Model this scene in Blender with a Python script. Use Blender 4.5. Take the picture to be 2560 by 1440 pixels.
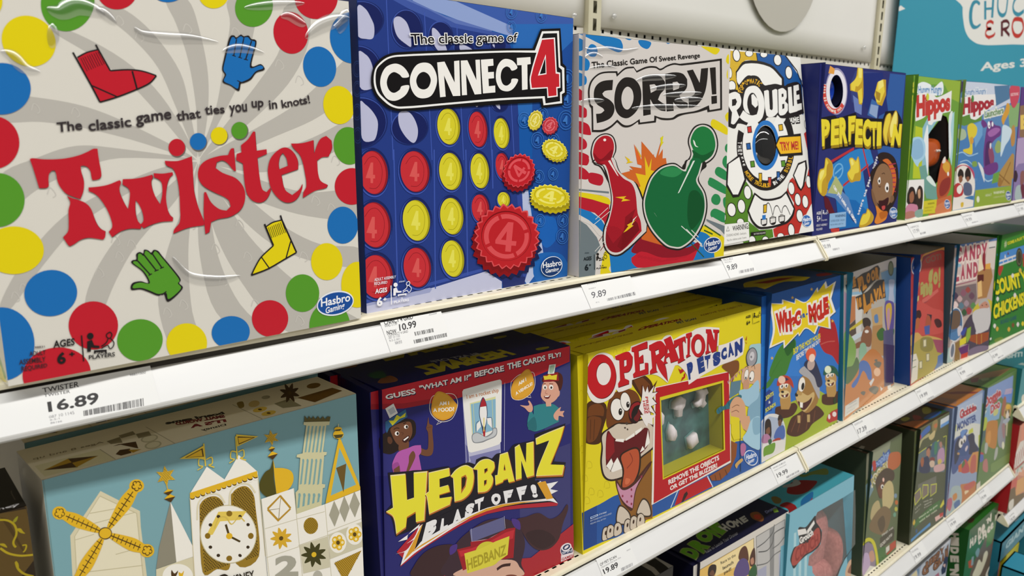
import bpy, bmesh, math
from mathutils import Vector, Matrix
from mathutils.geometry import tessellate_polygon
S = bpy.context.scene
for o in list(bpy.data.objects): bpy.data.objects.remove(o)

# ---------------------------------------------------------------- camera
cam_d = bpy.data.cameras.new('camera'); cam = bpy.data.objects.new('camera', cam_d)
S.collection.objects.link(cam); S.camera = cam
YAW, PITCH, ROLL = 0.728495, -0.207840, 0.008021
fwd = Vector((math.sin(YAW)*math.cos(PITCH), math.cos(YAW)*math.cos(PITCH), math.sin(PITCH)))
rgt = Vector((math.cos(YAW), -math.sin(YAW), 0)); upv = rgt.cross(fwd)
r2 = rgt*math.cos(ROLL) + upv*math.sin(ROLL); u2 = upv*math.cos(ROLL) - rgt*math.sin(ROLL)
cam.matrix_world = Matrix.Translation(Vector((-1.15083, -0.57854, 0.16650))) @ Matrix((r2, u2, -fwd)).transposed().to_4x4()
cam_d.sensor_width = 36.0; cam_d.lens = 36.0*1942.996/2560
cam_d.clip_start = 0.01; cam_d.clip_end = 50
cam_d.dof.use_dof = True; cam_d.dof.focus_distance = 0.80
cam_d.dof.aperture_fstop = cam_d.lens/2.4

# ---------------------------------------------------------------- light
W = bpy.data.worlds.new('store_ambient'); S.world = W; W.use_nodes = True
bg = W.node_tree.nodes['Background']
bg.inputs[0].default_value = (1.0, 0.985, 0.96, 1); bg.inputs[1].default_value = 0.12
def area(name, loc, rot, sx, sy, power, col=(1, .985, .955)):
    d = bpy.data.lights.new(name, 'AREA'); d.shape = 'RECTANGLE'; d.size = sx; d.size_y = sy
    d.energy = power; d.color = col
    o = bpy.data.objects.new(name, d); S.collection.objects.link(o)
    o.location = loc; o.rotation_euler = rot
    return o
area('ceiling_tube_light', (0.8, -1.42, 2.25), (0, 0, 0), 9.0, 0.16, 190)
area('ceiling_tube_light', (0.8, -3.6, 2.25), (0, 0, 0), 9.0, 0.16, 60)

# ---------------------------------------------------------------- render look
S.view_settings.view_transform = 'Standard'; S.view_settings.look = 'None'
S.view_settings.gamma = 1.0; S.view_settings.use_curve_mapping = False
S.view_settings.exposure = 0.0
S.cycles.use_denoising = True
S.cycles.max_bounces = 8; S.cycles.transparent_max_bounces = 12
S.cycles.caustics_reflective = False; S.cycles.caustics_refractive = False

# ---------------------------------------------------------------- materials
def lin(h):
    r = []
    for i in (0, 2, 4):
        c = int(h[i:i+2], 16)/255
        r.append(c/12.92 if c <= .04045 else ((c+.055)/1.055)**2.4)
    return r
MATS = {}
def mat(h, rough=0.32, metal=0.0, coat=0.0, bump=0.0):
    """printed / painted surface of one colour"""
    k = (h, rough, metal, coat, bump)
    if k in MATS: return MATS[k]
    m = bpy.data.materials.new('surface_'+h); m.use_nodes = True
    nt = m.node_tree; b = nt.nodes['Principled BSDF']
    b.inputs['Base Color'].default_value = (*lin(h), 1)
    b.inputs['Roughness'].default_value = rough; b.inputs['Metallic'].default_value = metal
    b.inputs['Specular IOR Level'].default_value = 0.22
    if coat: b.inputs['Coat Weight'].default_value = coat; b.inputs['Coat Roughness'].default_value = .08
    if bump:
        n = nt.nodes.new('ShaderNodeTexNoise'); n.inputs['Scale'].default_value = 45; n.inputs['Detail'].default_value = 3
        tc = nt.nodes.new('ShaderNodeTexCoord'); nt.links.new(tc.outputs['Object'], n.inputs['Vector'])
        bn = nt.nodes.new('ShaderNodeBump'); bn.inputs['Strength'].default_value = bump; bn.inputs['Distance'].default_value = .004
        nt.links.new(n.outputs['Fac'], bn.inputs['Height']); nt.links.new(bn.outputs['Normal'], b.inputs['Normal'])
    MATS[k] = m
    return m
def mat_var(name, h1, h2, scale, rough=.4, stretch=(1, 1, 1), detail=4):
    """painted steel / paper with slight wear and dirt"""
    m = bpy.data.materials.new(name); m.use_nodes = True; nt = m.node_tree; b = nt.nodes['Principled BSDF']
    n = nt.nodes.new('ShaderNodeTexNoise'); n.inputs['Scale'].default_value = scale; n.inputs['Detail'].default_value = detail
    mp = nt.nodes.new('ShaderNodeMapping'); mp.inputs['Scale'].default_value = stretch
    tc = nt.nodes.new('ShaderNodeTexCoord'); cr = nt.nodes.new('ShaderNodeValToRGB')
    cr.color_ramp.elements[0].position = .38; cr.color_ramp.elements[0].color = (*lin(h1), 1)
    cr.color_ramp.elements[1].position = .62; cr.color_ramp.elements[1].color = (*lin(h2), 1)
    nt.links.new(tc.outputs['Object'], mp.inputs['Vector']); nt.links.new(mp.outputs['Vector'], n.inputs['Vector'])
    nt.links.new(n.outputs['Fac'], cr.inputs['Fac']); nt.links.new(cr.outputs['Color'], b.inputs['Base Color'])
    b.inputs['Roughness'].default_value = rough
    return m
def mat_clear(name, gloss, haze=0.0, tint='ffffff', rough=.06):
    """thin clear plastic: see-through, a weak mirror, optionally a little milky"""
    m = bpy.data.materials.new(name); m.use_nodes = True; nt = m.node_tree; nt.nodes.clear()
    out = nt.nodes.new('ShaderNodeOutputMaterial'); tr = nt.nodes.new('ShaderNodeBsdfTransparent'); gl = nt.nodes.new('ShaderNodeBsdfGlossy')
    df = nt.nodes.new('ShaderNodeBsdfDiffuse'); mx = nt.nodes.new('ShaderNodeMixShader'); m2 = nt.nodes.new('ShaderNodeMixShader')
    gl.inputs['Roughness'].default_value = rough; df.inputs['Color'].default_value = (*lin(tint), 1); tr.inputs['Color'].default_value = (.97, .97, .97, 1)
    mx.inputs[0].default_value = gloss; m2.inputs[0].default_value = haze
    nt.links.new(tr.outputs[0], mx.inputs[1]); nt.links.new(gl.outputs[0], mx.inputs[2])
    nt.links.new(mx.outputs[0], m2.inputs[1]); nt.links.new(df.outputs[0], m2.inputs[2]); nt.links.new(m2.outputs[0], out.inputs[0])
    return m

# ---------------------------------------------------------------- objects
def link(name, verts, faces, mats, mi=None, parent=None, smooth=False):
    me = bpy.data.meshes.new(name); me.from_pydata([tuple(v) for v in verts], [], faces)
    for m in mats: me.materials.append(m)
    if mi: me.polygons.foreach_set('material_index', mi)
    if smooth: me.polygons.foreach_set('use_smooth', [True]*len(me.polygons))
    me.update()
    o = bpy.data.objects.new(name, me); S.collection.objects.link(o)
    if parent: o.parent = parent
    return o
def tag(o, label, cat, group=None, kind=None):
    if label: o['label'] = label
    if cat: o['category'] = cat
    if group: o['group'] = group
    if kind: o['kind'] = kind
    return o
def empty(name, label, cat, loc=(0, 0, 0), rot=(0, 0, 0), group=None):
    o = bpy.data.objects.new(name, None); S.collection.objects.link(o); o.empty_display_size = .02
    o.location = loc; o.rotation_euler = rot
    return tag(o, label, cat, group)
def dup(root, loc, label, group=None):
    r = root.copy(); S.collection.objects.link(r); r.location = loc; r['label'] = label
    if group: r['group'] = group
    for ch in list(root.children):
        c = ch.copy(); S.collection.objects.link(c); c.parent = r
        for g in list(ch.children):
            d = g.copy(); S.collection.objects.link(d); d.parent = c
    return r
def bm_box(bm, a, b, bevel=0.0, seg=2):
    r = bmesh.ops.create_cube(bm, size=1.0)
    for v in r['verts']:
        v.co = Vector([a[i]+(v.co[i]+.5)*(b[i]-a[i]) for i in range(3)])
    if bevel:
        es = list({e for v in r['verts'] for e in v.link_edges})
        bmesh.ops.bevel(bm, geom=es, offset=bevel, segments=seg, affect='EDGES', profile=.5)
def bm_obj(name, bm, m, parent=None, smooth=False):
    me = bpy.data.meshes.new(name); bm.to_mesh(me); bm.free(); me.materials.append(m)
    if smooth: me.polygons.foreach_set('use_smooth', [True]*len(me.polygons))
    o = bpy.data.objects.new(name, me); S.collection.objects.link(o)
    if parent: o.parent = parent
    return o

# ---------------------------------------------------------------- printed artwork
# Artwork is written in quarter millimetres on a flat face (x along it, y up it), every point counted from the one
# before it, one print per line:
#   P colour loop|loop     filled shape (further loops are openings)      S  the same with rounded outline
#   R colour loop|loop     filled shape whose gentle bends are rounded and whose sharp corners stay
#   L colour width pts     line        C colour width pts  curved line    E colour cx cy ax ay bx by  oval
#   D colour r pitch loop  dot screen  T colour bold text~quad            lettering fitted to a four-cornered patch
#   B colour n seed quad   bar code
TEXT = {}
def text_mesh(s, bold):
    if (s, bold) in TEXT: return TEXT[s, bold]
    def conv(off):
        c = bpy.data.curves.new('lettering', 'FONT'); c.body = s; c.offset = off; c.resolution_u = 3
        o = bpy.data.objects.new('lettering', c); S.collection.objects.link(o)
        dg = bpy.context.evaluated_depsgraph_get(); me = o.evaluated_get(dg).to_mesh()
        V = [(v.co.x, v.co.y) for v in me.vertices]; F = [tuple(p.vertices) for p in me.polygons]
        o.evaluated_get(dg).to_mesh_clear(); bpy.data.objects.remove(o); bpy.data.curves.remove(c)
        return V, F
    b, _, r = bold.partition('/'); b = float(b); r = float(r) if r else b
    V0, _ = conv(r)
    x0, x1 = min(v[0] for v in V0), max(v[0] for v in V0)
    y0, y1 = -r, max(v[1] for v in V0)
    V, F = conv(b)
    V = [((x-x0)/(x1-x0), (y-y0)/(y1-y0)) for x, y in V]
    TEXT[s, bold] = (V, F)
    return V, F
def smooth(pts, n=5, closed=True):
    N = len(pts); out = []
    if N < 3: return pts
    for i in range(N if closed else N-1):
        g = (lambda k: pts[k % N]) if closed else (lambda k: pts[max(0, min(N-1, k))])
        p0, p1, p2, p3 = g(i-1), g(i), g(i+1), g(i+2)
        for j in range(n):
            t = j/n
            out.append(tuple(.5*(2*p1[k]+(p2[k]-p0[k])*t+(2*p0[k]-5*p1[k]+4*p2[k]-p3[k])*t*t+(3*p1[k]-p0[k]-3*p2[k]+p3[k])*t**3) for k in (0, 1)))
    if not closed: out.append(pts[-1])
    return out
def soften(pts, n=4):
    N = len(pts); V = [Vector(p) for p in pts]; tan = []
    for i in range(N):
        a, b, c = V[i-1], V[i], V[(i+1) % N]; d1, d2 = b-a, c-b
        if d1.length < 1e-6 or d2.length < 1e-6: tan.append(None); continue
        cs = d1.normalized().dot(d2.normalized())
        tan.append((c-a).normalized() if cs > .66 and (c-a).length > 1e-6 else None)
    out = []
    for i in range(N):
        a, b = V[i], V[(i+1) % N]; t0, t1 = tan[i], tan[(i+1) % N]; L = (b-a).length
        out.append(tuple(a))
        if (t0 is None and t1 is None) or L < .6: continue
        m0 = (t0 or (b-a).normalized())*L; m1 = (t1 or (b-a).normalized())*L
        for j in range(1, n):
            t = j/n
            out.append(tuple(a*(2*t**3-3*t*t+1)+m0*(t**3-2*t*t+t)+b*(3*t*t-2*t**3)+m1*(t**3-t*t)))
    return out
def clip(poly, w, h):
    for ax, lim, sg in ((0, 0, 1), (0, w, -1), (1, 0, 1), (1, h, -1)):
        out = []
        for i in range(len(poly)):
            a, b = poly[i-1], poly[i]
            da, db = sg*(a[ax]-lim), sg*(b[ax]-lim)
            if (da >= 0) != (db >= 0):
                t = da/(da-db); out.append((a[0]+t*(b[0]-a[0]), a[1]+t*(b[1]-a[1])))
            if db >= 0: out.append(b)
        poly = out
        if len(poly) < 3: return []
    return poly
def inside(p, poly):
    r = False
    for i in range(len(poly)):
        a, b = poly[i-1], poly[i]
        if (a[1] > p[1]) != (b[1] > p[1]) and p[0] < (b[0]-a[0])*(p[1]-a[1])/(b[1]-a[1])+a[0]: r = not r
    return r
def ribbon(pts, wd):
    L, R, n = [], [], len(pts)
    for i in range(n):
        a, b = Vector(pts[max(i-1, 0)]), Vector(pts[min(i+1, n-1)])
        d = b-a
        if d.length < 1e-9: d = Vector((1, 0))
        d.normalize(); q = Vector((-d.y, d.x))*wd/2; p = Vector(pts[i])
        L.append(tuple(p+q)); R.append(tuple(p-q))
    return [[L[i], L[i+1], R[i+1], R[i]] for i in range(n-1)]
def art(name, w, h, text, parent, rough=.32, coat=0.0, step=.004, M=None, bump=0.0):
    """one mesh holding the print of one face; w, h in mm; local frame x right, y up, z out of the face"""
    V, F, MI, mats, slot = [], [], [], [], {}
    z = 0.0
    def add(polys, col, z):
        if col not in slot: slot[col] = len(mats); mats.append(mat(col, rough, 0, coat, bump))
        for pl in polys:
            if len(pl) < 3: continue
            b = len(V); V.extend((x/1000, y/1000, z/1000) for x, y in pl); F.append(tuple(range(b, b+len(pl)))); MI.append(slot[col])
    def nums(s):
        x = y = 0; o = []
        for t in s.split():
            a, b = t.split(','); x += int(a); y += int(b); o.append((x/4, y/4))
        return o
    for ln in text.strip().splitlines():
        op, col, rest = ln.strip().split(' ', 2); z += step
        if op in 'PSR':
            loops = [nums(q) for q in rest.split('|')]
            if op == 'S': loops = [smooth(q) for q in loops]
            if op == 'R': loops = [soften(q) for q in loops]
            loops = [q for q in (clip(q, w, h) for q in loops) if q]
            if not loops: continue
            if len(loops) == 1: 
                if len(loops[0]) <= 4: add(loops, col, z); continue
            flat = [p for q in loops for p in q]
            tri = tessellate_polygon([[Vector((p[0], p[1], 0)) for p in q] for q in loops])
            tl = []
            for t in tri:
                a, b, c = (flat[i] for i in t)
                if (b[0]-a[0])*(c[1]-a[1])-(b[1]-a[1])*(c[0]-a[0]) < 0: b, c = c, b
                tl.append([a, b, c])
            add(tl, col, z)
        elif op in 'LC':
            wd, r = rest.split(' ', 1); pts = nums(r)
            if op == 'C': pts = smooth(pts, 5, False)
            add([clip(q[::-1], w, h) for q in ribbon(pts, float(wd))], col, z)
        elif op == 'E':
            cx, cy, ax, ay, bx, by = (int(q)/4 for q in rest.split())
            n = 40
            pl = [(cx+ax*math.cos(2*math.pi*i/n)+bx*math.sin(2*math.pi*i/n), cy+ay*math.cos(2*math.pi*i/n)+by*math.sin(2*math.pi*i/n)) for i in range(n)]
            if ax*by-ay*bx < 0: pl.reverse()
            add([clip(pl, w, h)], col, z)
        elif op == 'D':
            r, pit, pts = rest.split(' ', 2); r = float(r); pit = float(pit); pl = nums(pts)
            xs = [p[0] for p in pl]; ys = [p[1] for p in pl]; j = 0; y = min(ys); out = []
            while y < max(ys):
                x = min(xs)+(pit/2 if j % 2 else 0)
                while x < max(xs):
                    if inside((x, y), pl): out.append(clip([(x+r*math.cos(k*math.pi/3), y+r*math.sin(k*math.pi/3)) for k in range(6)], w, h))
                    x += pit
                y += pit*.8; j += 1
            add(out, col, z)
        elif op == 'T':
            bold, r = rest.split(' ', 1); s, q = r.rsplit('~', 1); q = nums(q)
            TV, TF = text_mesh(s, bold)
            def mp(u, v): return tuple((q[0][k]*(1-u)+q[1][k]*u)*(1-v)+(q[3][k]*(1-u)+q[2][k]*u)*v for k in (0, 1))
            pv = [mp(*t) for t in TV]
            add([clip([pv[i] for i in f], w, h) for f in TF], col, z)
        elif op == 'B':
            n, seed, r = rest.split(' ', 2); q = nums(r); n = int(n); out = []; st = int(seed); x = 0
            def mp(u, v): return tuple((q[0][k]*(1-u)+q[1][k]*u)*(1-v)+(q[3][k]*(1-u)+q[2][k]*u)*v for k in (0, 1))
            for i in range(n):
                st = (st*1103515245+12345) % 2147483648; wd = .3+.45*((st >> 16) % 3)/2
                out.append([mp(i/n, 0), mp((i+wd)/n, 0), mp((i+wd)/n, 1), mp(i/n, 1)])
            add(out, col, z)
    o = link(name, V, F, mats, MI, parent)
    if M: o.matrix_local = M
    return o
def face_matrix(O, U, Vv):
    U = Vector(U).normalized(); Vv = Vector(Vv).normalized(); N = U.cross(Vv)
    return Matrix.Translation(O) @ Matrix((U, Vv, N)).transposed().to_4x4()
# ---------------------------------------------------------------- the fixture: wall, uprights, shelves
CREAM = mat_var('shelf_enamel', 'e4dcc0', 'eae3cb', 30, .42)
CREAM2 = mat_var('upright_enamel', 'd2ccb0', 'dad4ba', 20, .45)
CHANNEL = mat_var('price_channel_plastic', 'dcdcdb', 'e1e1e0', 4, .38, (1, 6, 6))
GROOVE_SHADE = mat('4a463f', .6)  # dark colour paints in the shade of the channel groove
CLEARLIP = mat('b9b8b4', .18)
BOARD = mat_var('back_board_paint', 'dedad0', 'e3dfd6', 3, .5)
PAPER = mat_var('sheet_paper', 'e8e6df', 'eceae4', 2, .55)
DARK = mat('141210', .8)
BAY = 1.2192
def profile(name, pts, x0, x1, m, parent, smooth_=False):
    n = len(pts); V = [(x0, y, z) for y, z in pts]+[(x1, y, z) for y, z in pts]
    F = [(i, i+n, (i+1) % n+n, (i+1) % n) for i in range(n)]+[tuple(range(n)), tuple(reversed(range(n, 2*n)))]
    o = link(name, V, F, [m], None, parent); bm = bmesh.new(); bm.from_mesh(o.data); bmesh.ops.recalc_face_normals(bm, faces=bm.faces); bm.to_mesh(o.data); bm.free()
    return o
def shelf(x0, x1, z, label, group, depth=.455, slot_y=.0122):
    """steel shelf: perforated deck with a rolled nose, sloping price channel and two end caps"""
    r = empty('store_shelf', label, 'shelf', (x0, 0, z), group=group)
    L = x1-x0; g = .0012
    # deck with a row of slots near the front edge
    V, F = [], []
    def quad(a, b, c, d):
        i = len(V); V.extend((a, b, c, d)); F.append((i, i+1, i+2, i+3))
    ya, yb = slot_y-.0013, slot_y+.0013
    quad((g, .003, 0), (L-g, .003, 0), (L-g, ya, 0), (g, ya, 0)); quad((g, yb, 0), (L-g, yb, 0), (L-g, depth, 0), (g, depth, 0))
    n = int(L/.0127); x = g; off = (L-(n-1)*.0127)/2
    for i in range(n):
        c = off+i*.0127; quad((x, ya, 0), (c-.0035, ya, 0), (c-.0035, yb, 0), (x, yb, 0)); x = c+.0035
    quad((x, ya, 0), (L-g, ya, 0), (L-g, yb, 0), (x, yb, 0))
    # underside, sides and nose roll
    nose = [(.003, 0), (.0012, -.0006), (.0003, -.002), (0, -.0036), (0, -.0052), (.0035, -.0052)]
    for (y0, z0), (y1, z1) in zip(nose, nose[1:]): quad((g, y1, z1), (L-g, y1, z1), (L-g, y0, z0), (g, y0, z0))
    quad((g, depth, -.028), (L-g, depth, -.028), (L-g, .012, -.028), (g, .012, -.028))
    quad((g, .012, -.028), (L-g, .012, -.028), (L-g, .0035, -.0052), (g, .0035, -.0052))
    quad((L-g, depth, 0), (L-g, depth, -.028), (g, depth, -.028), (g, depth, 0))
    for xx, s in ((g, 1), (L-g, -1)):
        q = [(xx, depth, 0), (xx, depth, -.028), (xx, .012, -.028), (xx, .0035, -.0052), (xx, 0, -.0052), (xx, 0, -.0036), (xx, .0012, -.0006), (xx, .003, 0)]
        i = len(V); V.extend(q); F.append(tuple(range(i, i+8)) if s > 0 else tuple(reversed(range(i, i+8))))
    link('deck', V, F, [CREAM], None, r)
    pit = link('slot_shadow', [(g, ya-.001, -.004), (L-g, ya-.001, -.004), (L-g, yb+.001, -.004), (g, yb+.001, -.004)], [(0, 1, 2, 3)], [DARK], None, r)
    # price channel: groove under the nose, sloping face, clear bottom lip
    profile('groove', [(.0035, -.0054), (.0035, -.0108), (.006, -.0108), (.006, -.0054)], g, L-g, GROOVE_SHADE, r)
    profile('price_channel', [(-.0012, -.0102), (-.0158, -.0318), (-.0150, -.0330), (.0035, -.0110), (.0035, -.0102)], g+.004, L-g-.004, CHANNEL, r)
    profile('channel_lip', [(-.0158, -.0313), (-.0178, -.0318), (-.0184, -.0335), (-.0172, -.0350), (-.0150, -.0348), (-.0148, -.0328)], g+.004, L-g-.004, CLEARLIP, r)
    cap = [(.001, -.004), (-.0035, -.0085), (-.019, -.0315), (-.0185, -.0362), (-.012, -.0362), (.012, -.028), (.010, -.006)]
    for a in (g, L-g-.0035): profile('end_cap', cap, a, a+.0035, CREAM, r)
    return r
shelf(-BAY, 0, 0, 'upper shelf board holding the two largest square boxes, left of its joint', 'shelf boards')
shelf(0, BAY, 0, 'upper shelf board right of the joint, under the two green boxes', 'shelf boards')
shelf(-BAY, 0, -.351, 'middle shelf board under the yellow box with the dog and the dark blue box', 'shelf boards')
shelf(0, BAY, -.351, 'middle shelf board right of the joint, under the pink-lettered box', 'shelf boards')
shelf(-BAY, 0, -.743, 'lower shelf board under the dark box with green and white lettering on its top', 'shelf boards')
shelf(0, BAY, -.743, 'lower shelf board ending beside the red box, under the two pale blue boxes', 'shelf boards')
shelf(0, BAY, -1.135, 'bottom shelf board under the green box with white hand lettering', 'shelf boards')
shelf(BAY, 2*BAY, -.578, 'short end of a shelf board with the teal box on it, at the right edge', 'shelf boards')
shelf(BAY, 2*BAY, -.893, 'shelf board under the red box at the right edge', 'shelf boards')
# back wall of the fixture: pegboard panels, paper sheets over them, slotted uprights
YB = .4785
def pegboard(x0, x1, z0, z1, name):
    V, F = [], []
    zp = .3426; hz = .0035
    def quad(a, b, c, d):
        i = len(V); V.extend(((a, YB, b), (c, YB, b), (c, YB, d), (a, YB, d))); F.append((i, i+1, i+2, i+3))
    quad(x0, z0, x1, zp-hz); quad(x0, zp+hz, x1, z1)
    x = x0; k = math.ceil((x0+.012-.0469)/.0254)
    while .0469+k*.0254 < x1-.01:
        c = .0469+k*.0254; quad(x, zp-hz, c-.0035, zp+hz); x = c+.0035; k += 1
    quad(x, zp-hz, x1, zp+hz)
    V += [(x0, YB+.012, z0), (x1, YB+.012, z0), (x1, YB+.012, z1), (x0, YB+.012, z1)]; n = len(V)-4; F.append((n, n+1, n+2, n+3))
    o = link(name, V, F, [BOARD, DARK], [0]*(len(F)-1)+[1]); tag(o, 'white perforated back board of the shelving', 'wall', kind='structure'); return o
pegboard(-BAY, -.033, -1.3, 1.3, 'wall_back'); pegboard(.003, 1.175, -1.3, 1.3, 'wall_back'); pegboard(1.211, 2*BAY, -1.3, 1.3, 'wall_back')
def upright(x, label):
    r = empty('slotted_upright', label, 'shelf upright', (x, YB, -1.35), group='slotted uprights')
    V, F = [], []; hw, y = .0172, -.012; z0 = 0.0
    def quad(a, b, c, d):
        i = len(V); V.extend(((a, y, b), (c, y, b), (c, y, d), (a, y, d))); F.append((i, i+1, i+2, i+3))
    quad(-hw, 0, -.005, 2.65); quad(.005, 0, hw, 2.65)
    z = 0.01; prev = 0.0
    while z < 2.6:
        quad(-.005, prev, .005, z); prev = z+.022; z += .0317
    quad(-.005, prev, .005, 2.65)
    for s in (-1, 1):
        i = len(V); V.extend(((s*hw, y, 0), (s*hw, .02, 0), (s*hw, .02, 2.65), (s*hw, y, 2.65))); F.append((i, i+1, i+2, i+3))
    link('post', V, F, [CREAM2], None, r)
    link('slot_backing', [(-hw, .012, 0), (hw, .012, 0), (hw, .012, 2.65), (-hw, .012, 2.65)], [(0, 1, 2, 3)], [mat('4a4638', .7)], None, r)
    return r
upright(-.015, 'cream slotted steel upright behind the white box with black lettering')
upright(1.193, 'cream slotted steel upright left of the teal sign')
def sheet(x0, x1, zb, label, curl, seed=0):
    nx, nz = 40, 16; V, F, h = [], [], .95
    for j in range(nz+1):
        v = j/nz; z = zb+v*h
        for i in range(nx+1):
            u = i/nx; k = (1-v)**6
            y = YB-.0015-curl*k*(1-(2*u-1)**8)-.0016*math.sin(u*5+seed)*(1-v)-.004*math.exp(-((u-.5)/.5)**2)
            V.append((x0+(x1-x0)*u, y, z))
    for j in range(nz):
        for i in range(nx):
            a = j*(nx+1)+i; F.append((a, a+1, a+nx+2, a+nx+1))
    o = link('paper_sheet', V, F, [PAPER], None, None, True)
    sol = o.modifiers.new('thickness', 'SOLIDIFY'); sol.thickness = .0004; sol.offset = 1
    return tag(o, label, 'paper sheet', group='paper sheets covering the pegboard')
# ---------------------------------------------------------------- boxes
def game_box(name, label, cat, loc, yaw, lean, w, h, d, body, faces, group=None, tilt=0.0, opening=None, rough=.32, coat=0.0, bump=0.0, lid=None):
    """a carton standing on its base; its printed panels are parts.  faces: {'front': art, 'left': art, 'top': art}"""
    r = empty(name, label, cat, loc, (-tilt, 0, yaw), group)
    r.rotation_mode = 'XYZ'
    r.rotation_euler = (Matrix.Rotation(yaw, 3, 'Z') @ Matrix.Rotation(-tilt, 3, 'X')).to_euler()
    sl, cl = math.sin(lean), math.cos(lean)
    def at(x, y, z): return (x, y+z*sl, z*cl)
    bm = bmesh.new(); vs = [bm.verts.new(at(x, y, z)) for z in (0, h) for y in (0, d) for x in (-w/2, w/2)]
    fs = [(0, 2, 3, 1), (4, 5, 7, 6), (2, 6, 7, 3), (0, 4, 6, 2), (1, 3, 7, 5)]
    if not opening: fs.append((0, 1, 5, 4))
    for f in fs: bm.faces.new([vs[i] for i in f])
    if not opening: bmesh.ops.bevel(bm, geom=list(bm.edges), offset=.0007, segments=2, affect='EDGES', profile=.5)
    bm_obj('carton', bm, mat(body, rough), r)
    e = .0003
    if faces.get('front'): art('front_panel', w*1000, h*1000, faces['front'], r, rough, coat, M=face_matrix(Vector((-w/2, -e, 0)), (1, 0, 0), (0, sl, cl)), bump=bump)
    if faces.get('left'): art('side_panel', d*1000, h*1000, faces['left'], r, rough, coat, M=face_matrix(Vector((-w/2-e, d, 0)), (0, -1, 0), (0, sl, cl)))
    if faces.get('top'): art('top_panel', w*1000, d*1000, faces['top'], r, rough, coat, M=face_matrix(Vector((-w/2, h*sl, h*cl+e)), (1, 0, 0), (0, 1, 0)))
    return r

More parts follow.
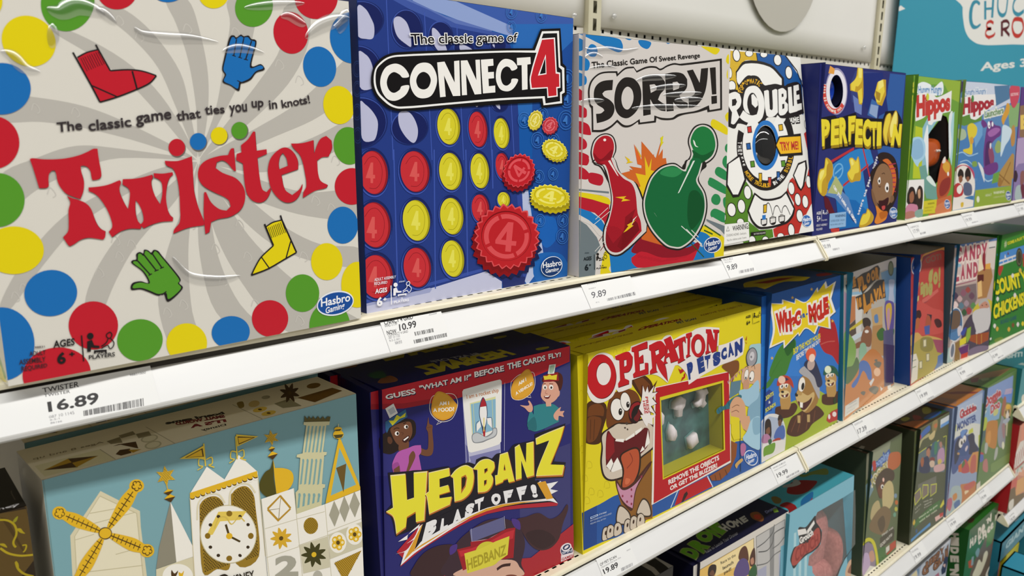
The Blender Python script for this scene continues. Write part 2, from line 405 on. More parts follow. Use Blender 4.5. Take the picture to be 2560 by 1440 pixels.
# ---------------------------------------------------------------- the boxes
twister = game_box('game_box', 'white square box with coloured dots, socks and gloves, leftmost on the upper shelf', 'board game', (-0.9437, -0.0063, 0.0000), 0.0433, 0.0117, 0.2650, 0.2620, 0.0510, 'dedad0', {'front': '''
P dedad0 0,0 1060,0 0,1048 -1060,0
S bdb9b1 530,558 -208,10 -101,-28 -97,-42 -94,-64 11,97 83,42 94,29 107,-9
S bdb9b1 527,560 -170,56 -125,33 -90,13 -86,2 7,59 85,-2 108,-21 115,-50
S bdb9b1 530,563 -93,117 -76,88 -82,62 -79,48 -11,21 80,-25 106,-64 86,-99
S bdb9b1 531,566 -48,137 -40,106 -61,74 -63,50 -19,17 59,8 76,-56 67,-101 19,-109
S bdb9b1 535,566 4,138 -12,131 -25,94 -22,61 60,6 27,-83 14,-119 -13,-123
S bdb9b1 537,566 60,139 35,136 25,102 -1,66 86,9 -17,-103 -49,-128 -76,-127
S bdb9b1 539,563 105,120 95,107 72,97 20,118 82,14 -6,-113 -76,-124 -139,-122 -103,-69
S bdb9b1 541,560 176,88 137,74 134,103 78,55 7,-95 -136,-98 -157,-63 -169,-59
S bdb9b1 542,556 195,15 167,47 160,64 1,-65 -150,-69 -182,-32 -125,19
S bdb9b1 542,554 139,-48 185,-58 186,-7 4,-91 -180,20 -174,62 -120,78
S bdb9b1 541,552 100,-80 135,-119 138,-78 147,-28 -3,-63 -162,33 -151,75 -133,134
S bdb9b1 538,550 63,-111 91,-142 155,-160 209,-143 -33,5 -241,2 -149,191 -74,178
S bdb9b1 536,548 17,-107 17,-167 57,-156 111,-136 -68,0 -119,123 -35,175 8,163
S bdb9b1 532,549 -28,-128 -22,-138 -2,-166 25,-128 -82,5 -37,161 41,158 69,143
S bdb9b1 529,550 -68,-103 -108,-104 -72,-104 -63,-124 -25,-7 9,98 55,102 92,102 129,104
S bdb9b1 528,552 -105,-36 -121,-59 -106,-67 -83,-86 -93,-112 -14,23 64,104 102,104 123,66 130,49
C cdc9c1 0.5 344,919 7,17 9,-5 4,-12 -7,-7
C cdc9c1 0.5 390,882 8,17 10,-5 4,-12 -8,-7
C cdc9c1 0.6 520,914 8,17 11,-5 5,-12 -9,-8
C cdc9c1 0.6 659,914 8,19 12,-6 5,-13 -9,-7
C cdc9c1 0.6 791,832 9,19 13,-6 6,-14 -10,-8
C cdc9c1 0.6 856,787 9,20 13,-6 6,-15 -10,-7
C cdc9c1 0.7 966,742 10,21 14,-8 7,-14 -11,-8
C cdc9c1 0.5 285,814 7,17 9,-6 4,-11 -7,-7
C cdc9c1 0.5 215,682 7,16 9,-6 3,-12 -7,-6
C cdc9c1 0.5 126,690 6,16 9,-6 3,-12 -7,-6
C cdc9c1 0.5 60,485 7,16 8,-7 3,-12 -7,-5
C cdc9c1 0.5 139,481 7,16 8,-7 4,-12 -7,-6
C cdc9c1 0.7 970,539 10,20 15,-8 6,-16 -11,-7
C cdc9c1 0.7 890,413 9,20 14,-8 7,-16 -11,-7
C cdc9c1 0.7 947,383 10,21 14,-9 7,-16 -11,-8
C cdc9c1 0.7 759,334 9,19 13,-8 6,-16 -10,-7
C cdc9c1 0.7 836,236 10,20 14,-9 6,-17 -11,-7
C cdc9c1 0.6 648,257 9,19 12,-8 6,-16 -10,-6
C cdc9c1 0.6 568,194 8,18 12,-9 5,-15 -9,-7
C cdc9c1 0.7 663,105 9,19 13,-10 5,-16 -9,-6
C cdc9c1 0.6 551,293 9,18 11,-9 5,-15 -9,-6
C cdc9c1 0.6 444,139 8,18 11,-9 5,-15 -9,-6
C cdc9c1 0.6 397,123 8,18 11,-9 4,-15 -8,-6
C cdc9c1 0.5 285,299 7,17 10,-8 4,-14 -8,-6
C cdc9c1 0.5 318,328 8,17 10,-7 4,-14 -8,-6
C cdc9c1 0.5 230,261 8,17 9,-8 4,-14 -8,-5
C cdc9c1 0.5 279,343 7,17 10,-7 4,-14 -8,-6
C cdc9c1 0.5 31,225 7,16 8,-8 3,-13 -7,-5
C cdc9c1 0.5 51,243 7,16 8,-8 3,-13 -7,-5
C cdc9c1 0.7 809,28 10,20 14,-11 6,-17 -11,-6
C cdc9c1 0.6 486,369 9,18 11,-8 4,-14 -8,-6
C cdc9c1 0.6 630,357 9,19 12,-8 5,-15 -9,-7
E e6d312 139 856 49 -29 -32 -53
E 579a2c 236 958 55 -16 -30 -70
E c4202f 356 998 50 6 -4 -46
E 1d6fb8 487 1009 41 5 -2 -25
E e6d312 615 1020 44 5 -3 -39
E 579a2c 735 998 54 -12 -26 -56
E c4202f 850 934 58 14 9 -60
E c4202f 944 1046 76 8 -4 -63
E 1d6fb8 1068 936 82 18 13 -78
E 1d6fb8 944 839 58 14 12 -60
E e6d312 1008 722 58 10 9 -60
E 579a2c 1039 591 58 6 7 -61
E c4202f 1045 457 67 -3 -3 -61
E 1d6fb8 1003 330 59 -5 -3 -62
E e6d312 936 214 59 -7 -3 -62
E e6d312 1050 120 64 -9 -4 -80
E 579a2c 841 121 60 -9 -4 -62
E 579a2c 936 -7 78 -14 -4 -83
E c4202f 723 56 61 0 7 -60
E 1d6fb8 592 35 60 -3 3 -51
E e6d312 457 26 59 -3 3 -61
E 579a2c 328 60 61 0 4 -61
E c4202f 213 123 61 1 4 -67
E 1d6fb8 121 226 61 1 1 -61
E 1d6fb8 -1 112 70 -14 -11 -94
E c4202f 113 8 80 -5 1 -73
E e6d312 51 346 65 -7 -7 -60
E 579a2c 30 473 57 -3 -7 -66
E c4202f 38 612 53 -1 -7 -63
E 1d6fb8 69 740 61 2 -7 -61
E e6d312 63 940 29 3 -4 -36
E 6b6660 477 591 23 0 -2 -24
E c4202f 475 594 23 0 -2 -24
E 6b6660 539 607 24 0 -2 -25
E 1d6fb8 537 610 24 0 -2 -24
E 6b6660 602 624 25 0 -2 -25
E e6d312 600 626 25 0 -2 -25
E 6b6660 665 639 26 0 -2 -26
E 579a2c 663 641 25 0 -2 -25
R c4202f 243,824 21,13 31,10 23,-52 27,4 34,0 36,-4 21,-7 -23,-23 -31,-15 -49,-20 -47,-16 -17,42
L 231f20 1.1 234,836 35,-80 17,-42
C 231f20 1 286,714 43,14 53,22 35,18 19,20
C 231f20 1 436,788 -35,10 -37,2 -45,-5
L 231f20 1.1 319,795 -24,52 -5,12
C 231f20 0.9 243,824 24,14 28,9
L 231f20 1 269,756 62,-28
L 231f20 1.2 374,797 8,-46
L 231f20 0.4 251,823 12,-32
L 231f20 0.4 256,825 12,-31
L 231f20 0.4 261,827 13,-31
L 231f20 0.4 267,830 12,-31
L 231f20 0.4 272,832 12,-31
L 231f20 0.4 277,835 13,-31
L 231f20 0.4 283,837 12,-31
L 231f20 0.4 288,840 13,-32
L 231f20 0.4 293,842 13,-31
S 231f20 622,779 8,21 -7,14 7,28 21,61 14,9 8,-5 14,9 9,-4 15,3 8,-9 11,-1 4,-12 -20,-63 29,6 12,-11 -4,-7 -23,-8 -19,-21 -22,-10 -10,-3 -8,-21 -23,14
S 1d6fb8 626,782 8,18 -7,14 7,26 21,59 10,8 6,-5 15,9 8,-3 14,2 8,-8 9,-2 4,-8 -21,-67 34,7 8,-8 -24,-10 -21,-21 -24,-11 -9,-2 -6,-18 -20,10
L 231f20 0.9 673,902 -12,-47
L 231f20 0.9 696,908 -17,-57
L 231f20 1.0 719,900 -22,-53
L 231f20 0.7 656,856 11,-3
L 231f20 0.7 674,852 12,-3
L 231f20 0.7 691,847 13,-2
L 231f20 0.7 666,785 15,-6
S 231f20 414,158 -11,25 -16,-3 -26,15 -20,10 -24,2 4,18 22,3 21,-7 -13,33 -26,27 3,8 10,2 1,14 10,5 9,-5 3,10 11,-3 7,-7 8,7 12,-5 10,-16 43,-67 -3,-16 8,-18
S 579a2c 416,166 -6,19 -22,0 -24,14 -21,10 -21,2 4,10 17,3 25,-5 -12,34 -26,27 3,6 8,-1 3,18 6,2 8,-7 6,13 7,-3 10,-10 8,10 7,-5 9,-13 43,-68 -3,-14 7,-17
L 231f20 1 341,286 29,-42
L 231f20 1 359,301 29,-48
L 231f20 1 381,303 23,-44
L 231f20 0.8 366,241 10,4
L 231f20 0.8 383,251 12,3
L 231f20 0.8 399,257 11,3
L 231f20 0.8 397,181 14,8
R e6d312 729,350 20,9 33,6 43,-108 -46,-18 -50,-22 -57,-14 16,28 18,25 40,32
L 231f20 1.5 723,357 25,-70
C 231f20 1.1 748,287 -42,-31 -21,-27 -16,-26
C 231f20 1.2 669,203 56,13 59,24 42,17
L 231f20 1.4 826,257 -44,108 -4,15
C 231f20 1 729,349 22,11 32,5
L 231f20 1.0 706,255 25,-40
L 231f20 1.1 808,295 -21,-56
L 231f20 0.5 735,346 10,-35
L 231f20 0.5 741,347 10,-34
L 231f20 0.5 747,349 10,-35
L 231f20 0.5 753,351 10,-35
L 231f20 0.5 759,353 10,-35
L 231f20 0.5 765,354 10,-35
L 231f20 0.5 770,356 11,-35
L 231f20 0.5 776,358 11,-35
L 231f20 0.5 782,360 11,-36
T 3a3335 .025 The~177,636 60,7 0,25 -59,-7
T 3a3335 .022 classic~251,639 108,13 -1,26 -106,-11
T 3a3335 .022 game~371,658 96,15 0,21 -96,-14
T 3a3335 .022 that~481,667 70,10 -2,26 -69,-10
T 3a3335 .022 ties~563,685 59,6 -1,22 -59,-2
T 3a3335 .022 you~636,691 55,6 0,23 -56,-7
T 3a3335 .022 up~706,708 38,3 1,19 -39,-3
T 3a3335 .022 in~762,704 27,3 -1,26 -27,-2
T 3a3335 .02 knots!~805,708 98,18 -4,25 -97,-18
R 5a2a30 110,570 6,2 20,-2 26,-2 30,2 30,7 22,9 15,8 9,-1 0,-11 1,-23 2,-33 -4,-10 -8,-3 -11,-1 -2,8 -1,15 -5,10 -8,5 -9,0 0,-13 3,-16 1,-14 -4,-23 -9,-20 -12,5 -20,11 -11,17 -5,17 -2,17 -2,9 -7,0 -7,-8 -3,-14 -1,-16 -5,-5 -17,0 -3,19 -4,25
R c4202f 109,571 6,2 21,-3 26,-1 29,2 31,7 22,9 14,7 10,0 0,-11 1,-23 2,-34 -5,-9 -8,-4 -11,0 -1,8 -1,15 -5,10 -9,5 -8,-1 0,-12 2,-17 2,-13 -4,-23 -10,-20 -11,5 -20,11 -12,17 -5,16 -1,18 -2,9 -7,0 -7,-8 -3,-15 -1,-16 -6,-4 -16,0 -3,18 -4,26
R 5a2a30 183,474 12,-6 18,-8 15,-9 9,-14 7,-28 6,-17 7,-10 10,-7 -3,-15 -5,-7 -19,5 -18,3 -19,-4 -15,-9 -11,-5 -4,3 -10,22 14,14 3,22 4,33 5,21
R c4202f 183,475 11,-6 19,-8 14,-9 10,-15 6,-27 6,-18 7,-10 10,-6 -2,-16 -6,-7 -18,5 -19,4 -18,-4 -15,-9 -11,-5 -4,3 -10,22 13,14 4,22 3,33 6,21
R 5a2a30 237,494 23,0 25,4 30,11 3,-6 -5,-13 0,-14 7,-24 9,-22 7,24 3,21 -5,12 -13,10 3,15 27,0 24,2 26,7 2,-7 -5,-11 0,-17 6,-25 12,-24 7,26 3,28 -6,13 -15,9 1,11 24,-2 27,4 1,-8 -9,-8 -9,-19 -7,-35 1,-29 6,-20 8,-9 -2,-10 -31,0 -28,-6 -22,-8 -5,7 -3,-8 -28,3 -23,-5 -24,-14 -8,16 9,9 2,12 -5,30 -10,24 -11,19 -12,11 -11,6|351,453 9,-14 6,-22 1,-17 -2,-9 -7,-5 -6,10 -3,16 0,21
R c4202f 236,494 23,1 26,4 30,11 3,-6 -5,-13 -1,-14 7,-24 10,-22 6,24 3,21 -4,12 -13,10 2,14 28,0 24,3 25,6 2,-6 -5,-11 0,-18 7,-25 11,-23 8,26 2,28 -5,13 -15,9 0,11 25,-2 26,3 2,-7 -10,-8 -9,-19 -6,-36 1,-28 5,-21 8,-8 -1,-11 -31,1 -29,-6 -21,-8 -6,7 -2,-8 -28,3 -24,-5 -24,-14 -7,15 9,10 2,12 -6,29 -10,25 -11,19 -11,11 -11,5|351,454 8,-14 7,-22 1,-18 -3,-8 -6,-5 -6,9 -4,16 0,21
R 5a2a30 439,557 37,-1 39,12 0,-33 -1,-61 5,-37 6,-25 11,-34 -2,-9 -46,-4 -43,-13 3,12 17,19 4,37 1,68 -10,45 -19,12
R c4202f 438,558 37,-1 40,12 0,-33 -2,-61 5,-37 7,-25 10,-34 -1,-10 -46,-3 -44,-13 4,12 17,19 4,37 1,68 -10,45 -19,12
R 5a2a30 633,587 9,2 1,-67 -6,1 -16,21 -17,10 -17,-5 -5,-16 19,-15 39,-16 22,-27 4,-34 -15,-34 -33,-19 -40,-5 -22,-7 -7,-29 -13,-5 1,61 6,61 5,0 13,-30 24,-22 21,-6 14,12 -7,22 -42,23 -32,22 -10,25 6,28 23,18 39,12 26,1
R c4202f 632,588 9,2 2,-67 -7,1 -16,21 -16,10 -18,-5 -5,-16 20,-15 38,-17 23,-26 4,-35 -16,-33 -33,-19 -39,-5 -22,-7 -8,-29 -12,-5 0,60 6,62 6,0 12,-30 24,-22 21,-6 14,12 -7,21 -41,24 -32,22 -11,25 7,28 22,18 39,11 26,2
R 5a2a30 705,637 7,0 1,-57 32,4 0,-14 -31,-11 3,-61 6,-35 14,-9 14,13 0,-9 -16,-26 -24,-9 -27,12 -14,27 -3,81 -21,11 3,19 16,3 -1,21 24,17
R c4202f 705,638 6,0 1,-57 33,4 0,-14 -32,-12 4,-60 6,-35 13,-9 14,13 0,-10 -16,-25 -24,-9 -26,12 -14,27 -4,81 -21,11 4,18 15,4 0,21 23,17
R 5a2a30 746,523 12,34 30,26 24,6 24,-16 13,-27 -1,-26 -58,-16 9,-45 24,-19 25,17 13,17 -4,-18 -20,-30 -31,-9 -28,13 -24,32 -8,31|784,522 30,10 -4,24 -11,16 -10,-11 -6,-22
R c4202f 745,524 12,34 30,26 25,5 23,-15 13,-27 -1,-26 -58,-16 9,-45 24,-19 26,17 12,17 -3,-18 -21,-30 -30,-9 -29,13 -24,32 -7,31|783,523 30,10 -4,24 -11,16 -10,-11 -6,-22
R 5a2a30 828,600 39,2 41,8 0,-43 12,27 14,20 21,9 18,-14 1,-25 -15,-27 -23,-1 -19,-11 1,-41 8,-23 26,-15 -6,-9 -42,-7 -45,-21 4,18 11,18 -3,40 -11,55 -24,26
R c4202f 827,601 39,1 41,9 0,-43 12,27 14,20 21,9 18,-14 1,-25 -14,-27 -24,-2 -19,-10 2,-41 8,-24 25,-14 -6,-9 -42,-8 -44,-20 3,18 11,18 -2,40 -12,54 -23,27
E e9eef5 960 69 71 5 9 -42
E 1b4f9c 960 69 67 4 8 -37
T f4f6fa .02 Hasbro~904,65 113,3 2,28 -114,-4
T f4f6fa .018 Gaming~920,39 74,9 1,20 -74,-8
T 231f20 .025 AGES~110,80 51,-1 2,19 -51,2
T 231f20 .038 6~115,35 20,-2 3,32 -21,2
T 231f20 .038 +~145,48 13,-1 1,13 -13,2
L 231f20 0.8 180,102 -2,-72
E 231f20 201 96 8 -1 -1 -9
R 231f20 192,83 12,2 4,-16 13,-4 -1,-6 -13,3 -7,3 -2,-12 -9,1
P 231f20 206,55 32,-4 -1,-10 -4,1 0,4 -23,3 -1,-4 -4,1
C 231f20 0.7 242,94 9,4 4,-8 -4,-8 -6,0 -4,6 1,6
C 231f20 0.7 251,80 7,-13 -4,-12 -8,-3 -4,10 -10,-2 -7,-4
C 231f20 0.7 244,80 -4,-8 -8,-6 -7,-3
T 231f20 .015 2+~214,42 14,-1 1,8 -14,1
T 231f20 .022 PLAYERS~191,32 66,-4 1,12 -66,4
T 3d2a30 .015 98831~68,88 23,-2 0,5 -23,2
T 3d2a30 .015 ADULT~54,70 37,-3 1,12 -37,3
T 3d2a30 .015 ASSEMBLY~29,52 60,-4 1,14 -60,3
T 3d2a30 .015 REQUIRED~32,33 59,0 1,10 -59,4''', 'left': '''
P d9d6c8 0,0 204,0 0,1048 -204,0
P 1d6fb8 266,150 -56,-106 -33,-9 -24,11 34,89
S 579a2c 166,95 38,-10 0,-53 -44,-28 -40,9
S e6d312 137,42 29,-27 24,-9 -47,-6 -29,1'''}, group='boxes standing on the upper shelf', rough=.2, coat=.5)
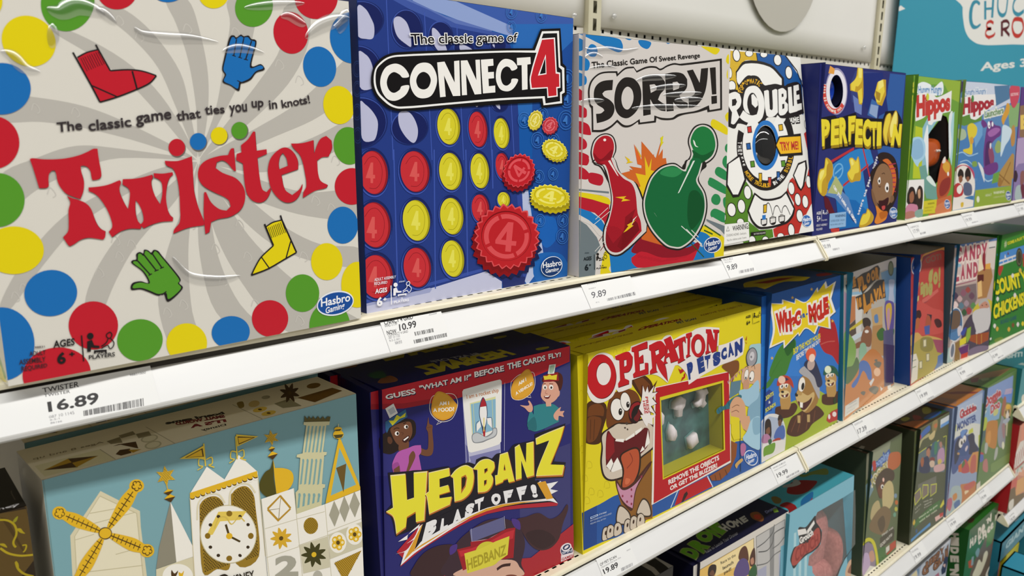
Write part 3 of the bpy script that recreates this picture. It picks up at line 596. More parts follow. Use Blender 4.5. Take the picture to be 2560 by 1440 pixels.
connect = game_box('game_box', 'blue box showing red and yellow counters in a blue grid', 'board game', (-0.6667, 0.0151, 0.0000), 0.0334, -0.0007, 0.2644, 0.2755, 0.0560, '1d4d9b', {'front': '''
P 1557a6 0,0 1058,0 0,1102 -1058,0
P 3b5cab 3,1136 439,56 617,-88 3,-105 -421,44 -381,73 -257,20
P 8fa3d4 191,1108 176,6 359,-79 23,-40 -308,41 -200,38
P 2a6ab8 705,1048 354,32 15,-395 -343,-3
P 1d4d9b 819,842 243,174 37,-1021 -264,34
P b9c3e2 757,406 43,8 31,-145 45,-46 34,-141 -103,-89 -44,53
S 1a62b8 846,268 120,1 18,-87 -76,-36
S 1d64b4 849,110 106,10 79,-31 27,-81 -195,-7
P 5a7cc0 661,460 103,-4 8,-111 -110,7
R 263c86 -6,1061 114,33 158,-26 152,-39 209,-22 71,-44 39,-202 16,-243 21,-489 -365,4 -502,-49 87,1077
P 5d74b8 108,1087 73,8 185,-48 232,-32 -5,-11 -176,12 -151,29
P 3f57a4 95,1093 40,4 161,-37 121,-35 222,-17 0,-12 -248,15 -173,41
P 263c86 11,577 737,-12 10,-209 9,-154 25,-202 -128,17 -192,76 -473,-65
P 33499a 725,506 31,0 29,-306 21,-149 -21,-50 -25,201
P 3a52a6 -1,50 467,41 116,8 0,-10 -116,-12 -466,-38
P c3c6e2 -2,27 321,28 250,28 88,-54 0,-31 -455,-7 -204,8
P 9fa6cf -1,37 284,18 12,-6 -12,-13 -283,-9
P 22306f 661,49 131,-17 -3,-42 -54,-6 -74,18
L 3f58ae 1.3 132,575 4,-536
L 3f58ae 1.3 312,572 -2,-525
L 3f58ae 1.4 465,569 7,-491
L 3f58ae 1.4 601,567 4,-153
L 3f58ae 1 116,1074 13,-536
L 3f58ae 1 276,1050 26,-516
L 3f58ae 1.1 424,1022 30,-492
L 3f58ae 1.1 582,757 18,-231
L 3f58ae 1.2 701,760 21,-237
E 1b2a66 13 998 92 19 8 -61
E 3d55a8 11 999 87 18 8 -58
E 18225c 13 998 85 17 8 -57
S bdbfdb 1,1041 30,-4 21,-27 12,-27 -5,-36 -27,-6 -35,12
E 1b2a66 200 986 69 13 10 -66
E 3d55a8 198 987 65 13 10 -63
E 18225c 200 986 63 12 10 -61
S bdbfdb 147,1018 23,7 28,-16 16,-35 2,-22 -1,-23 -19,6 -37,23 -15,36
E 1b2a66 350 973 58 11 9 -53
E 3d55a8 348 975 55 10 9 -51
E 18225c 350 973 54 10 9 -49
S bdbfdb 309,997 21,-2 25,-25 17,-30 2,-16 -35,-2 -25,29
E 1b2a66 457 942 50 9 6 -32
E 3d55a8 455 944 48 8 6 -31
E 18225c 457 942 46 8 6 -30
S bdbfdb 438,953 27,-2 33,-14 -55,-6
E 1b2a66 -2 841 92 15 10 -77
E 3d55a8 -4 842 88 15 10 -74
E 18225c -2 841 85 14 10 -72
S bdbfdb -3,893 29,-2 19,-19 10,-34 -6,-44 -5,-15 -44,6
E 1b2a66 0 666 109 14 11 -85
E 3d55a8 -1 668 104 13 11 -82
E 18225c 0 666 101 13 10 -80
S bdbfdb -2,731 22,-4 30,-25 18,-33 -7,-45 -18,-19 -41,11
E 1b2a66 204 650 83 10 9 -60
E 3d55a8 202 652 79 9 9 -58
E 18225c 204 650 77 9 9 -56
S bdbfdb 157,700 34,8 28,-19 19,-39 -3,-35 -18,-18 -33,22 -26,39
E 1b2a66 533 755 35 5 6 -30
E 3d55a8 531 757 33 4 5 -29
E 18225c 533 755 32 4 5 -28
S bdbfdb 508,749 25,-6 -14,-15
E 1b2a66 641 745 46 6 7 -33
E 3d55a8 638 747 44 5 6 -31
E 18225c 641 745 42 5 6 -30
S bdbfdb 611,751 24,-4 7,-24 -19,9
E 1b2a66 628 962 42 7 5 -25
E 3d55a8 625 964 40 7 5 -24
E 18225c 628 962 39 7 5 -23
S bdbfdb 599,964 11,1 0,-12
E 18235a 382 657 61 5 9 -73
E 4058b0 379 653 60 5 9 -74
E 1a2763 382 656 58 5 9 -71
E a39a14 383 655 53 4 8 -66
E d9cf2e 377 655 49 4 8 -64
C a39a14 0.5 346,679 20,22 24,0 22,-29 -3,-42 -20,-22 -25,0
R e8e25c 379,686 10,0 -1,-37 7,0 0,-11 -7,0 0,-15 -10,1 0,14 -19,1
E 18235a 528 647 54 4 11 -75
E 4058b0 525 643 53 4 11 -75
E 1a2763 527 646 51 4 10 -73
E 8f1c26 528 645 46 4 10 -67
E c93038 523 645 43 3 9 -65
C 8f1c26 0.5 495,670 17,22 22,0 19,-30 -3,-43 -17,-22 -21,0
R dc5a58 524,677 8,0 0,-39 7,0 0,-11 -7,0 0,-14 -9,0 0,14 -16,2
E 18235a 652 632 47 3 10 -66
E 4058b0 649 628 46 3 10 -66
E 1a2763 651 631 44 3 10 -64
E a39a14 652 630 40 3 9 -59
E d9cf2e 646 630 37 3 9 -57
C a39a14 0.5 622,652 15,19 18,0 17,-26 -2,-38 -14,-19 -19,0
R e8e25c 647,658 7,0 1,-34 5,0 0,-10 -5,0 0,-12 -8,0 0,12 -14,2
E 18235a 45 499 67 4 8 -83
E 4058b0 43 495 66 3 8 -84
E 1a2763 45 498 64 3 7 -81
E 8f1c26 46 497 58 3 7 -75
E c93038 41 497 54 3 7 -73
C 8f1c26 0.5 8,526 21,23 27,0 23,-34 -4,-48 -22,-24 -28,2
R dc5a58 34,532 10,0 -2,-42 8,-1 0,-12 -8,0 -1,-16 -10,1 0,16 -20,2
E 18235a 224 497 75 4 9 -82
E 4058b0 221 493 73 4 9 -83
E 1a2763 223 496 71 4 9 -80
E 8f1c26 224 494 64 3 8 -74
E c93038 219 495 60 3 8 -72
C 8f1c26 0.5 182,523 23,24 30,-1 26,-34 -4,-47 -24,-23 -30,1
R dc5a58 222,529 11,0 -1,-42 9,0 0,-12 -9,0 0,-16 -13,1 1,15 -23,3
E 18235a 389 491 63 3 10 -77
E 4058b0 386 487 62 3 10 -78
E 1a2763 389 490 60 3 9 -75
E a39a14 390 489 54 2 9 -70
E d9cf2e 384 489 50 2 8 -68
C a39a14 0.5 352,516 20,22 25,-1 22,-31 -3,-45 -20,-22 -25,1
R e8e25c 386,522 9,-1 0,-39 8,0 -1,-12 -7,0 0,-15 -10,1 0,15 -20,2
E 18235a 537 489 54 2 11 -76
E 4058b0 533 484 53 2 11 -77
E 1a2763 536 487 51 2 10 -74
E a39a14 537 486 46 2 10 -68
E d9cf2e 531 486 43 2 9 -66
C a39a14 0.6 503,512 17,22 22,0 19,-31 -2,-44 -17,-22 -22,1
R e8e25c 532,518 8,0 0,-39 7,0 0,-11 -7,0 0,-15 -8,1 0,14 -17,3
E 18235a 657 504 41 2 9 -57
E 4058b0 654 499 40 2 9 -58
E 1a2763 656 503 39 2 8 -56
E 8f1c26 658 501 35 2 8 -52
E c93038 651 501 32 1 8 -50
C 8f1c26 0.6 630,521 13,17 16,-1 15,-23 -2,-33 -13,-16 -16,0
R dc5a58 652,526 6,-1 0,-29 5,0 0,-9 -5,1 0,-11 -6,0 0,11 -13,1
E 18235a 44 316 74 1 8 -89
E 4058b0 42 312 73 0 8 -90
E 1a2763 44 315 71 1 8 -87
E 8f1c26 45 314 64 0 7 -81
E c93038 40 314 60 0 7 -78
C 8f1c26 0.5 3,347 24,24 30,-2 25,-38 -5,-50 -24,-25 -30,3
R dc5a58 33,344 11,-1 -2,-45 9,-1 0,-13 -9,0 -1,-17 -12,2 1,17 -23,4
E 18235a 226 319 71 1 9 -84
E 4058b0 223 314 70 0 9 -85
E 1a2763 225 317 67 0 9 -82
E a39a14 226 316 61 0 8 -76
E d9cf2e 221 316 57 0 8 -74
C a39a14 0.5 185,347 23,23 28,-2 25,-35 -4,-48 -23,-23 -29,2
R e8e25c 223,352 11,-1 -1,-43 9,0 -1,-13 -8,1 -1,-16 -11,1 0,16 -22,3
E 18235a 394 322 64 1 10 -79
E 4058b0 391 318 63 0 10 -79
E 1a2763 393 321 61 0 9 -77
E a39a14 394 319 55 0 9 -71
E d9cf2e 388 320 52 0 8 -69
C a39a14 0.5 356,348 20,22 26,-2 22,-33 -3,-44 -20,-22 -26,2
R e8e25c 390,353 10,-1 0,-40 7,0 0,-12 -8,1 0,-16 -10,1 0,15 -20,4
E 18235a 540 343 51 1 8 -61
E 4058b0 537 338 50 1 9 -62
E 1a2763 539 341 49 1 8 -60
E 8f1c26 540 340 44 1 8 -55
E c93038 534 340 41 0 7 -54
C 8f1c26 0.6 508,362 16,17 20,-1 19,-26 -3,-34 -16,-17 -20,1
R dc5a58 536,366 7,0 0,-31 6,-1 0,-9 -6,0 0,-11 -8,0 0,12 -16,2
E 18235a 665 369 38 1 5 -35
E 4058b0 661 364 37 1 5 -35
E 1a2763 664 368 36 1 5 -34
E a39a14 665 366 32 1 5 -31
E d9cf2e 659 367 30 1 5 -30
C a39a14 0.6 639,379 12,10 15,-1 14,-15 -2,-19 -11,-10 -16,1
R e8e25c 660,381 5,0 0,-18 5,0 0,-5 -5,0 1,-7 -7,1 0,6 -11,2
E 18235a 46 131 79 -3 8 -89
E 4058b0 43 127 77 -3 8 -89
E 1a2763 45 130 75 -3 8 -86
E 8f1c26 46 128 68 -3 7 -80
E c93038 41 129 63 -2 7 -78
C 8f1c26 0.5 2,163 25,23 32,-4 27,-38 -5,-50 -26,-23 -32,5
R dc5a58 34,167 12,-1 -1,-45 9,-1 -1,-13 -9,1 0,-17 -13,2 0,17 -24,5
E 18235a 226 143 72 -2 9 -84
E 4058b0 223 138 71 -2 9 -85
E 1a2763 225 141 68 -2 9 -82
E 8f1c26 226 140 62 -2 8 -76
E c93038 221 141 58 -2 8 -74
C 8f1c26 0.5 185,173 22,22 29,-4 25,-36 -4,-47 -23,-22 -29,4
R dc5a58 224,176 10,-2 -1,-42 9,-1 0,-13 -9,1 0,-16 -12,2 0,16 -22,4
E 18235a 396 157 64 -2 10 -81
E 4058b0 393 153 62 -2 10 -82
E 1a2763 396 156 60 -2 10 -79
E a39a14 397 154 55 -2 9 -73
E d9cf2e 391 155 51 -2 9 -71
C a39a14 0.5 359,185 19,22 26,-3 23,-34 -4,-46 -20,-21 -26,3
R e8e25c 393,189 9,-1 0,-41 8,-1 -1,-12 -7,1 0,-15 -11,1 0,15 -19,4
L 3d78c4 0.8 895,450 -2,-10 -7,-8 -10,-5 -11,-2 -12,3 -10,6 -7,9 -2,10 2,10 6,8 10,5 11,2 12,-2 10,-6 7,-9 3,-11
L 3d78c4 0.6 886,451 -2,-7 -4,-7 -7,-3 -9,-1 -8,1 -7,5 -5,6 -2,8 2,7 4,6 7,4 9,1 8,-2 7,-4 5,-7 2,-7
P 3d78c4 864,464 5,-1 1,-24 -7,1 0,6 -11,1 0,2
L 3d78c4 0.8 980,458 -2,-10 -7,-9 -9,-5 -12,-1 -12,2 -9,6 -7,9 -3,10 2,10 7,8 9,5 12,2 11,-3 10,-6 7,-8 3,-10
L 3d78c4 0.6 971,458 -1,-7 -5,-6 -7,-4 -8,-1 -8,2 -8,4 -4,6 -2,7 1,8 5,5 7,4 8,1 8,-1 8,-5 4,-6 2,-7
P 3d78c4 949,470 6,0 0,-23 -6,0 0,6 -12,1 0,3
L 3d78c4 0.8 1052,251 -2,-11 -7,-9 -11,-5 -14,-2 -13,4 -12,7 -7,10 -3,12 2,11 7,9 11,5 13,2 14,-3 11,-8 8,-10 3,-12
L 3d78c4 0.6 1042,252 -1,-8 -5,-6 -8,-4 -10,-1 -10,2 -8,5 -5,8 -3,8 2,8 5,7 8,4 10,0 9,-2 9,-5 5,-7 2,-9
P 3d78c4 1017,267 6,0 1,-27 -7,1 0,7 -13,1 0,3
L 3d78c4 0.8 1054,180 -3,-12 -8,-10 -12,-6 -14,-1 -15,4 -12,9 -9,11 -3,13 2,12 8,9 12,6 15,2 14,-4 13,-8 9,-12 3,-13
L 3d78c4 0.7 1043,181 -2,-8 -5,-7 -9,-5 -11,-1 -10,3 -9,6 -6,8 -3,10 2,8 6,7 8,5 11,1 10,-3 9,-6 7,-8 2,-10
P 3d78c4 1015,199 7,-1 1,-29 -8,0 0,9 -14,1 -1,3
L 3d78c4 0.8 905,263 -2,-10 -6,-8 -10,-5 -11,-1 -11,3 -10,6 -7,9 -2,11 2,9 6,8 10,5 11,1 11,-2 10,-7 7,-9 2,-10
L 3d78c4 0.6 897,264 -1,-8 -5,-5 -7,-4 -8,-1 -8,2 -7,5 -5,7 -2,7 2,7 4,6 7,3 8,1 8,-2 7,-5 5,-6 2,-7
P 3d78c4 875,277 6,0 0,-24 -6,0 0,7 -11,1 0,3
L 3d78c4 0.6 726,1094 -2,-10 -7,-8 -9,-6 -11,-3 -11,1 -9,4 -6,7 -2,10 2,9 6,9 9,6 11,3 11,-1 9,-4 6,-8 3,-9
L 3d78c4 0.5 718,1093 -2,-7 -4,-6 -7,-4 -8,-2 -8,0 -6,3 -5,6 -1,6 1,7 4,6 7,5 8,2 8,0 6,-4 5,-5 2,-7
P 3d78c4 697,1102 5,1 0,-22 -6,-1 0,6 -10,-1 0,3
L 3d78c4 0.6 894,1098 -2,-10 -6,-9 -10,-7 -12,-3 -12,1 -10,5 -6,8 -3,9 2,10 7,9 9,6 12,3 12,0 10,-5 7,-8 2,-9
L 3d78c4 0.5 886,1097 -2,-7 -4,-7 -8,-4 -8,-2 -9,0 -7,3 -5,6 -1,7 1,7 5,6 7,5 8,2 9,0 7,-4 5,-5 2,-7
P 3d78c4 863,1106 6,1 1,-23 -7,-1 0,7 -12,-1 0,2
L 3d78c4 0.6 722,1040 -2,-8 -5,-7 -8,-6 -9,-2 -9,1 -8,4 -5,6 -2,8 2,8 5,7 7,5 9,2 10,0 7,-4 6,-6 2,-8
L 3d78c4 0.5 715,1039 -1,-6 -4,-5 -6,-3 -6,-2 -7,1 -5,2 -4,5 -2,5 2,6 3,5 6,4 6,2 7,-1 6,-3 3,-4 2,-6
P 3d78c4 697,1047 5,1 0,-19 -5,-1 0,6 -9,-1 0,2
L 3d78c4 0.7 1071,857 -3,-15 -10,-13 -15,-9 -18,-4 -18,3 -16,7 -10,12 -4,15 3,15 10,13 15,9 17,4 18,-2 16,-8 11,-12 4,-15
L 3d78c4 0.6 1058,857 -2,-11 -8,-10 -10,-6 -13,-3 -13,2 -12,5 -7,9 -3,11 2,10 7,10 11,6 13,3 13,-2 11,-5 8,-9 3,-10
P 3d78c4 1023,872 9,1 1,-35 -10,0 0,9 -18,0 0,3
L 3d78c4 0.7 1071,774 -2,-14 -10,-13 -14,-8 -17,-3 -18,2 -14,8 -10,12 -4,14 3,14 9,12 14,8 17,3 17,-2 15,-7 10,-12 4,-14
L 3d78c4 0.6 1059,774 -2,-11 -7,-8 -10,-6 -13,-3 -12,2 -11,6 -7,8 -3,10 3,10 6,9 10,6 13,2 12,-1 11,-6 7,-8 3,-10
P 3d78c4 1026,789 8,1 1,-34 -9,0 0,9 -17,0 0,4
L 3d78c4 0.7 1070,685 -3,-15 -10,-13 -15,-9 -18,-3 -19,3 -15,9 -11,13 -4,14 3,15 10,13 15,9 18,3 18,-2 16,-9 11,-12 4,-16
L 3d78c4 0.6 1057,685 -2,-11 -8,-9 -11,-6 -13,-3 -13,3 -11,6 -8,9 -3,11 3,10 7,10 10,6 13,2 14,-2 11,-6 8,-9 3,-11
P 3d78c4 1022,703 9,0 1,-36 -10,0 -1,10 -17,0 -1,4
L 3d78c4 0.7 809,683 -3,-12 -7,-10 -12,-7 -14,-2 -13,2 -12,7 -7,10 -3,11 2,12 8,10 11,7 14,2 13,-2 12,-6 8,-10 3,-12
L 3d78c4 0.5 799,683 -2,-9 -6,-7 -8,-5 -10,-2 -9,2 -9,5 -5,7 -2,8 1,9 6,7 8,5 10,2 9,-2 9,-4 5,-8 3,-8
P 3d78c4 773,696 6,1 1,-28 -8,0 0,7 -13,0 0,3
L 3d78c4 0.7 889,602 -3,-12 -8,-11 -12,-6 -14,-3 -14,3 -12,7 -8,10 -3,12 3,13 7,10 12,6 14,3 14,-3 12,-6 9,-11 3,-12
L 3d78c4 0.5 878,602 -2,-9 -5,-7 -9,-5 -10,-2 -10,2 -9,5 -5,8 -3,8 2,9 6,7 8,5 10,2 10,-2 9,-5 6,-7 2,-9
P 3d78c4 851,616 7,0 1,-28 -8,0 0,8 -14,0 0,3
L 3d78c4 0.7 982,601 -2,-11 -7,-9 -11,-5 -12,-2 -13,2 -11,6 -7,9 -3,11 2,10 7,9 11,6 12,2 13,-2 11,-6 7,-9 3,-11
L 3d78c4 0.6 973,601 -2,-7 -5,-7 -8,-4 -9,-2 -9,2 -7,4 -6,7 -2,8 2,7 5,7 7,4 9,1 9,-1 8,-5 5,-6 3,-8
P 3d78c4 948,614 7,0 0,-25 -7,0 0,7 -12,0 0,3
L 3d78c4 0.7 911,707 -2,-11 -7,-9 -10,-6 -12,-2 -13,2 -10,6 -7,8 -2,11 2,10 6,9 10,6 12,2 13,-2 10,-5 7,-9 3,-10
L 3d78c4 0.5 902,706 -2,-7 -4,-6 -8,-5 -9,-1 -8,1 -8,4 -5,6 -2,8 2,7 5,7 7,4 9,2 8,-2 8,-4 5,-6 2,-8
P 3d78c4 879,718 6,0 0,-24 -6,0 -1,7 -11,0 -1,2
R 15204f 879,669 0,-6 -5,-3 -5,-3 -2,-5 -2,-5 -6,-1 -5,-1 -4,-4 -5,-4 -5,1 -4,1 -5,-2 -6,-2 -4,3 -3,3 -5,0 -5,0 -2,4 -1,5 -4,2 -4,2 0,5 2,5 -3,4 -2,4 3,5 3,4 0,5 0,5 5,3 4,3 2,5 3,5 5,1 6,1 3,4 5,4 5,-1 5,-1 5,3 5,2 4,-3 3,-3 5,0 6,0 1,-5 1,-4 5,-2 4,-2 -1,-6 -1,-5 3,-3 2,-4 -3,-5 -4,-5
R b8a51f 876,672 0,-5 -5,-3 -4,-3 -2,-4 -3,-5 -5,-2 -5,-1 -4,-4 -4,-3 -5,0 -5,2 -5,-3 -5,-1 -4,2 -3,4 -5,-1 -5,1 -2,4 0,4 -5,2 -4,2 1,5 1,5 -2,4 -2,4 3,4 3,4 -1,5 1,5 4,3 5,3 2,5 2,5 5,1 5,1 4,4 4,4 5,-1 5,-1 5,2 5,2 4,-3 3,-3 5,1 5,-1 2,-4 1,-4 4,-2 4,-3 0,-5 -2,-4 3,-4 2,-4 -3,-5 -3,-4
R b09a20 875,674 -1,-5 -4,-4 -5,-2 -2,-5 -2,-5 -6,-1 -5,-1 -3,-4 -5,-4 -5,1 -4,1 -5,-2 -5,-2 -4,3 -3,3 -5,0 -5,0 -1,4 -1,5 -5,1 -4,3 1,5 2,4 -3,4 -2,4 3,4 3,5 0,4 0,5 4,3 5,3 2,5 2,4 5,2 5,1 4,4 4,3 5,0 5,-2 4,3 6,2 3,-3 3,-3 5,0 6,0 1,-4 1,-5 5,-1 4,-3 -1,-5 -1,-4 2,-4 2,-4 -2,-4 -4,-5
R efe58a 873,675 0,-5 -5,-3 -4,-3 -2,-5 -3,-4 -5,-2 -5,0 -4,-4 -4,-4 -5,1 -4,1 -5,-2 -5,-2 -4,3 -3,3 -5,-1 -5,1 -1,4 -1,4 -4,2 -4,2 0,5 2,5 -3,3 -2,4 3,5 3,4 0,4 0,5 4,3 5,3 2,5 2,4 5,2 5,1 4,3 4,4 5,-1 4,-1 5,3 5,2 4,-3 3,-3 5,0 5,0 2,-4 1,-5 4,-1 4,-3 -1,-5 -1,-4 3,-4 2,-4 -3,-4 -4,-4
R d8c63a 871,675 0,-5 -4,-3 -5,-3 -2,-4 -2,-5 -5,-1 -5,-1 -3,-4 -4,-3 -5,1 -4,1 -5,-2 -5,-2 -3,3 -3,3 -4,-1 -5,1 -2,4 -1,4 -4,1 -3,2 0,5 2,5 -3,3 -2,3 3,5 3,4 0,4 0,4 4,4 4,2 2,5 2,4 5,1 5,1 3,4 4,3 5,0 4,-2 5,3 5,2 3,-3 3,-3 5,1 5,-1 1,-4 1,-4 4,-1 4,-3 -1,-4 -1,-5 3,-3 2,-4 -3,-4 -3,-4
E b09a20 835 685 30 -6 -13 -30
E d8c63a 835 683 29 -6 -13 -29
E efe58a 835 683 27 -6 -12 -27
E d8c63a 835 683 21 -5 -10 -22
L d8c63a 0.8 837,663 1,-7
L d8c63a 0.7 813,677 -8,-2
L d8c63a 0.7 835,704 0,7
L d8c63a 0.8 858,686 7,1
R efe58a 843,700 6,-1 -10,-22 6,-1 -3,-6 -5,1 -4,-7 -7,1 4,8 -12,3 2,5
P d8c63a 837,690 -5,-11 -6,1
R 15204f 971,641 0,-4 -6,-3 -5,-2 -3,-4 -3,-4 -6,-1 -6,1 -5,-4 -5,-3 -5,2 -6,2 -5,-2 -6,-1 -4,4 -4,3 -5,0 -6,2 -2,4 0,4 -5,2 -5,3 2,5 1,4 -2,4 -3,4 4,3 4,4 0,4 0,5 6,2 5,2 3,4 3,4 6,1 6,0 4,3 5,3 6,-1 5,-2 6,1 6,2 4,-4 3,-3 6,0 6,-1 1,-5 1,-4 5,-2 5,-3 -1,-5 -2,-4 3,-4 2,-4 -4,-4 -4,-3
R 98202c 969,645 -1,-4 -5,-2 -6,-2 -2,-4 -3,-4 -6,-1 -6,0 -4,-3 -5,-3 -6,2 -5,2 -5,-2 -6,-1 -4,3 -3,4 -6,0 -5,1 -2,4 -1,4 -4,2 -5,3 2,5 1,4 -2,3 -2,4 3,4 4,3 0,4 0,5 5,2 6,2 2,4 3,4 6,1 6,0 4,3 5,3 5,-2 5,-2 6,2 6,1 4,-3 3,-3 6,-1 5,-1 2,-4 1,-4 4,-2 5,-3 -1,-4 -2,-4 3,-4 2,-4 -4,-4 -4,-3
R 8c1a26 967,647 -1,-4 -5,-2 -6,-2 -2,-4 -3,-4 -6,-1 -6,0 -4,-3 -5,-3 -5,2 -5,2 -6,-2 -5,-1 -4,3 -3,4 -6,0 -5,1 -2,4 -1,4 -4,2 -4,3 1,4 1,5 -2,3 -2,4 3,4 4,3 0,4 0,4 5,3 6,2 2,4 3,4 6,0 5,0 5,3 4,3 6,-1 5,-2 5,1 6,2 4,-4 3,-3 6,0 6,-1 1,-4 1,-4 5,-2 4,-3 -1,-5 -2,-4 3,-3 2,-4 -4,-4 -4,-3
R e07078 965,649 -1,-4 -5,-2 -5,-2 -3,-4 -3,-4 -5,-1 -6,0 -4,-3 -5,-2 -6,1 -4,2 -6,-2 -6,-1 -3,3 -3,4 -6,0 -6,1 -1,4 -1,4 -4,2 -4,3 1,4 1,4 -2,4 -2,4 3,3 4,4 0,4 0,4 5,2 6,2 2,4 3,4 6,1 5,0 4,3 5,2 5,-1 5,-2 6,2 6,1 3,-3 3,-3 6,-1 6,-1 1,-4 1,-4 5,-2 4,-3 -1,-4 -2,-4 3,-4 2,-3 -4,-4 -3,-4
R c63a44 963,649 -1,-4 -5,-2 -5,-2 -2,-4 -3,-4 -5,0 -6,0 -4,-3 -4,-3 -6,2 -4,2 -5,-2 -6,-1 -3,3 -3,3 -5,1 -6,1 -1,3 -1,4 -4,2 -4,3 1,4 2,4 -3,3 -2,4 3,3 4,3 0,4 0,4 5,2 5,2 2,4 3,4 5,0 6,0 4,3 4,3 5,-2 5,-1 5,1 6,1 3,-3 3,-3 6,0 5,-1 1,-4 1,-4 5,-2 4,-2 -1,-4 -2,-4 3,-4 2,-3 -4,-4 -4,-3
E 8c1a26 923 663 33 -10 -17 -25
E c63a44 923 662 32 -10 -16 -25
E e07078 923 662 29 -9 -15 -23
E c63a44 923 662 23 -7 -12 -18
L c63a44 0.9 925,643 0,-6
L c63a44 0.8 898,659 -8,0
L c63a44 0.8 924,681 1,6
L c63a44 0.9 949,662 8,-1
R e07078 933,677 7,-2 -12,-19 6,-2 -4,-5 -6,2 -4,-6 -7,2 4,7 -13,4 2,4
P c63a44 926,668 -6,-9 -7,2
R 15204f 1034,521 1,-4 -7,-1 -7,0 0,-5 -1,-4 -8,1 -7,1 -3,-4 -3,-3 -8,2 -8,2 -4,-3 -5,-2 -7,3 -7,4 -6,-2 -7,-1 -5,4 -5,4 -7,0 -8,1 -4,4 -2,5 -8,1 -7,2 -2,4 0,4 -7,3 -7,3 1,4 2,4 -6,3 -5,4 3,3 4,3 -5,4 -3,4 5,2 6,2 -3,4 -1,5 7,1 6,0 1,4 0,4 8,0 7,-1 3,4 3,3 7,-2 7,-2 5,3 5,2 7,-3 6,-3 7,2 6,1 6,-4 5,-4 7,0 8,0 4,-5 2,-4 8,-1 8,-2 1,-5 1,-4 7,-3 8,-3 -1,-4 -2,-4 6,-3 6,-4 -4,-3 -4,-3 5,-5 4,-4 -6,-2 -6,-2
R bfae18 1031,526 2,-4 -7,-1 -7,-1 0,-4 -1,-4 -8,1 -7,1 -2,-4 -4,-3 -7,2 -7,2 -5,-2 -5,-3 -7,3 -6,4 -6,-2 -7,-1 -5,4 -5,4 -7,0 -7,1 -4,4 -2,4 -7,1 -8,2 -1,4 -1,4 -6,3 -7,3 1,4 2,3 -6,4 -5,3 3,3 4,3 -4,4 -4,4 5,3 5,1 -2,4 -1,5 6,1 7,0 0,4 1,4 7,0 7,-1 3,3 3,3 7,-1 7,-2 4,2 5,2 7,-2 6,-3 6,1 7,1 5,-4 5,-4 7,1 8,-1 3,-4 3,-4 7,-1 8,-2 1,-5 1,-4 7,-2 7,-3 -1,-4 -2,-4 6,-3 6,-4 -3,-3 -4,-3 4,-4 4,-5 -5,-2 -6,-2
R a8981a 1028,531 2,-5 -7,-1 -7,0 0,-4 -1,-4 -7,0 -8,1 -2,-3 -3,-3 -8,2 -7,2 -4,-3 -5,-2 -7,3 -6,3 -6,-1 -7,-1 -5,4 -5,4 -7,0 -7,0 -3,4 -3,4 -7,2 -7,1 -2,5 0,4 -7,2 -6,3 1,4 1,3 -5,4 -6,3 4,3 3,3 -4,4 -3,4 5,2 5,2 -2,4 -1,4 6,1 7,1 0,4 0,4 8,-1 7,-1 2,4 3,3 7,-2 7,-2 4,3 5,2 7,-3 6,-3 6,2 7,1 5,-4 5,-4 7,0 7,0 4,-4 2,-4 8,-2 7,-1 2,-5 0,-4 7,-2 7,-3 -1,-4 -2,-4 6,-3 6,-4 -3,-3 -4,-3 4,-4 4,-4 -5,-2 -6,-2
R f0e878 1025,535 2,-4 -7,-1 -7,0 0,-4 -1,-4 -7,0 -7,1 -3,-3 -3,-4 -7,2 -7,2 -5,-2 -5,-2 -6,3 -6,3 -6,-2 -7,0 -5,3 -5,4 -6,0 -8,0 -3,5 -3,4 -7,1 -7,2 -1,4 -1,4 -6,2 -7,3 1,4 2,3 -6,4 -5,3 3,3 4,3 -4,4 -4,4 5,2 6,2 -2,4 -2,4 7,1 6,0 0,4 1,4 7,0 7,-1 2,3 3,4 8,-2 6,-2 5,2 5,3 6,-3 6,-3 6,1 6,1 6,-3 4,-4 7,0 8,0 3,-4 3,-5 7,-1 8,-1 1,-5 0,-4 7,-2 7,-3 -1,-4 -1,-4 5,-3 6,-4 -3,-3 -4,-3 4,-4 4,-4 -5,-2 -6,-2
R dccb2a 1022,536 1,-5 -6,0 -7,-1 0,-4 -1,-3 -7,0 -7,1 -2,-3 -3,-3 -7,1 -7,3 -4,-3 -4,-2 -7,3 -6,3 -5,-1 -6,-1 -5,3 -5,4 -6,0 -7,0 -3,4 -3,4 -6,1 -7,2 -1,4 -1,4 -6,2 -6,3 1,3 1,4 -5,3 -5,3 3,3 3,3 -3,3 -4,4 5,2 5,2 -2,4 -1,4 6,1 6,0 0,4 1,3 7,0 6,-1 2,3 3,3 7,-1 7,-2 4,2 4,2 7,-2 5,-3 6,1 6,1 5,-3 4,-4 7,0 7,0 3,-4 3,-4 7,-1 7,-2 1,-4 1,-3 6,-3 7,-2 -1,-4 -2,-4 6,-3 5,-3 -3,-3 -4,-3 4,-4 4,-4 -5,-2 -6,-1
E a8981a 953 563 56 -21 -21 -28
E dccb2a 953 562 55 -20 -21 -27
E f0e878 953 562 51 -19 -19 -25
E dccb2a 953 562 40 -15 -15 -20
L dccb2a 1.5 960,538 2,-8
L dccb2a 1.5 913,565 -14,1
L dccb2a 1.5 950,586 -1,7
L dccb2a 1.5 995,555 15,-3
R f0e878 966,578 11,-4 -15,-21 10,-4 -4,-5 -10,4 -6,-7 -13,5 6,7 -23,9 3,5
P dccb2a 956,568 -7,-10 -12,5
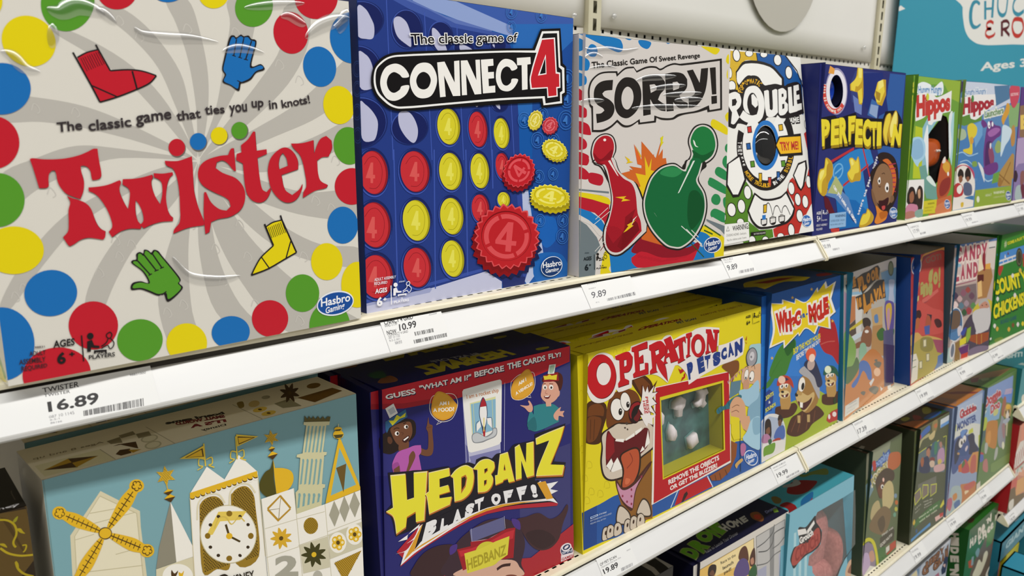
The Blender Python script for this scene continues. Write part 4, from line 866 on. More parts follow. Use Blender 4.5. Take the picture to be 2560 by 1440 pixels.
R 15204f 803,518 9,0 3,-7 1,-6 9,-2 9,-2 -1,-7 -1,-6 7,-3 8,-4 -4,-7 -4,-6 6,-5 5,-5 -6,-6 -6,-5 3,-6 3,-7 -8,-3 -8,-4 0,-6 0,-7 -9,-2 -9,-1 -2,-7 -3,-6 -10,0 -8,1 -5,-6 -6,-5 -8,2 -8,3 -7,-4 -8,-4 -7,4 -6,5 -8,-3 -9,-2 -4,6 -4,6 -9,-1 -9,0 -2,7 -1,6 -8,1 -9,3 1,6 1,7 -7,3 -7,4 4,6 4,6 -6,5 -5,5 6,5 6,5 -3,6 -2,6 7,4 8,3 -1,7 0,6 9,2 8,2 2,6 4,6 8,0 9,-1 4,6 6,6 8,-3 8,-2 7,4 7,4 7,-4 6,-4 9,3 8,2 5,-6 4,-5
R 8f0f1a 792,520 9,0 3,-6 1,-6 8,-2 9,-2 -1,-6 -1,-7 7,-3 7,-4 -3,-6 -4,-6 6,-5 5,-5 -6,-5 -6,-5 3,-6 3,-6 -8,-4 -8,-3 1,-7 -1,-6 -8,-2 -9,-1 -2,-7 -3,-6 -9,0 -9,1 -4,-5 -6,-6 -8,3 -8,2 -6,-4 -8,-3 -6,4 -6,4 -8,-2 -9,-2 -4,5 -4,6 -8,-1 -9,0 -2,7 -1,6 -8,1 -8,2 0,7 2,6 -7,3 -7,4 3,6 4,6 -5,4 -5,5 6,5 6,5 -3,6 -3,6 8,4 7,3 -1,6 1,6 8,2 8,1 2,6 3,7 9,0 8,-1 4,5 6,6 8,-2 7,-3 7,4 7,4 7,-4 6,-4 8,3 8,2 5,-5 4,-6
R 7e0d16 794,529 9,0 2,-6 2,-7 8,-1 8,-2 0,-6 -2,-7 8,-3 7,-4 -4,-6 -3,-6 5,-4 5,-6 -6,-5 -6,-5 3,-5 3,-7 -8,-3 -7,-4 0,-6 0,-7 -9,-1 -8,-2 -2,-6 -4,-6 -8,0 -9,1 -4,-5 -6,-6 -8,3 -8,2 -6,-4 -7,-3 -7,4 -6,4 -8,-3 -8,-1 -5,5 -3,5 -8,0 -9,0 -2,6 -1,6 -8,2 -8,2 0,6 2,6 -7,3 -7,4 4,6 3,6 -5,4 -4,5 5,5 6,5 -3,6 -2,6 7,3 7,3 -1,6 1,7 8,2 8,1 2,6 3,6 8,0 9,-1 4,6 5,5 8,-2 8,-2 6,4 7,4 7,-4 6,-4 8,2 8,3 5,-6 4,-5
R e0555c 796,537 9,1 2,-7 1,-6 8,-1 9,-2 -1,-6 -1,-7 7,-3 7,-3 -3,-7 -4,-5 5,-5 5,-5 -5,-5 -6,-5 3,-6 2,-6 -7,-4 -8,-3 1,-6 -1,-7 -8,-2 -9,-1 -2,-6 -3,-6 -8,0 -9,1 -4,-5 -6,-6 -8,3 -7,2 -7,-4 -7,-4 -7,4 -5,5 -8,-3 -8,-2 -5,6 -3,5 -9,0 -8,0 -2,6 -1,6 -8,1 -8,2 1,6 1,7 -7,3 -6,3 3,6 3,6 -5,4 -4,5 5,5 6,5 -3,5 -2,6 7,4 7,3 -1,6 1,6 8,2 8,2 2,6 3,6 8,0 8,-1 5,5 5,6 8,-2 7,-3 6,4 7,4 7,-3 6,-5 8,3 8,2 5,-5 3,-5
R c41f2a 793,534 9,0 2,-6 1,-6 8,-1 8,-2 -1,-6 -1,-6 7,-3 6,-4 -3,-5 -3,-6 5,-4 5,-5 -6,-5 -6,-5 3,-5 3,-6 -7,-3 -8,-3 1,-6 0,-7 -8,-1 -8,-1 -2,-6 -3,-6 -9,0 -8,1 -4,-5 -5,-5 -8,2 -7,2 -6,-3 -7,-4 -6,4 -5,4 -8,-2 -8,-2 -4,5 -3,5 -8,-1 -8,0 -2,6 -1,6 -8,1 -7,2 0,6 2,6 -7,3 -6,3 3,6 3,5 -4,5 -5,4 5,5 6,4 -3,6 -2,5 7,4 6,3 0,5 0,6 8,2 8,1 1,6 3,6 8,0 8,-1 4,5 5,5 8,-2 6,-2 6,4 7,4 7,-4 5,-4 7,3 8,2 5,-5 3,-5
E 7e0d16 746 483 40 45 58 -28
E c41f2a 746 481 39 43 56 -27
E e0555c 746 481 36 40 52 -25
E c41f2a 746 481 28 32 42 -20
L c41f2a 1.9 795,480 16,0
L c41f2a 1.9 742,445 -1,-12
L c41f2a 1.8 698,485 -15,2
L c41f2a 1.9 758,517 4,11
R e0555c 713,497 8,9 42,-20 8,8 11,-5 -8,-8 15,-7 -9,-11 -15,7 -18,-17 -9,4
P c41f2a 733,486 21,-10 -9,-9
R 15204f 1070,316 7,-5 -9,-2 -10,-1 4,-5 3,-5 -11,-1 -11,0 1,-4 0,-5 -12,1 -12,1 -3,-4 -4,-4 -12,2 -11,3 -6,-3 -7,-3 -11,3 -10,4 -8,-2 -9,-2 -9,5 -9,4 -10,-1 -10,0 -7,5 -5,4 -11,1 -12,1 -3,5 -3,4 -11,2 -11,3 0,4 0,4 -10,3 -10,4 3,4 4,3 -9,4 -8,4 5,3 7,3 -7,4 -5,5 8,2 8,1 -3,5 -3,4 10,1 10,0 -1,5 1,4 11,0 11,-1 2,3 4,4 11,-2 11,-2 5,3 7,3 11,-3 10,-3 8,2 9,2 9,-4 8,-4 10,1 11,0 7,-5 6,-4 11,-1 12,-1 4,-4 3,-5 11,-2 13,-2 0,-5 -1,-4 12,-3 11,-4 -3,-4 -4,-4 9,-4 9,-4 -6,-3 -7,-3
R c0ae10 1061,322 7,-5 -9,-2 -9,-2 4,-4 3,-5 -11,-1 -11,0 1,-4 0,-5 -12,1 -11,1 -3,-4 -4,-3 -11,2 -11,2 -6,-3 -6,-3 -11,3 -10,4 -8,-2 -9,-2 -9,4 -8,5 -9,-1 -11,0 -6,4 -6,5 -10,0 -11,1 -4,5 -2,5 -11,1 -11,3 0,4 1,4 -10,3 -10,3 3,4 3,4 -8,3 -8,4 6,3 6,3 -6,4 -6,4 8,2 8,2 -3,4 -3,5 10,0 10,1 -1,4 0,4 11,0 11,-1 2,3 3,4 11,-2 11,-2 5,3 7,3 10,-3 10,-3 7,2 9,2 9,-4 8,-4 10,1 10,0 7,-4 6,-5 11,0 11,-1 4,-5 3,-4 11,-2 12,-2 0,-5 -1,-4 11,-3 11,-3 -3,-5 -4,-3 9,-4 9,-4 -6,-3 -7,-3
R a8980f 1060,334 6,-5 -9,-1 -9,-2 4,-5 3,-4 -11,-1 -10,0 1,-4 -1,-5 -11,1 -12,1 -2,-4 -4,-4 -11,2 -11,3 -6,-3 -6,-3 -11,3 -10,4 -7,-2 -9,-2 -9,4 -8,4 -9,-1 -11,0 -6,5 -5,4 -11,1 -11,1 -3,4 -3,5 -10,1 -11,3 0,4 0,4 -9,3 -10,3 3,4 3,3 -8,4 -8,4 5,3 7,2 -7,4 -5,5 8,2 8,1 -3,5 -3,4 10,1 9,0 0,4 0,4 11,0 10,-1 2,4 4,3 11,-1 10,-2 5,3 7,2 10,-2 9,-4 8,2 9,2 9,-4 7,-3 10,0 11,1 6,-5 6,-4 11,0 11,-1 4,-5 2,-4 12,-2 11,-2 1,-5 -1,-4 11,-3 10,-3 -3,-4 -3,-4 9,-4 8,-4 -6,-3 -6,-2
R f2ea74 1058,347 6,-5 -9,-2 -9,-1 4,-5 3,-5 -10,0 -11,0 1,-5 0,-4 -12,1 -11,1 -2,-4 -4,-4 -11,2 -11,3 -5,-3 -7,-3 -10,3 -10,3 -8,-2 -9,-1 -8,4 -8,4 -9,-1 -11,0 -6,4 -5,4 -10,1 -11,1 -4,4 -2,5 -11,2 -10,2 -1,4 1,4 -10,3 -9,3 3,4 3,3 -8,4 -8,3 5,3 7,3 -7,4 -5,4 8,2 8,2 -4,4 -2,4 9,1 10,0 -1,5 1,4 10,-1 11,-1 2,4 3,4 11,-2 10,-2 6,3 6,3 10,-3 9,-3 8,2 9,2 8,-4 8,-4 10,1 10,0 6,-4 6,-4 11,-1 11,0 4,-5 2,-4 11,-2 12,-2 0,-5 0,-4 10,-3 11,-3 -3,-4 -4,-3 9,-4 9,-4 -6,-3 -7,-3
R e0cf22 1051,347 6,-5 -8,-2 -9,-1 4,-4 3,-5 -10,0 -10,0 1,-5 0,-4 -11,1 -11,1 -2,-4 -4,-3 -10,2 -11,2 -5,-3 -6,-3 -10,3 -9,4 -7,-2 -9,-2 -8,4 -7,4 -9,-1 -10,0 -6,4 -5,4 -10,1 -10,1 -3,4 -2,4 -10,2 -10,2 -1,4 1,4 -9,2 -9,3 2,4 3,3 -7,3 -8,4 5,3 6,2 -6,4 -5,4 8,2 7,1 -3,4 -2,5 9,0 9,1 -1,4 0,4 11,-1 9,-1 3,4 3,3 10,-1 10,-2 5,2 6,3 9,-3 9,-2 7,1 9,2 8,-3 7,-4 9,1 10,0 6,-4 5,-4 11,0 10,-1 4,-5 2,-4 11,-1 11,-2 0,-5 -1,-4 10,-2 10,-3 -2,-4 -4,-3 9,-4 8,-4 -6,-3 -6,-2
E a8980f 933 367 97 -15 -7 -37
E e0cf22 933 366 94 -14 -6 -36
E f2ea74 933 366 87 -13 -6 -33
E e0cf22 933 366 70 -11 -5 -26
L e0cf22 2.4 963,338 10,-9
L e0cf22 2.3 873,362 -19,-1
L e0cf22 2.3 909,393 -8,9
L e0cf22 2.4 998,365 23,0
R f2ea74 937,387 20,-3 -5,-27 18,-3 -1,-7 -18,3 -2,-9 -22,3 1,9 -39,8 1,5
P e0cf22 932,374 -2,-13 -20,3
R 15204f 878,150 10,-12 -14,-7 -13,-5 6,-12 6,-12 -16,-4 -16,-2 3,-12 1,-13 -17,0 -17,1 -2,-12 -3,-11 -18,3 -16,4 -6,-10 -7,-10 -16,6 -15,7 -10,-8 -11,-8 -13,9 -12,9 -13,-6 -13,-4 -11,10 -9,11 -14,-3 -15,-1 -7,11 -5,12 -15,0 -16,2 -2,12 -1,11 -15,3 -15,5 1,11 3,11 -14,6 -13,6 5,11 6,9 -11,8 -11,9 8,8 10,8 -9,10 -8,10 11,6 12,6 -5,10 -5,12 14,3 13,3 -2,11 0,11 15,1 14,0 2,11 4,11 15,-2 15,-4 5,10 7,10 15,-5 14,-6 9,9 11,7 13,-7 12,-8 12,6 14,5 10,-10 9,-10 15,4 16,2 7,-11 6,-12 16,1 17,-1 3,-12 1,-12 17,-3 17,-4 -2,-12 -2,-11 15,-6 16,-7 -6,-11 -7,-10 14,-9 13,-9 -10,-10 -11,-8
R 8a0c14 852,157 9,-11 -13,-7 -13,-5 7,-11 5,-12 -15,-4 -15,-2 2,-12 1,-12 -17,0 -16,1 -1,-11 -4,-12 -16,3 -16,4 -6,-10 -7,-9 -15,6 -14,6 -10,-8 -10,-7 -13,9 -12,8 -12,-5 -13,-5 -10,11 -9,10 -13,-3 -15,-1 -6,11 -5,11 -15,0 -15,2 -2,11 -2,11 -14,3 -14,4 1,12 3,10 -14,6 -12,6 5,10 6,9 -12,8 -10,9 8,8 9,7 -8,9 -8,10 11,7 11,5 -5,10 -4,11 13,3 13,3 -2,11 0,11 14,1 14,-1 2,11 3,10 15,-2 14,-3 6,10 7,9 14,-4 13,-6 9,8 10,8 13,-8 11,-8 12,6 13,5 10,-9 9,-10 14,3 15,3 7,-11 6,-11 15,0 16,0 3,-12 2,-12 16,-2 16,-4 -1,-12 -3,-11 15,-5 15,-7 -5,-11 -7,-10 13,-8 13,-9 -10,-9 -10,-8
R 7c0c14 857,172 10,-11 -13,-7 -13,-5 6,-11 5,-12 -15,-4 -15,-2 3,-11 1,-12 -17,-1 -15,1 -2,-11 -4,-11 -16,3 -15,4 -6,-10 -7,-10 -16,6 -14,7 -9,-8 -10,-7 -13,8 -12,9 -12,-6 -13,-4 -10,10 -8,10 -14,-3 -14,-1 -7,11 -5,11 -14,0 -15,1 -2,12 -2,11 -14,3 -14,4 1,11 3,10 -13,5 -13,7 5,10 6,9 -11,7 -11,9 8,8 9,7 -8,10 -8,9 11,6 12,6 -6,10 -4,11 13,3 13,3 -2,10 0,11 14,1 14,0 2,10 3,11 15,-2 14,-3 5,9 7,10 14,-5 13,-6 9,8 10,8 13,-7 11,-8 12,6 13,5 10,-9 9,-10 14,3 15,3 7,-11 5,-11 15,0 16,0 3,-12 2,-11 16,-3 16,-3 -1,-12 -3,-11 15,-5 15,-7 -6,-11 -7,-9 13,-9 13,-9 -9,-9 -11,-7
R dc5055 863,186 9,-10 -13,-7 -13,-5 7,-11 5,-12 -15,-3 -15,-3 3,-11 0,-12 -16,0 -15,1 -2,-11 -3,-12 -17,3 -15,4 -6,-10 -7,-9 -15,6 -14,6 -9,-8 -10,-7 -13,8 -12,9 -12,-6 -12,-4 -10,10 -9,10 -13,-3 -15,-1 -6,10 -5,11 -14,0 -15,2 -2,11 -2,11 -14,3 -14,4 1,11 3,10 -13,5 -13,7 5,9 6,9 -11,8 -10,8 8,8 9,8 -9,9 -7,9 11,6 11,5 -5,11 -5,10 13,4 13,2 -1,11 -1,11 14,1 14,-1 2,11 3,10 14,-2 14,-3 6,10 7,9 14,-5 13,-5 8,8 10,7 13,-7 11,-7 12,5 13,6 10,-10 8,-9 14,3 15,3 7,-11 5,-11 16,1 16,-1 3,-11 1,-12 16,-2 15,-4 -1,-11 -2,-11 14,-6 15,-6 -5,-11 -7,-9 13,-8 12,-9 -9,-9 -10,-8
R bf2028 853,187 9,-10 -12,-6 -12,-5 6,-11 5,-11 -14,-3 -15,-2 3,-11 0,-12 -15,0 -15,1 -1,-11 -4,-10 -15,3 -14,3 -6,-9 -7,-9 -14,5 -13,7 -9,-8 -10,-7 -12,8 -11,8 -11,-5 -12,-4 -9,9 -8,10 -13,-3 -14,-2 -6,11 -5,10 -13,0 -14,1 -3,11 -1,10 -13,3 -14,4 2,10 2,10 -12,5 -12,6 4,10 6,8 -11,7 -10,8 8,8 9,7 -8,8 -8,10 11,5 11,5 -5,10 -5,10 13,3 12,3 -2,10 0,10 13,1 14,0 1,9 3,10 14,-1 13,-3 6,9 6,9 13,-5 13,-5 8,7 10,8 11,-7 11,-8 11,6 12,5 10,-9 8,-9 13,3 14,2 7,-10 5,-10 14,1 15,-1 3,-11 2,-11 14,-2 15,-4 -1,-10 -2,-11 14,-5 14,-6 -5,-10 -7,-9 12,-8 12,-8 -9,-8 -9,-8
E 7c0c14 680 217 140 -22 -11 -102
E bf2028 680 215 137 -21 -11 -99
E dc5055 680 215 126 -20 -10 -91
E bf2028 680 215 101 -16 -8 -73
L bf2028 3.6 722,145 14,-23
L bf2028 3.4 593,193 -28,-7
L bf2028 3.4 646,285 -11,22
L bf2028 3.6 775,225 33,4
R dc5055 686,274 30,-4 -9,-76 27,-4 -3,-19 -26,4 -3,-26 -32,5 3,26 -58,12 2,16
P bf2028 679,237 -4,-37 -29,5
R 151314 51,845 23,29 33,20 46,12 264,25 252,23 146,10 43,78 117,13 18,-138 22,-13 7,-113 -19,-10 2,-34 -133,-15 -6,23 -225,-14 -279,-19 -200,-15 -47,7 -36,22 -26,29 -11,36
R f2f2f0 60,844 23,25 30,18 40,10 264,26 252,23 158,11 39,77 100,10 13,-137 24,-9 6,-99 -18,-8 3,-37 -112,-11 -7,28 -234,-14 -279,-24 -200,-17 -40,7 -32,19 -26,25 -11,35
R 151314 66,843 22,22 28,17 37,9 264,25 252,23 167,10 38,77 81,8 14,-134 20,-10 6,-85 -15,-7 2,-36 -88,-11 -6,29 -247,-15 -279,-25 -200,-17 -35,6 -30,18 -26,24 -10,31
S f3f1ec 138,867 28,-3 23,-15 12,-22 -27,-5 -14,10 -23,7 -21,-12 -10,-25 9,-24 20,-9 24,11 10,13 32,3 -11,-27 -27,-19 -29,-8 -27,6 -20,22 -8,29 7,30 19,25
S f3f1ec 266,878 31,-4 21,-23 8,-30 -9,-32 -21,-26 -33,-9 -30,5 -21,22 -8,31 9,30 22,26
S 151314 265,846 22,-8 10,-20 -11,-24 -22,-9 -23,7 -9,22 11,22
R f3f1ec 327,882 34,5 47,-72 -2,76 25,4 4,-127 -35,-2 -42,72 7,-75 -26,-3
R f3f1ec 438,895 32,3 45,-70 -5,74 22,2 8,-126 -34,-3 -43,74 5,-77 -25,-2
R f3f1ec 537,904 63,7 2,-25 -29,-4 1,-22 30,3 1,-24 -29,-3 2,-28 33,4 1,-26 -64,-6
S f3f1ec 668,915 37,-6 25,-24 -29,-13 -14,11 -19,3 -21,-14 -7,-27 11,-25 22,-6 21,12 7,15 33,-1 -13,-24 -21,-17 -27,-7 -33,6 -20,23 -6,29 8,33 20,23
P f3f1ec 726,922 76,8 2,-27 -19,-3 3,-96 -31,-4 -4,96 -25,-2
R f4eeee 860,1006 83,10 15,-136 21,-2 3,-61 -19,-3 4,-33 -63,-8 -4,39 -96,-8 -4,50
R c8242f 867,1001 69,9 15,-137 21,-1 3,-51 -19,-2 3,-34 -49,-5 -5,37 -93,-7 -5,43|890,946 6,-78 -50,-8
P f4eeee 890,946 6,-78 -50,-8
P 151314 887,933 4,-61 -34,-6
T f5f5f3 .073/.013 The classic game of~214,937 513,47 2,33 -519,-45
T 1a1617 .013 The classic game of~214,937 513,47 2,33 -519,-45
E e9eef8 950 58 58 22 36 -39
E 14386f 950 58 55 21 33 -36
T f4f6fa .02 Hasbro~894,57 119,-1 -4,25 -116,1
T f4f6fa .018 Gaming~911,33 85,0 -2,18 -83,1
T e8eaf4 .015 ADULT ASSEMBLY~32,114 93,0 1,10 -93,1
T e8eaf4 .015 REQUIRED~32,100 55,-1 1,10 -56,2
T f4f4fa .03 AGES~34,68 51,0 1,17 -51,1
T f4f4fa .045 6~40,21 24,-1 1,34 -25,0
T f4f4fa .045 +~67,34 15,1 1,13 -15,0
L f4f4fa 1 103,89 0,-71
E f4f4fa 123 89 9 -1 0 -8
R f4f4fa 113,76 14,3 6,-14 16,-3 -1,-5 -16,1 -8,2 -1,-11 -11,1
P f4f4fa 132,52 39,-1 -1,-8 -5,0 0,3 -28,1 0,-3 -5,0
C f4f4fa 0.7 172,90 9,4 6,-6 -4,-8 -7,-1 -5,5 1,6
C f4f4fa 0.7 183,78 10,-11 -4,-11 -9,-3 -6,8 -12,-2 -8,-4
C f4f4fa 0.7 175,78 -4,-8 -9,-5 -8,-4
T f4f4fa .022 2~145,30 9,1 0,7 -9,-1
T f4f4fa .025 PLAYERS~115,20 67,0 -1,9 -67,1
T dfe3f2 .01 A5640~138,95 26,0 0,5 -26,1''', 'left': '''
P 1b2c66 0,0 224,0 0,1102 -224,0
E 2f4a90 211 778 27 -1 -2 -27
E 1b2c66 211 778 23 -1 -1 -23
E 2f4a90 211 778 19 0 -1 -20
E 1b2c66 211 778 16 0 -1 -17
E 2f4a90 206 702 28 0 -2 -28
E 1b2c66 206 702 23 0 -1 -24
E 2f4a90 206 702 19 0 -1 -20
E 1b2c66 206 702 17 0 -1 -17
E 2f4a90 205 624 28 0 -2 -28
E 1b2c66 205 624 24 0 -1 -24
E 2f4a90 205 624 19 0 -1 -20
E 1b2c66 205 624 17 0 -1 -17
E 2f4a90 214 843 27 -1 -2 -27
E 1b2c66 214 843 23 -1 -1 -23
E 2f4a90 214 843 19 -1 -1 -19
E 1b2c66 214 843 16 -1 -1 -17''', 'top': '''
P 2a5fae 0,0 1058,0 0,224 -1058,0'''}, group='boxes standing on the upper shelf')
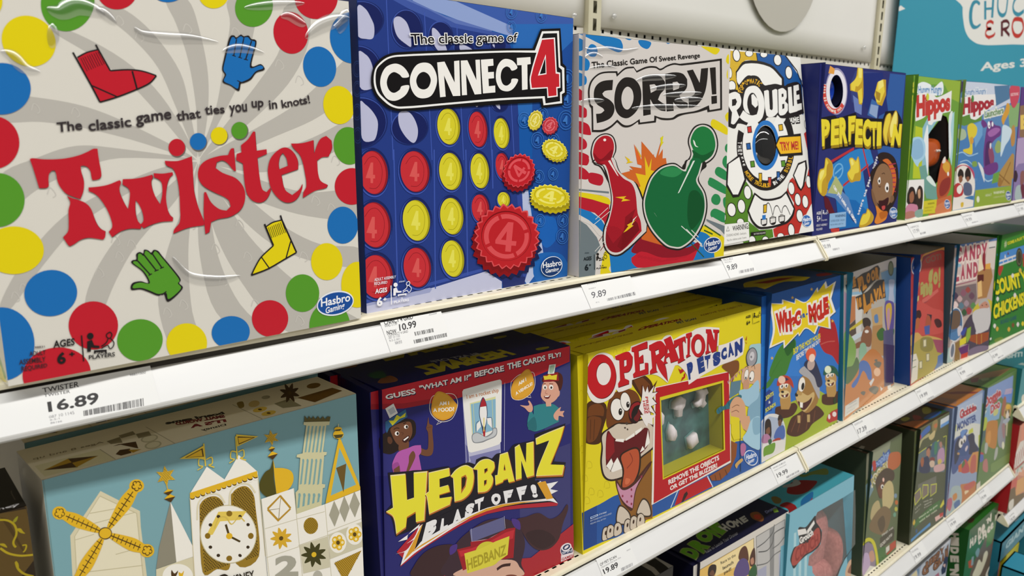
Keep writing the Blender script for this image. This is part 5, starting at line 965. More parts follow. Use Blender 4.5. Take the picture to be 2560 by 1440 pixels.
sorry = game_box('game_box', 'white box with a red pawn and a big green pawn', 'board game', (-0.4029, -0.0035, 0.0000), -0.0746, 0.0374, 0.2547, 0.2604, 0.0520, 'd6d0cb', {'front': '''
P d6d0cb 0,0 1019,0 0,1042 -1019,0
S 1f78bd 3,1040 82,2 140,-3 32,-19 3,-26 -16,-12 -31,1 -86,24 -95,27
S 1f78bd 45,977 22,26 30,-4 11,-23 -14,-22 -27,-1 -19,11
S 1f78bd 362,1040 75,-2 -1,-20 -23,-13 -40,11
S 1f78bd 275,1041 39,0 -13,-5
P 1f78bd 541,1041 31,0 -16,-5
S e2cf1c 794,1043 131,-3 -2,-22 -27,-9 -47,12
S e2cf1c 1006,1015 -15,-10 -5,-25 23,-9
S e2cf1c 1002,942 -7,-15 1,-20 9,-10
S e2cf1c 1018,733 -24,-15 5,-20 17,-10
S e2cf1c 884,687 27,10 99,-39 6,-36 -71,20 -56,20
S 1f78bd -9,1019 23,2 15,-12 -2,-25 -15,-11 -21,0
S 1f78bd -9,951 53,-8 18,-16 -3,-21 -15,-13 -53,6
S 1f78bd -9,882 41,-9 13,-14 -4,-21 -23,-9 -27,3
S b81f30 -9,815 21,-3 14,-17 -8,-24 -27,2
S b81f30 -9,748 47,-12 8,-17 -7,-22 -48,6
S b81f30 -9,680 60,-11 18,-32 -6,-15 -72,15
S b81f30 -9,614 36,-7 19,-18 -2,-20 -20,-8 -33,3
S b81f30 -9,550 60,-13 7,-18 -7,-22 -18,-4 -42,10
S b81f30 -9,486 42,-8 36,-34 -30,-13 -48,15
S 2c8a50 1018,576 -16,-10 -1,-20 19,-12
S 2c8a50 1017,515 -28,-10 -3,-30 35,-22
S b81f30 -9,542 54,-9 15,-18 -9,-20 -18,-2 -42,10
S b81f30 -9,482 33,-6 9,-22 -15,-19 -27,5
S b81f30 54,445 15,15 62,-11 16,-21 -9,-22 -22,-4 -53,15
S 2c8a50 986,485 33,5 1,-31 -25,6
S 2c8a50 927,446 28,16 67,-29 2,-41 -84,28
S 2c8a50 877,397 24,12 125,-54 2,-36 -133,47 -21,18
S 2c8a50 906,309 23,17 33,-7 17,-24 -15,-23 -32,0 -25,16
S 2c8a50 1000,299 29,4 3,-58 -26,17
S 2c8a50 901,232 23,19 42,-7 67,-31 3,-42 -117,34
P 6f7b80 -9,393 191,-21 0,-20 -191,20
P d6d0cb -9,385 191,-22 0,-13 -191,30
S e2cf1c -9,377 79,-9 106,-24 7,-31 -95,25 -97,24
P b81f30 -9,361 91,-20 101,-28 14,-168 -46,96 -56,41 -104,28
P 1f78bd -9,312 79,-24 62,-36 45,-54 -25,-12 -51,41 -110,50
P d6d0cb -9,284 67,-32 88,-61 12,-28 -38,16 -50,50 -79,32
P 6f7b80 -9,262 55,-31 62,-60 25,-48 -31,-30 -3,-99 -106,5
S d6d0cb 100,-8 9,68 25,44 18,17 46,-22 -51,-42 -9,-60
S e2cf1c 134,-8 6,61 19,49 51,14 27,-49 -52,-43 17,-32
P d6d0cb 863,193 175,-65 -2,32 -118,50
P 6f7b80 870,203 150,-47 18,-22 2,-38 -52,41 -117,56
P e2cf1c 840,174 157,-64 26,-18 6,-102 -116,1 13,67 -116,77
L 3a5a24 2 856,173 133,-65
L 3a5a24 2 853,147 70,-26
R 1f78bd 185,100 145,6 53,72 380,-29 103,-18 58,-47 21,-97 -175,-13 -390,30 -178,-12
P d6d0cb 671,161 157,-79 17,-22 -127,62
S 8e1626 330,86 40,45 76,32 79,-45 74,-36 128,-12 93,23 -14,-50 -77,-14 -187,-2 -143,38
R c21f30 331,57 68,23 143,-43 179,-7 89,23 -41,-59 -39,-6 -350,16 -45,29
D 8e1626 0.384 1.6 371,68 171,-41 195,2 -16,-9 -179,-8 -170,42
R d0672a 388,593 98,-78 46,106 -32,-111 57,4 17,-87 25,-346 -201,57 -9,106 -102,11 40,40 -55,87 66,25 -80,44 79,12 -27,19 81,-12
R d0672a 396,545 35,-66 41,56 7,-38 55,60 -4,-109 -30,-182 -33,-94 -29,7 -68,-29 13,52 -56,46 -33,3 46,30 -68,106 93,10 -55,71 101,-16
R e6c21f 410,526 29,-56 19,46 -5,-56 49,-11 -17,-172 -47,-74 -55,-20 5,61 -61,28 27,17 13,23 -48,59 67,16 -35,62 68,-12
P dba92c 345,578 44,-52 -6,-9
P e0662c 338,582 73,-103 -48,11
P e6c21f 280,528 33,-16 -3,-7 25,-5 -45,-6 10,11
P d8d020 515,609 21,9 -6,-28 10,0 -24,-24 3,22
S 26221f 69,558 15,39 33,24 44,9 41,-11 21,-31 2,-36 -16,-32 13,-45 37,-65 79,-17 -52,-49 -92,50 -63,83 -43,19 -18,36
S d6d0cb 76,558 14,36 31,23 40,8 36,-10 18,-27 2,-36 -16,-36 18,-50 40,-65 -65,11 -57,70 -43,19 -16,31
R 26221f 75,506 68,-20 39,-86 13,-69 -18,-64 -32,-71 7,-75 52,-44 73,2 155,90 5,72 -72,156 -80,31 -40,38 -33,55 -82,19
R d6d0cb 87,506 62,-20 40,-91 11,-65 -17,-72 -30,-63 6,-70 47,-41 64,3 158,87 2,68 -79,160 -66,30 -46,34 -30,55 -79,19
S b3202c 84,558 14,33 29,22 34,7 30,-9 17,-24 1,-31 -17,-40 -36,-21 -50,7 -22,30
S 8a1420 87,545 44,-28 68,42 -6,-38 -37,-27 -50,8
E f3e6e2 153 601 9 0 0 -6
R ad1b29 118,505 75,12 29,-46 50,-43 53,-25 27,-43 16,-95 21,-40 8,-48 -127,-80 -63,-2 -39,34 -3,65 25,63 18,73 -14,65 -32,91
R 8c1420 165,194 45,-59 65,51 12,65 67,34 -26,-56 48,-51 -106,-81 -63,-2 -39,34
P 7a1018 236,119 59,94 32,35 42,-31 14,-34 -113,-84
D 8e1522 0.55 1.7 164,222 71,-14 40,-22 -12,-74 -52,-10 -40,46
P e8e0da 174,508 13,4 55,-74 -10,5
P e8c21f 221,345 71,1 -16,-10 43,-10 -59,-3 10,11
P e8c21f 355,232 -27,-21 14,-4 -47,-22 -20,-6 33,28 -10,6
P e8e0da 368,253 -27,-24 -13,-23 10,30
L e8e4de 0.7 98,252 78,48
L e8e4de 0.7 86,228 103,55
L 7c1a26 0.7 121,152 25,25
L e8e4de 0.7 96,108 56,41
L 7c1a26 0.7 130,109 29,26
S 26221f 712,584 9,39 36,39 61,14 63,-11 45,-38 19,-55 -18,-50 -38,-30 -62,-24 -45,-38 -77,22 -30,20 58,53
S d6d0cb 721,584 9,36 34,36 54,14 57,-12 41,-33 18,-53 -16,-46 -36,-28 -63,-24 -45,-34 -76,17 42,68
S 26221f 397,306 16,61 33,60 55,41 56,18 65,3 64,-25 17,38 123,-3 32,-31 -38,-24 -17,-44 53,-63 19,-67 -13,-66 -37,-60 -60,-51 -76,-29 -60,2 -74,25 -88,71 -51,71
S d6d0cb 406,305 16,59 31,58 53,40 55,18 62,2 69,-27 26,46 100,-2 -7,-60 -18,-41 54,-63 17,-65 -13,-63 -35,-57 -59,-50 -72,-28 -56,3 -67,22 -87,69 -50,69
S 1f7a3e 732,584 8,34 29,31 50,14 51,-12 35,-30 17,-49 -15,-42 -33,-25 -48,-16 -45,-39 -38,11 -38,-9 50,78
S 155a2e 747,549 78,-26 85,24 -7,-19 -30,-23 -47,-17 -61,-18 -10,55
S e5eae2 751,598 13,-10 9,-17 18,-8 -22,3 -14,15
S 17693a 416,305 15,56 30,56 49,39 54,17 59,1 79,-27 39,59 73,-7 -15,-59 -18,-45 55,-62 16,-62 -12,-61 -35,-54 -56,-49 -68,-27 -53,3 -59,20 -85,67 -50,67
S 2f8a50 516,444 49,25 58,-1 53,-20 -51,-25 -66,5
S 0f5229 720,253 12,85 54,12 51,-43 11,-41 -18,-55 -68,-52 -32,33
P e2e8e0 753,496 15,2 -111,-152 -11,-4
P e2e8e0 478,262 26,-27 -18,18
L e2e4de 1 678,181 162,-105
L e2e4de 1 716,163 129,-98
L e2e4de 1 755,155 56,-40
L 3a5a2c 1.3 754,89 105,-80
R 26221f 53,817 15,35 42,31 42,11 75,5 3,-11 47,29 52,7 20,-18 65,22 61,4 31,-9 45,18 49,12 43,-1 308,41 15,-248 -112,-13 -4,13 -73,-15 -91,-11 -45,-10 -40,-15 -78,-2 -38,10 -3,-22 -116,-10 -3,13 -49,-23 -46,-2 -39,21 -37,-24 -50,-18 -67,-1 -4,100 -10,11 -8,36
R d4cec9 62,817 15,33 36,27 39,10 65,4 7,-16 53,34 53,8 19,-19 66,22 57,4 34,-9 45,18 49,12 54,-1 282,37 14,-229 -81,-10 -7,23 -93,-27 -83,-11 -57,-9 -35,-16 -71,-1 -53,10 -1,-24 -93,-9 -3,16 -59,-26 -43,-1 -42,23 -41,-27 -49,-17 -55,-2 -3,101 -13,8 -6,30
R 26221f 201,861 -4,-44 -44,-5 -17,-12 11,-12 37,-15 24,-21 2,-26 -19,-27 -37,-16 -50,-10 -5,40 30,3 20,12 -8,9 -34,15 -18,19 -4,26 7,26 21,20 33,12
S 26221f 294,876 42,-7 34,-28 12,-40 -7,-41 -30,-37 -45,-25 -42,2 -32,21 -15,35 1,44 15,40 32,28
S d4cec9 294,835 27,-14 10,-31 -9,-31 -23,-23 -26,4 -16,22 -2,31 14,29
R 26221f 385,882 64,11 58,-4 32,-24 -2,-32 -28,-24 -16,-26 28,-13 23,-7 3,-32 -39,4 -42,22 -25,27 5,-69 -50,-7
P d4cec9 435,848 32,4 17,-10 -3,-16 -37,-14
R 26221f 538,901 63,10 62,-4 32,-24 -1,-38 -32,-27 -21,-10 22,-23 41,-13 1,-22 -62,-3 -44,27 5,-40 -50,-4
P d4cec9 592,865 32,4 19,-12 -7,-19 -39,-10
R 26221f 691,922 44,8 52,-60 8,67 53,6 -5,-62 -16,-58 -36,-45 -45,-25 -36,-4 -1,44 -35,5 33,2 37,11 14,14 -32,52
P 26221f 860,944 45,5 12,-129 -34,-3
P 26221f 878,809 43,4 3,-37 -42,-5
T 26221f .015 The Classic Game Of Sweet Revenge~75,904 711,85 -5,21 -710,-79
E e9eef5 925 66 66 12 26 -40
E 1f4080 925 66 62 11 23 -36
T f4f6fa .02 Hasbro~870,61 112,6 -2,28 -111,-7
T f4f6fa .018 Gaming~889,36 72,9 -1,21 -72,-10
T 1c2428 .025 AGES~27,73 48,-2 0,18 -48,-1
T 1c2428 .038 6~34,27 23,-1 -1,30 -23,-1
T 1c2428 .038 +~60,43 14,0 -2,11 -13,0
L 1c2428 0.7 92,95 2,-70
E 26221f 113 94 8 -1 0 -6
R 26221f 105,85 11,2 6,-10 13,-2 0,-4 -13,1 -7,2 -1,-8 -9,0
P 26221f 122,68 31,-1 0,-6 -4,0 0,3 -23,0 0,-2 -4,0
C 26221f 0.5 153,95 8,3 5,-5 -3,-5 -6,-1 -5,4 1,4
C 26221f 0.5 163,86 8,-7 -3,-9 -7,-1 -5,5 -10,-2 -6,-2
C 26221f 0.5 156,86 -3,-5 -8,-4 -6,-3
T 26221f .015 2-4~126,36 23,0 -1,6 -23,1
T 26221f .025 PLAYERS~106,26 64,-1 -1,7 -63,1
T 33424a .01 A5065~34,104 26,-1 0,5 -26,2''', 'left': '''
P d6d0cb 0,0 208,0 0,1042 -208,0
P 1a66a6 115,1018 58,-7 2,-47 -59,7
P 1a66a6 117,951 59,-10 2,-54 -59,13
P 1a66a6 120,879 58,-7 2,-50 -59,11
P a51c2c 122,811 59,-4 1,-44 -58,6
P a51c2c 124,743 59,-5 2,-43 -59,9
P a51c2c 127,674 59,-4 2,-45 -60,10
P a51c2c 129,608 60,-4 1,-48 -59,5
P a51c2c 131,542 60,-1 2,-48 -60,6
P a51c2c 134,477 59,0 2,-41 -60,3
P a51c2c 114,473 70,-2 1,-39 -70,3
S 9c1a28 119,348 19,-4 5,-27 -23,1
S 9c1a28 121,298 33,-3 7,-26 -13,-15 -26,1
S 9c1a28 123,225 27,-7 1,-13 -27,0
S 9c1a28 126,161 26,-7 4,-22 -10,-15 -19,3
S 9c1a28 128,92 40,-3 14,-23 -6,-19 -47,8
P 1a1718 123,499 27,5 21,-148 -36,1
P d6d0cb 128,491 17,2 20,-130 -26,1
L 1a1718 2.4 134,473 17,2
L 1a1718 2.4 138,442 16,5
L 1a1718 2.4 141,411 16,7
L 1a1718 2.4 145,380 16,9''', 'top': '''
P d6d0cb 0,0 1019,0 0,208 -1019,0'''}, group='boxes standing on the upper shelf', rough=.22, coat=.4)
trouble = game_box('game_box', 'white box with a clear dome and dotted colour corners, tipped back on the upper shelf', 'board game', (-0.1433, 0.0010, 0.0088), 0.0000, 0.0000, 0.2625, 0.2638, 0.0500, 'd9d7d0', {'front': '''
P e6e5df 0,0 1050,0 0,1055 -1050,0|692,527 -5,-18 -7,-18 -9,-17 -12,-16 -14,-13 -16,-12 -17,-9 -18,-6 -18,-4 -18,-1 -17,2 -17,5 -15,7 -13,10 -12,12 -9,14 -7,15 -4,17 -1,17 1,18 4,17 7,18 9,16 12,15 13,14 15,11 16,10 18,7 18,4 18,2 17,-2 17,-4 16,-7 14,-9 12,-12 10,-14 7,-16 5,-17 1,-18
R dfb92f 187,1043 371,8 8,-48 -130,-2 -101,-66 3,-50 21,-54 -112,-25 -96,-3
D 8a6a10 0.55 2.1 187,1043 371,8 8,-48 -130,-2 -101,-66 3,-50 21,-54 -112,-25 -96,-3
P 1d5aa0 558,1051 322,6 168,-142 -14,-208 -214,116 15,95 -135,75 -134,10
D 123f78 0.5 1.8 558,1051 322,6 168,-142 -14,-208 -214,116 15,95 -135,75 -134,10
L 221d1c 2.6 874,1056 123,-83 62,-106 6,-160
L 221d1c 2 558,1051 6,-43
P 5b8c2b 104,492 61,-100 31,-116 67,-9 81,69 54,-53 19,-81 -77,-29 -8,-56 105,-60 140,-5 4,-48 -290,-19 -46,32 -195,121
D 2f5a16 0.6 2.2 82,352 114,-76 67,-9 81,69 54,-53 19,-81 -77,-29 -8,-56 105,-60 140,-5 4,-48 -290,-19 -46,32 -195,121
P c2352c 812,322 38,17 84,-77 70,52 66,103 -47,180 54,25 14,-311 -34,-136 -142,-114 -45,-58 -278,0 -9,48 157,29 89,48 10,60 -70,76
D 8e2018 0.55 2.0 812,322 38,17 84,-77 70,52 66,103 -47,180 54,25 14,-311 -34,-136 -142,-114 -45,-58 -278,0 -9,48 157,29 89,48 10,60 -70,76
E 221d1c 350 274 40 0 2 -40
E ebeae6 350 274 33 0 1 -35
E 221d1c 278 202 41 0 1 -40
E ebeae6 278 202 34 0 1 -35
E 221d1c 180 189 45 0 1 -39
E ebeae6 180 189 37 0 1 -34
E 221d1c 255 117 39 -1 1 -21
E ebeae6 255 117 32 -1 1 -18
E 221d1c 356 7 38 -1 1 -26
E ebeae6 356 7 31 -1 1 -23
E 221d1c 492 -5 39 -1 1 -24
E ebeae6 492 -5 32 -1 1 -20
E 221d1c 823 274 40 0 2 -40
E ebeae6 823 274 33 0 2 -35
E 221d1c 887 204 38 0 2 -40
E ebeae6 887 204 31 0 2 -34
E 221d1c 974 186 39 0 2 -41
E ebeae6 974 186 32 0 2 -36
E 221d1c 895 105 41 -1 2 -41
E ebeae6 895 105 34 -1 2 -35
E 221d1c 784 28 40 -1 2 -41
E ebeae6 784 28 33 -1 2 -35
E 221d1c 1033 304 33 0 2 -40
E ebeae6 1033 304 27 0 2 -35
E 221d1c 659 3 41 -1 1 -19
E ebeae6 659 3 34 -1 1 -17
E 221d1c 91 157 30 0 1 -31
E ebeae6 91 157 25 0 1 -27
E 221d1c 354 1024 39 5 1 -35
E ebeae6 354 1024 32 4 1 -30
E 221d1c 483 1043 43 5 1 -19
E ebeae6 483 1043 36 4 1 -17
E 221d1c 637 1047 43 5 1 -18
E ebeae6 637 1047 35 4 1 -16
E 221d1c 783 1024 47 5 2 -34
E ebeae6 783 1024 39 4 1 -29
E 221d1c 899 957 43 4 2 -40
E ebeae6 899 957 35 4 2 -34
E 221d1c 284 856 41 4 1 -30
E ebeae6 284 856 34 3 1 -26
E 221d1c 273 926 24 3 1 -31
E ebeae6 273 926 20 2 1 -27
E 221d1c 1056 652 21 1 2 -28
E ebeae6 1056 652 17 1 1 -24
R 221d1c 430,998 270,-4 136,-70 -2,-53 -94,-51 -149,30 -227,-52 -31,87 0,50
R ebeae6 435,983 254,-4 123,-62 -5,-36 -115,-10 -87,3 -100,41 -61,3 -90,-54 -18,21 6,45
R 221d1c 246,833 84,3 36,-27 32,79 77,31 83,-2 53,-43 49,2 79,9 101,-8 37,13 109,16 46,-16 3,-97 7,-74 -196,-32 -225,3 -62,-47 -147,0 -100,10 -34,-27 -62,10
T dca927 .022 P~382,821 6,13 -47,3 -6,-12
T dca927 .022 O~388,834 10,11 -43,9 -10,-12
T dca927 .022 P~398,845 14,11 -38,13 -14,-11
T dca927 .022 -~412,855 17,10 -31,17 -18,-9
T dca927 .022 O~428,864 20,7 -23,22 -20,-7
T dca927 .022 -~446,871 22,5 -13,24 -22,-5
T dca927 .022 M~465,875 23,3 -1,26 -23,-2
T dca927 .022 A~486,877 22,0 10,27 -22,1
T dca927 .022 T~506,877 21,-3 21,26 -21,4
T dca927 .022 I~530,873 10,-3 31,24 -11,3
T dca927 .022 C~543,869 15,-8 40,21 -16,8
R ebeae6 243,811 66,14 43,-11 12,-33 -17,-33 -39,-23 20,-33 37,-22 59,-13 73,0 63,27 28,40 12,46 -13,52 -48,38 -62,3 -55,-19 -32,-45 -12,-45 15,-33 45,-16 -19,50 17,45 35,24 35,-5 26,-39 -1,-40 -21,-34 -48,-7 -41,6 -47,21 -35,-31 -57,-42 -20,-5 -19,5 19,60 -28,38
P ebeae6 469,812 22,7 38,-28 0,-34 -29,-15 -34,20
P 221d1c 272,782 36,6 12,-16 -18,-20 -35,-6
R ebeae6 605,839 40,7 12,-5 -5,-104 21,-6 13,12 8,102 41,10 16,-5 -12,-129 -40,-21 -57,-10 -31,11 -9,46
R ebeae6 762,853 53,10 38,-15 -2,-36 -22,-25 30,-17 -6,-36 -39,-24 -52,-7 -15,12|796,828 20,4 1,-18 -22,-5|794,769 24,3 -3,-26 -24,-7
P ebeae6 874,869 42,6 -3,-115 52,7 -4,-37 -85,-13 -13,6
R ebeae6 940,881 62,10 1,-32 -35,-8 -1,-24 34,5 0,-28 -34,-6 1,-25 53,7 -2,-37 -84,-14 -11,7
T 221d1c .095/.025 GAME~819,651 163,11 -1,41 -163,-14
T ebeae6 .025 GAME~820,655 158,11 0,33 -156,-14
R 221d1c 848,699 18,-22 15,-25 11,-26 7,-27 3,-29 0,-28 -5,-29 -8,-29 -12,-28 -16,-27 -19,-25 -22,-24 -25,-22 -27,-20 -30,-18 -31,-14 -32,-12 -33,-10 -34,-6 -33,-3 -34,0 -32,3 -32,5 -30,9 -28,11 -27,13 -24,16 -21,18 -19,19 -16,22 -13,23 -10,24 -6,25 -4,26 0,26 3,26 7,26 9,26 13,26 51,-19 -10,-20 -8,-20 -5,-21 -2,-20 0,-21 3,-20 5,-20 8,-18 11,-18 13,-17 15,-15 18,-14 19,-12 22,-11 23,-8 24,-6 25,-5 26,-2 27,1 27,2 27,5 26,8 25,9 25,12 23,13 22,16 19,17 18,18 14,20 13,21 9,21 7,22 3,22 0,22 -2,22 -6,21 -9,20 -11,19 -15,17
R ebeae6 729,705 24,-13 22,-16 19,-18 15,-20 12,-22 8,-24 5,-24 0,-25 -3,-25 -8,-25 -11,-24 -14,-23 -19,-22 -21,-20 -23,-18 -26,-16 -28,-13 -29,-11 -30,-7 -31,-5 -30,-2 -30,2 -29,4 -28,7 -25,9 -24,12 -22,15 -19,16 -16,18 -12,20 -10,21 -7,23 -2,22 0,24 4,23 7,23 11,23 13,21 17,21 20,19 22,18 24,15 26,14 44,-59 -15,-8 -14,-11 -13,-11 -12,-13 -10,-13 -8,-15 -6,-15 -5,-15 -2,-15 -1,-16 2,-15 3,-15 5,-13 8,-14 8,-11 11,-11 12,-9 14,-8 14,-6 16,-4 16,-3 17,0 17,1 17,3 17,5 16,8 16,8 14,11 14,11 11,13 11,15 8,14 6,16 5,16 2,16 0,16 -2,16 -4,15 -6,14 -8,13 -10,12 -12,10 -13,9
R 2a74c0 723,529 -5,-19 -7,-19 -9,-18 -12,-17 -13,-15 -16,-14 -16,-12 -18,-10 -19,-7 -19,-5 -20,-3 -19,0 -19,3 -17,5 -17,7 -15,9 -13,12 -11,13 -9,15 -7,16 -5,17 -2,18 0,19 3,18 5,18 8,18 10,17 12,16 13,15 16,13 16,11 18,9 19,7 19,4 19,2 19,0 19,-3 18,-6 16,-8 15,-10 13,-12 11,-14 9,-16 6,-17 4,-18 1,-19 -1,-20 -32,1 1,15 0,16 -3,15 -5,14 -7,12 -8,12 -11,10 -11,8 -13,7 -14,4 -15,3 -15,0 -15,-1 -15,-4 -15,-5 -14,-8 -13,-9 -12,-10 -11,-12 -10,-13 -8,-14 -6,-15 -4,-15 -2,-15 -1,-15 2,-15 4,-14 5,-13 7,-12 9,-11 11,-9 11,-8 13,-6 14,-4 15,-2 15,0 15,2 16,5 14,6 15,8 13,9 12,12 11,12 9,14 7,15 6,15 3,16
P 221d1c 730,650 50,4 4,-39 -51,-4
P d6ab22 737,646 37,3 2,-30 -37,-3
P 221d1c 397,637 46,4 2,-38 -46,-3
P c0332c 403,633 34,3 1,-29 -33,-2
P 221d1c 372,545 46,3 3,-38 -46,-2
P 2a5fa0 379,541 33,2 2,-29 -33,-2
P 221d1c 398,446 46,2 3,-37 -46,-2
P 5a8f2c 405,442 33,2 2,-29 -33,-2
P 221d1c 726,441 51,2 3,-39 -51,-2
P 5a8f2c 733,436 37,2 2,-30 -37,-2
P 221d1c 476,378 38,-1 -6,-54 -39,-1
P d6ab22 481,373 26,-1 -6,-44 -25,-2
P 221d1c 571,351 39,-1 -6,-55 -40,0
P c24438 576,346 27,-1 -6,-45 -26,-1
P 221d1c 669,380 40,-1 -6,-56 -41,0
P 2a5fa0 675,375 27,-1 -6,-46 -26,-1
T ebeae6 .022 T~293,554 -3,-13 40,-2 3,14
T ebeae6 .022 H~289,532 -2,-13 40,0 2,13
T ebeae6 .022 E~287,511 0,-13 40,1 0,13
T ebeae6 .022 R~287,489 2,-13 40,3 -1,13
T ebeae6 .022 E~291,468 3,-13 40,4 -4,13
T ebeae6 .022 '~297,445 3,-7 39,5 -2,7
T ebeae6 .022 S~304,428 6,-13 39,7 -6,13
T dca927 .022 M~330,386 12,-13 37,10 -12,13
T dca927 .022 O~344,371 13,-12 36,12 -14,12
T dca927 .022 R~359,357 16,-12 33,14 -15,12
T dca927 .022 E~376,344 18,-11 31,15 -18,11
T dca927 .022 T~415,322 21,-9 26,18 -22,9
T dca927 .022 R~436,313 24,-7 22,19 -24,8
T dca927 .022 O~459,306 25,-6 18,20 -25,6
T dca927 .022 U~483,300 27,-5 13,22 -27,5
T dca927 .022 B~509,295 27,-2 8,23 -28,2
T dca927 .022 L~535,293 28,-1 2,23 -28,1
T dca927 .022 E~562,292 28,2 -4,23 -28,-2
T ebeae6 .022 I~632,300 13,3 -16,21 -13,-3
T ebeae6 .022 N~649,304 24,6 -20,20 -23,-6
T ebeae6 .022 T~695,318 21,8 -26,18 -22,-9
T ebeae6 .022 H~716,327 21,9 -30,17 -20,-10
T ebeae6 .022 E~737,337 19,10 -32,15 -18,-10
T dca927 .022 B~788,368 15,12 -39,12 -15,-12
T dca927 .022 U~809,385 13,13 -41,11 -13,-13
T dca927 .022 B~828,404 11,13 -42,9 -12,-13
T dca927 .022 B~845,424 9,14 -43,7 -10,-13
T dca927 .022 L~859,445 8,14 -45,6 -8,-14
T dca927 .022 E~871,467 6,14 -45,4 -7,-14
P 221d1c 307,488 -136,-52 -27,-114 58,-68 60,2 83,85
P ebeae6 294,471 -108,-36 -26,-108 44,-57 47,-2 77,80
P 221d1c 852,351 71,70 100,16 5,-49 -55,-109 -40,-26 -33,23
P ebeae6 864,350 63,59 76,16 2,-37 -49,-102 -24,-21 -19,16
R 221d1c 417,270 90,-39 176,2 86,31 76,-113 -31,-46 -87,-36 -278,-7 -78,41 -41,70
R ebeae6 420,256 85,-38 176,2 73,27 73,-95 -33,-37 -77,-33 -261,-8 -73,39 -38,59
E 221d1c 489 94 34 -3 -3 -19
P 221d1c 458,119 69,-1 -4,-26 -68,3
P dcdad6 466,111 51,1 -4,-23 -49,-4
E 8c8a86 493 119 21 -2 -1 -7
E 221d1c 584 94 35 -3 -3 -20
P 221d1c 552,120 71,0 -4,-27 -70,3
P dcdad6 560,113 53,0 -4,-23 -51,-4
E 8c8a86 588 120 22 -2 -1 -8
E 221d1c 683 95 36 -3 -3 -20
P 221d1c 650,121 73,0 -4,-27 -72,3
P dcdad6 658,114 55,0 -5,-24 -52,-3
E 8c8a86 687 122 23 -2 -1 -8
P 221d1c 496,197 43,2 -13,-50 -38,-2
P d6ab22 503,192 28,2 -10,-40 -24,-2
P 2a74c0 476,138 38,0 -4,-26 -35,0
C 221d1c 1.4 534,200 22,2 20,-27 11,-45
C 221d1c 1.4 592,133 26,42 34,4 28,-41
C 221d1c 1.5 689,135 18,31 36,7 40,-54
P 221d1c 679,530 47,52 255,16 4,-130 -266,-3
P e8b424 690,530 46,44 238,7 -5,-97 -238,-5
T b8332c .035 TRY ME!~735,496 206,6 2,51 -216,-4
P c8c6c0 33,118 298,-7 -4,-101 -221,-5 -90,1
P e9e8e4 37,115 296,-5 -9,-97 -217,-4 -86,-1
T 1f1c1c .02 WARNING:~170,74 160,0 0,32 -161,-5
P 8a8884 129,105 -24,-28 35,-1
P e9e8e4 128,98 -16,-18 23,0
T 77756f .005 CHOKING HAZARD - Small parts.~105,48 195,-1 2,11 -195,4
T 77756f .005 Not for children under 3 years.~109,23 190,1 1,10 -191,1
E e9eef5 971 69 59 1 7 -38
E 2f66ac 971 69 55 1 7 -35
T f4f6fa .02 Hasbro~925,67 93,0 4,25 -93,0
T f4f6fa .018 Gaming~936,44 61,2 3,19 -61,-2
L 221d1c 5.1 346,42 152,-4
T c8c6c0 .01 BATTERIES REQUIRED~376,35 119,-2 0,9 -120,2'''}, group='boxes standing on the upper shelf', tilt=0.1740, opening=True)
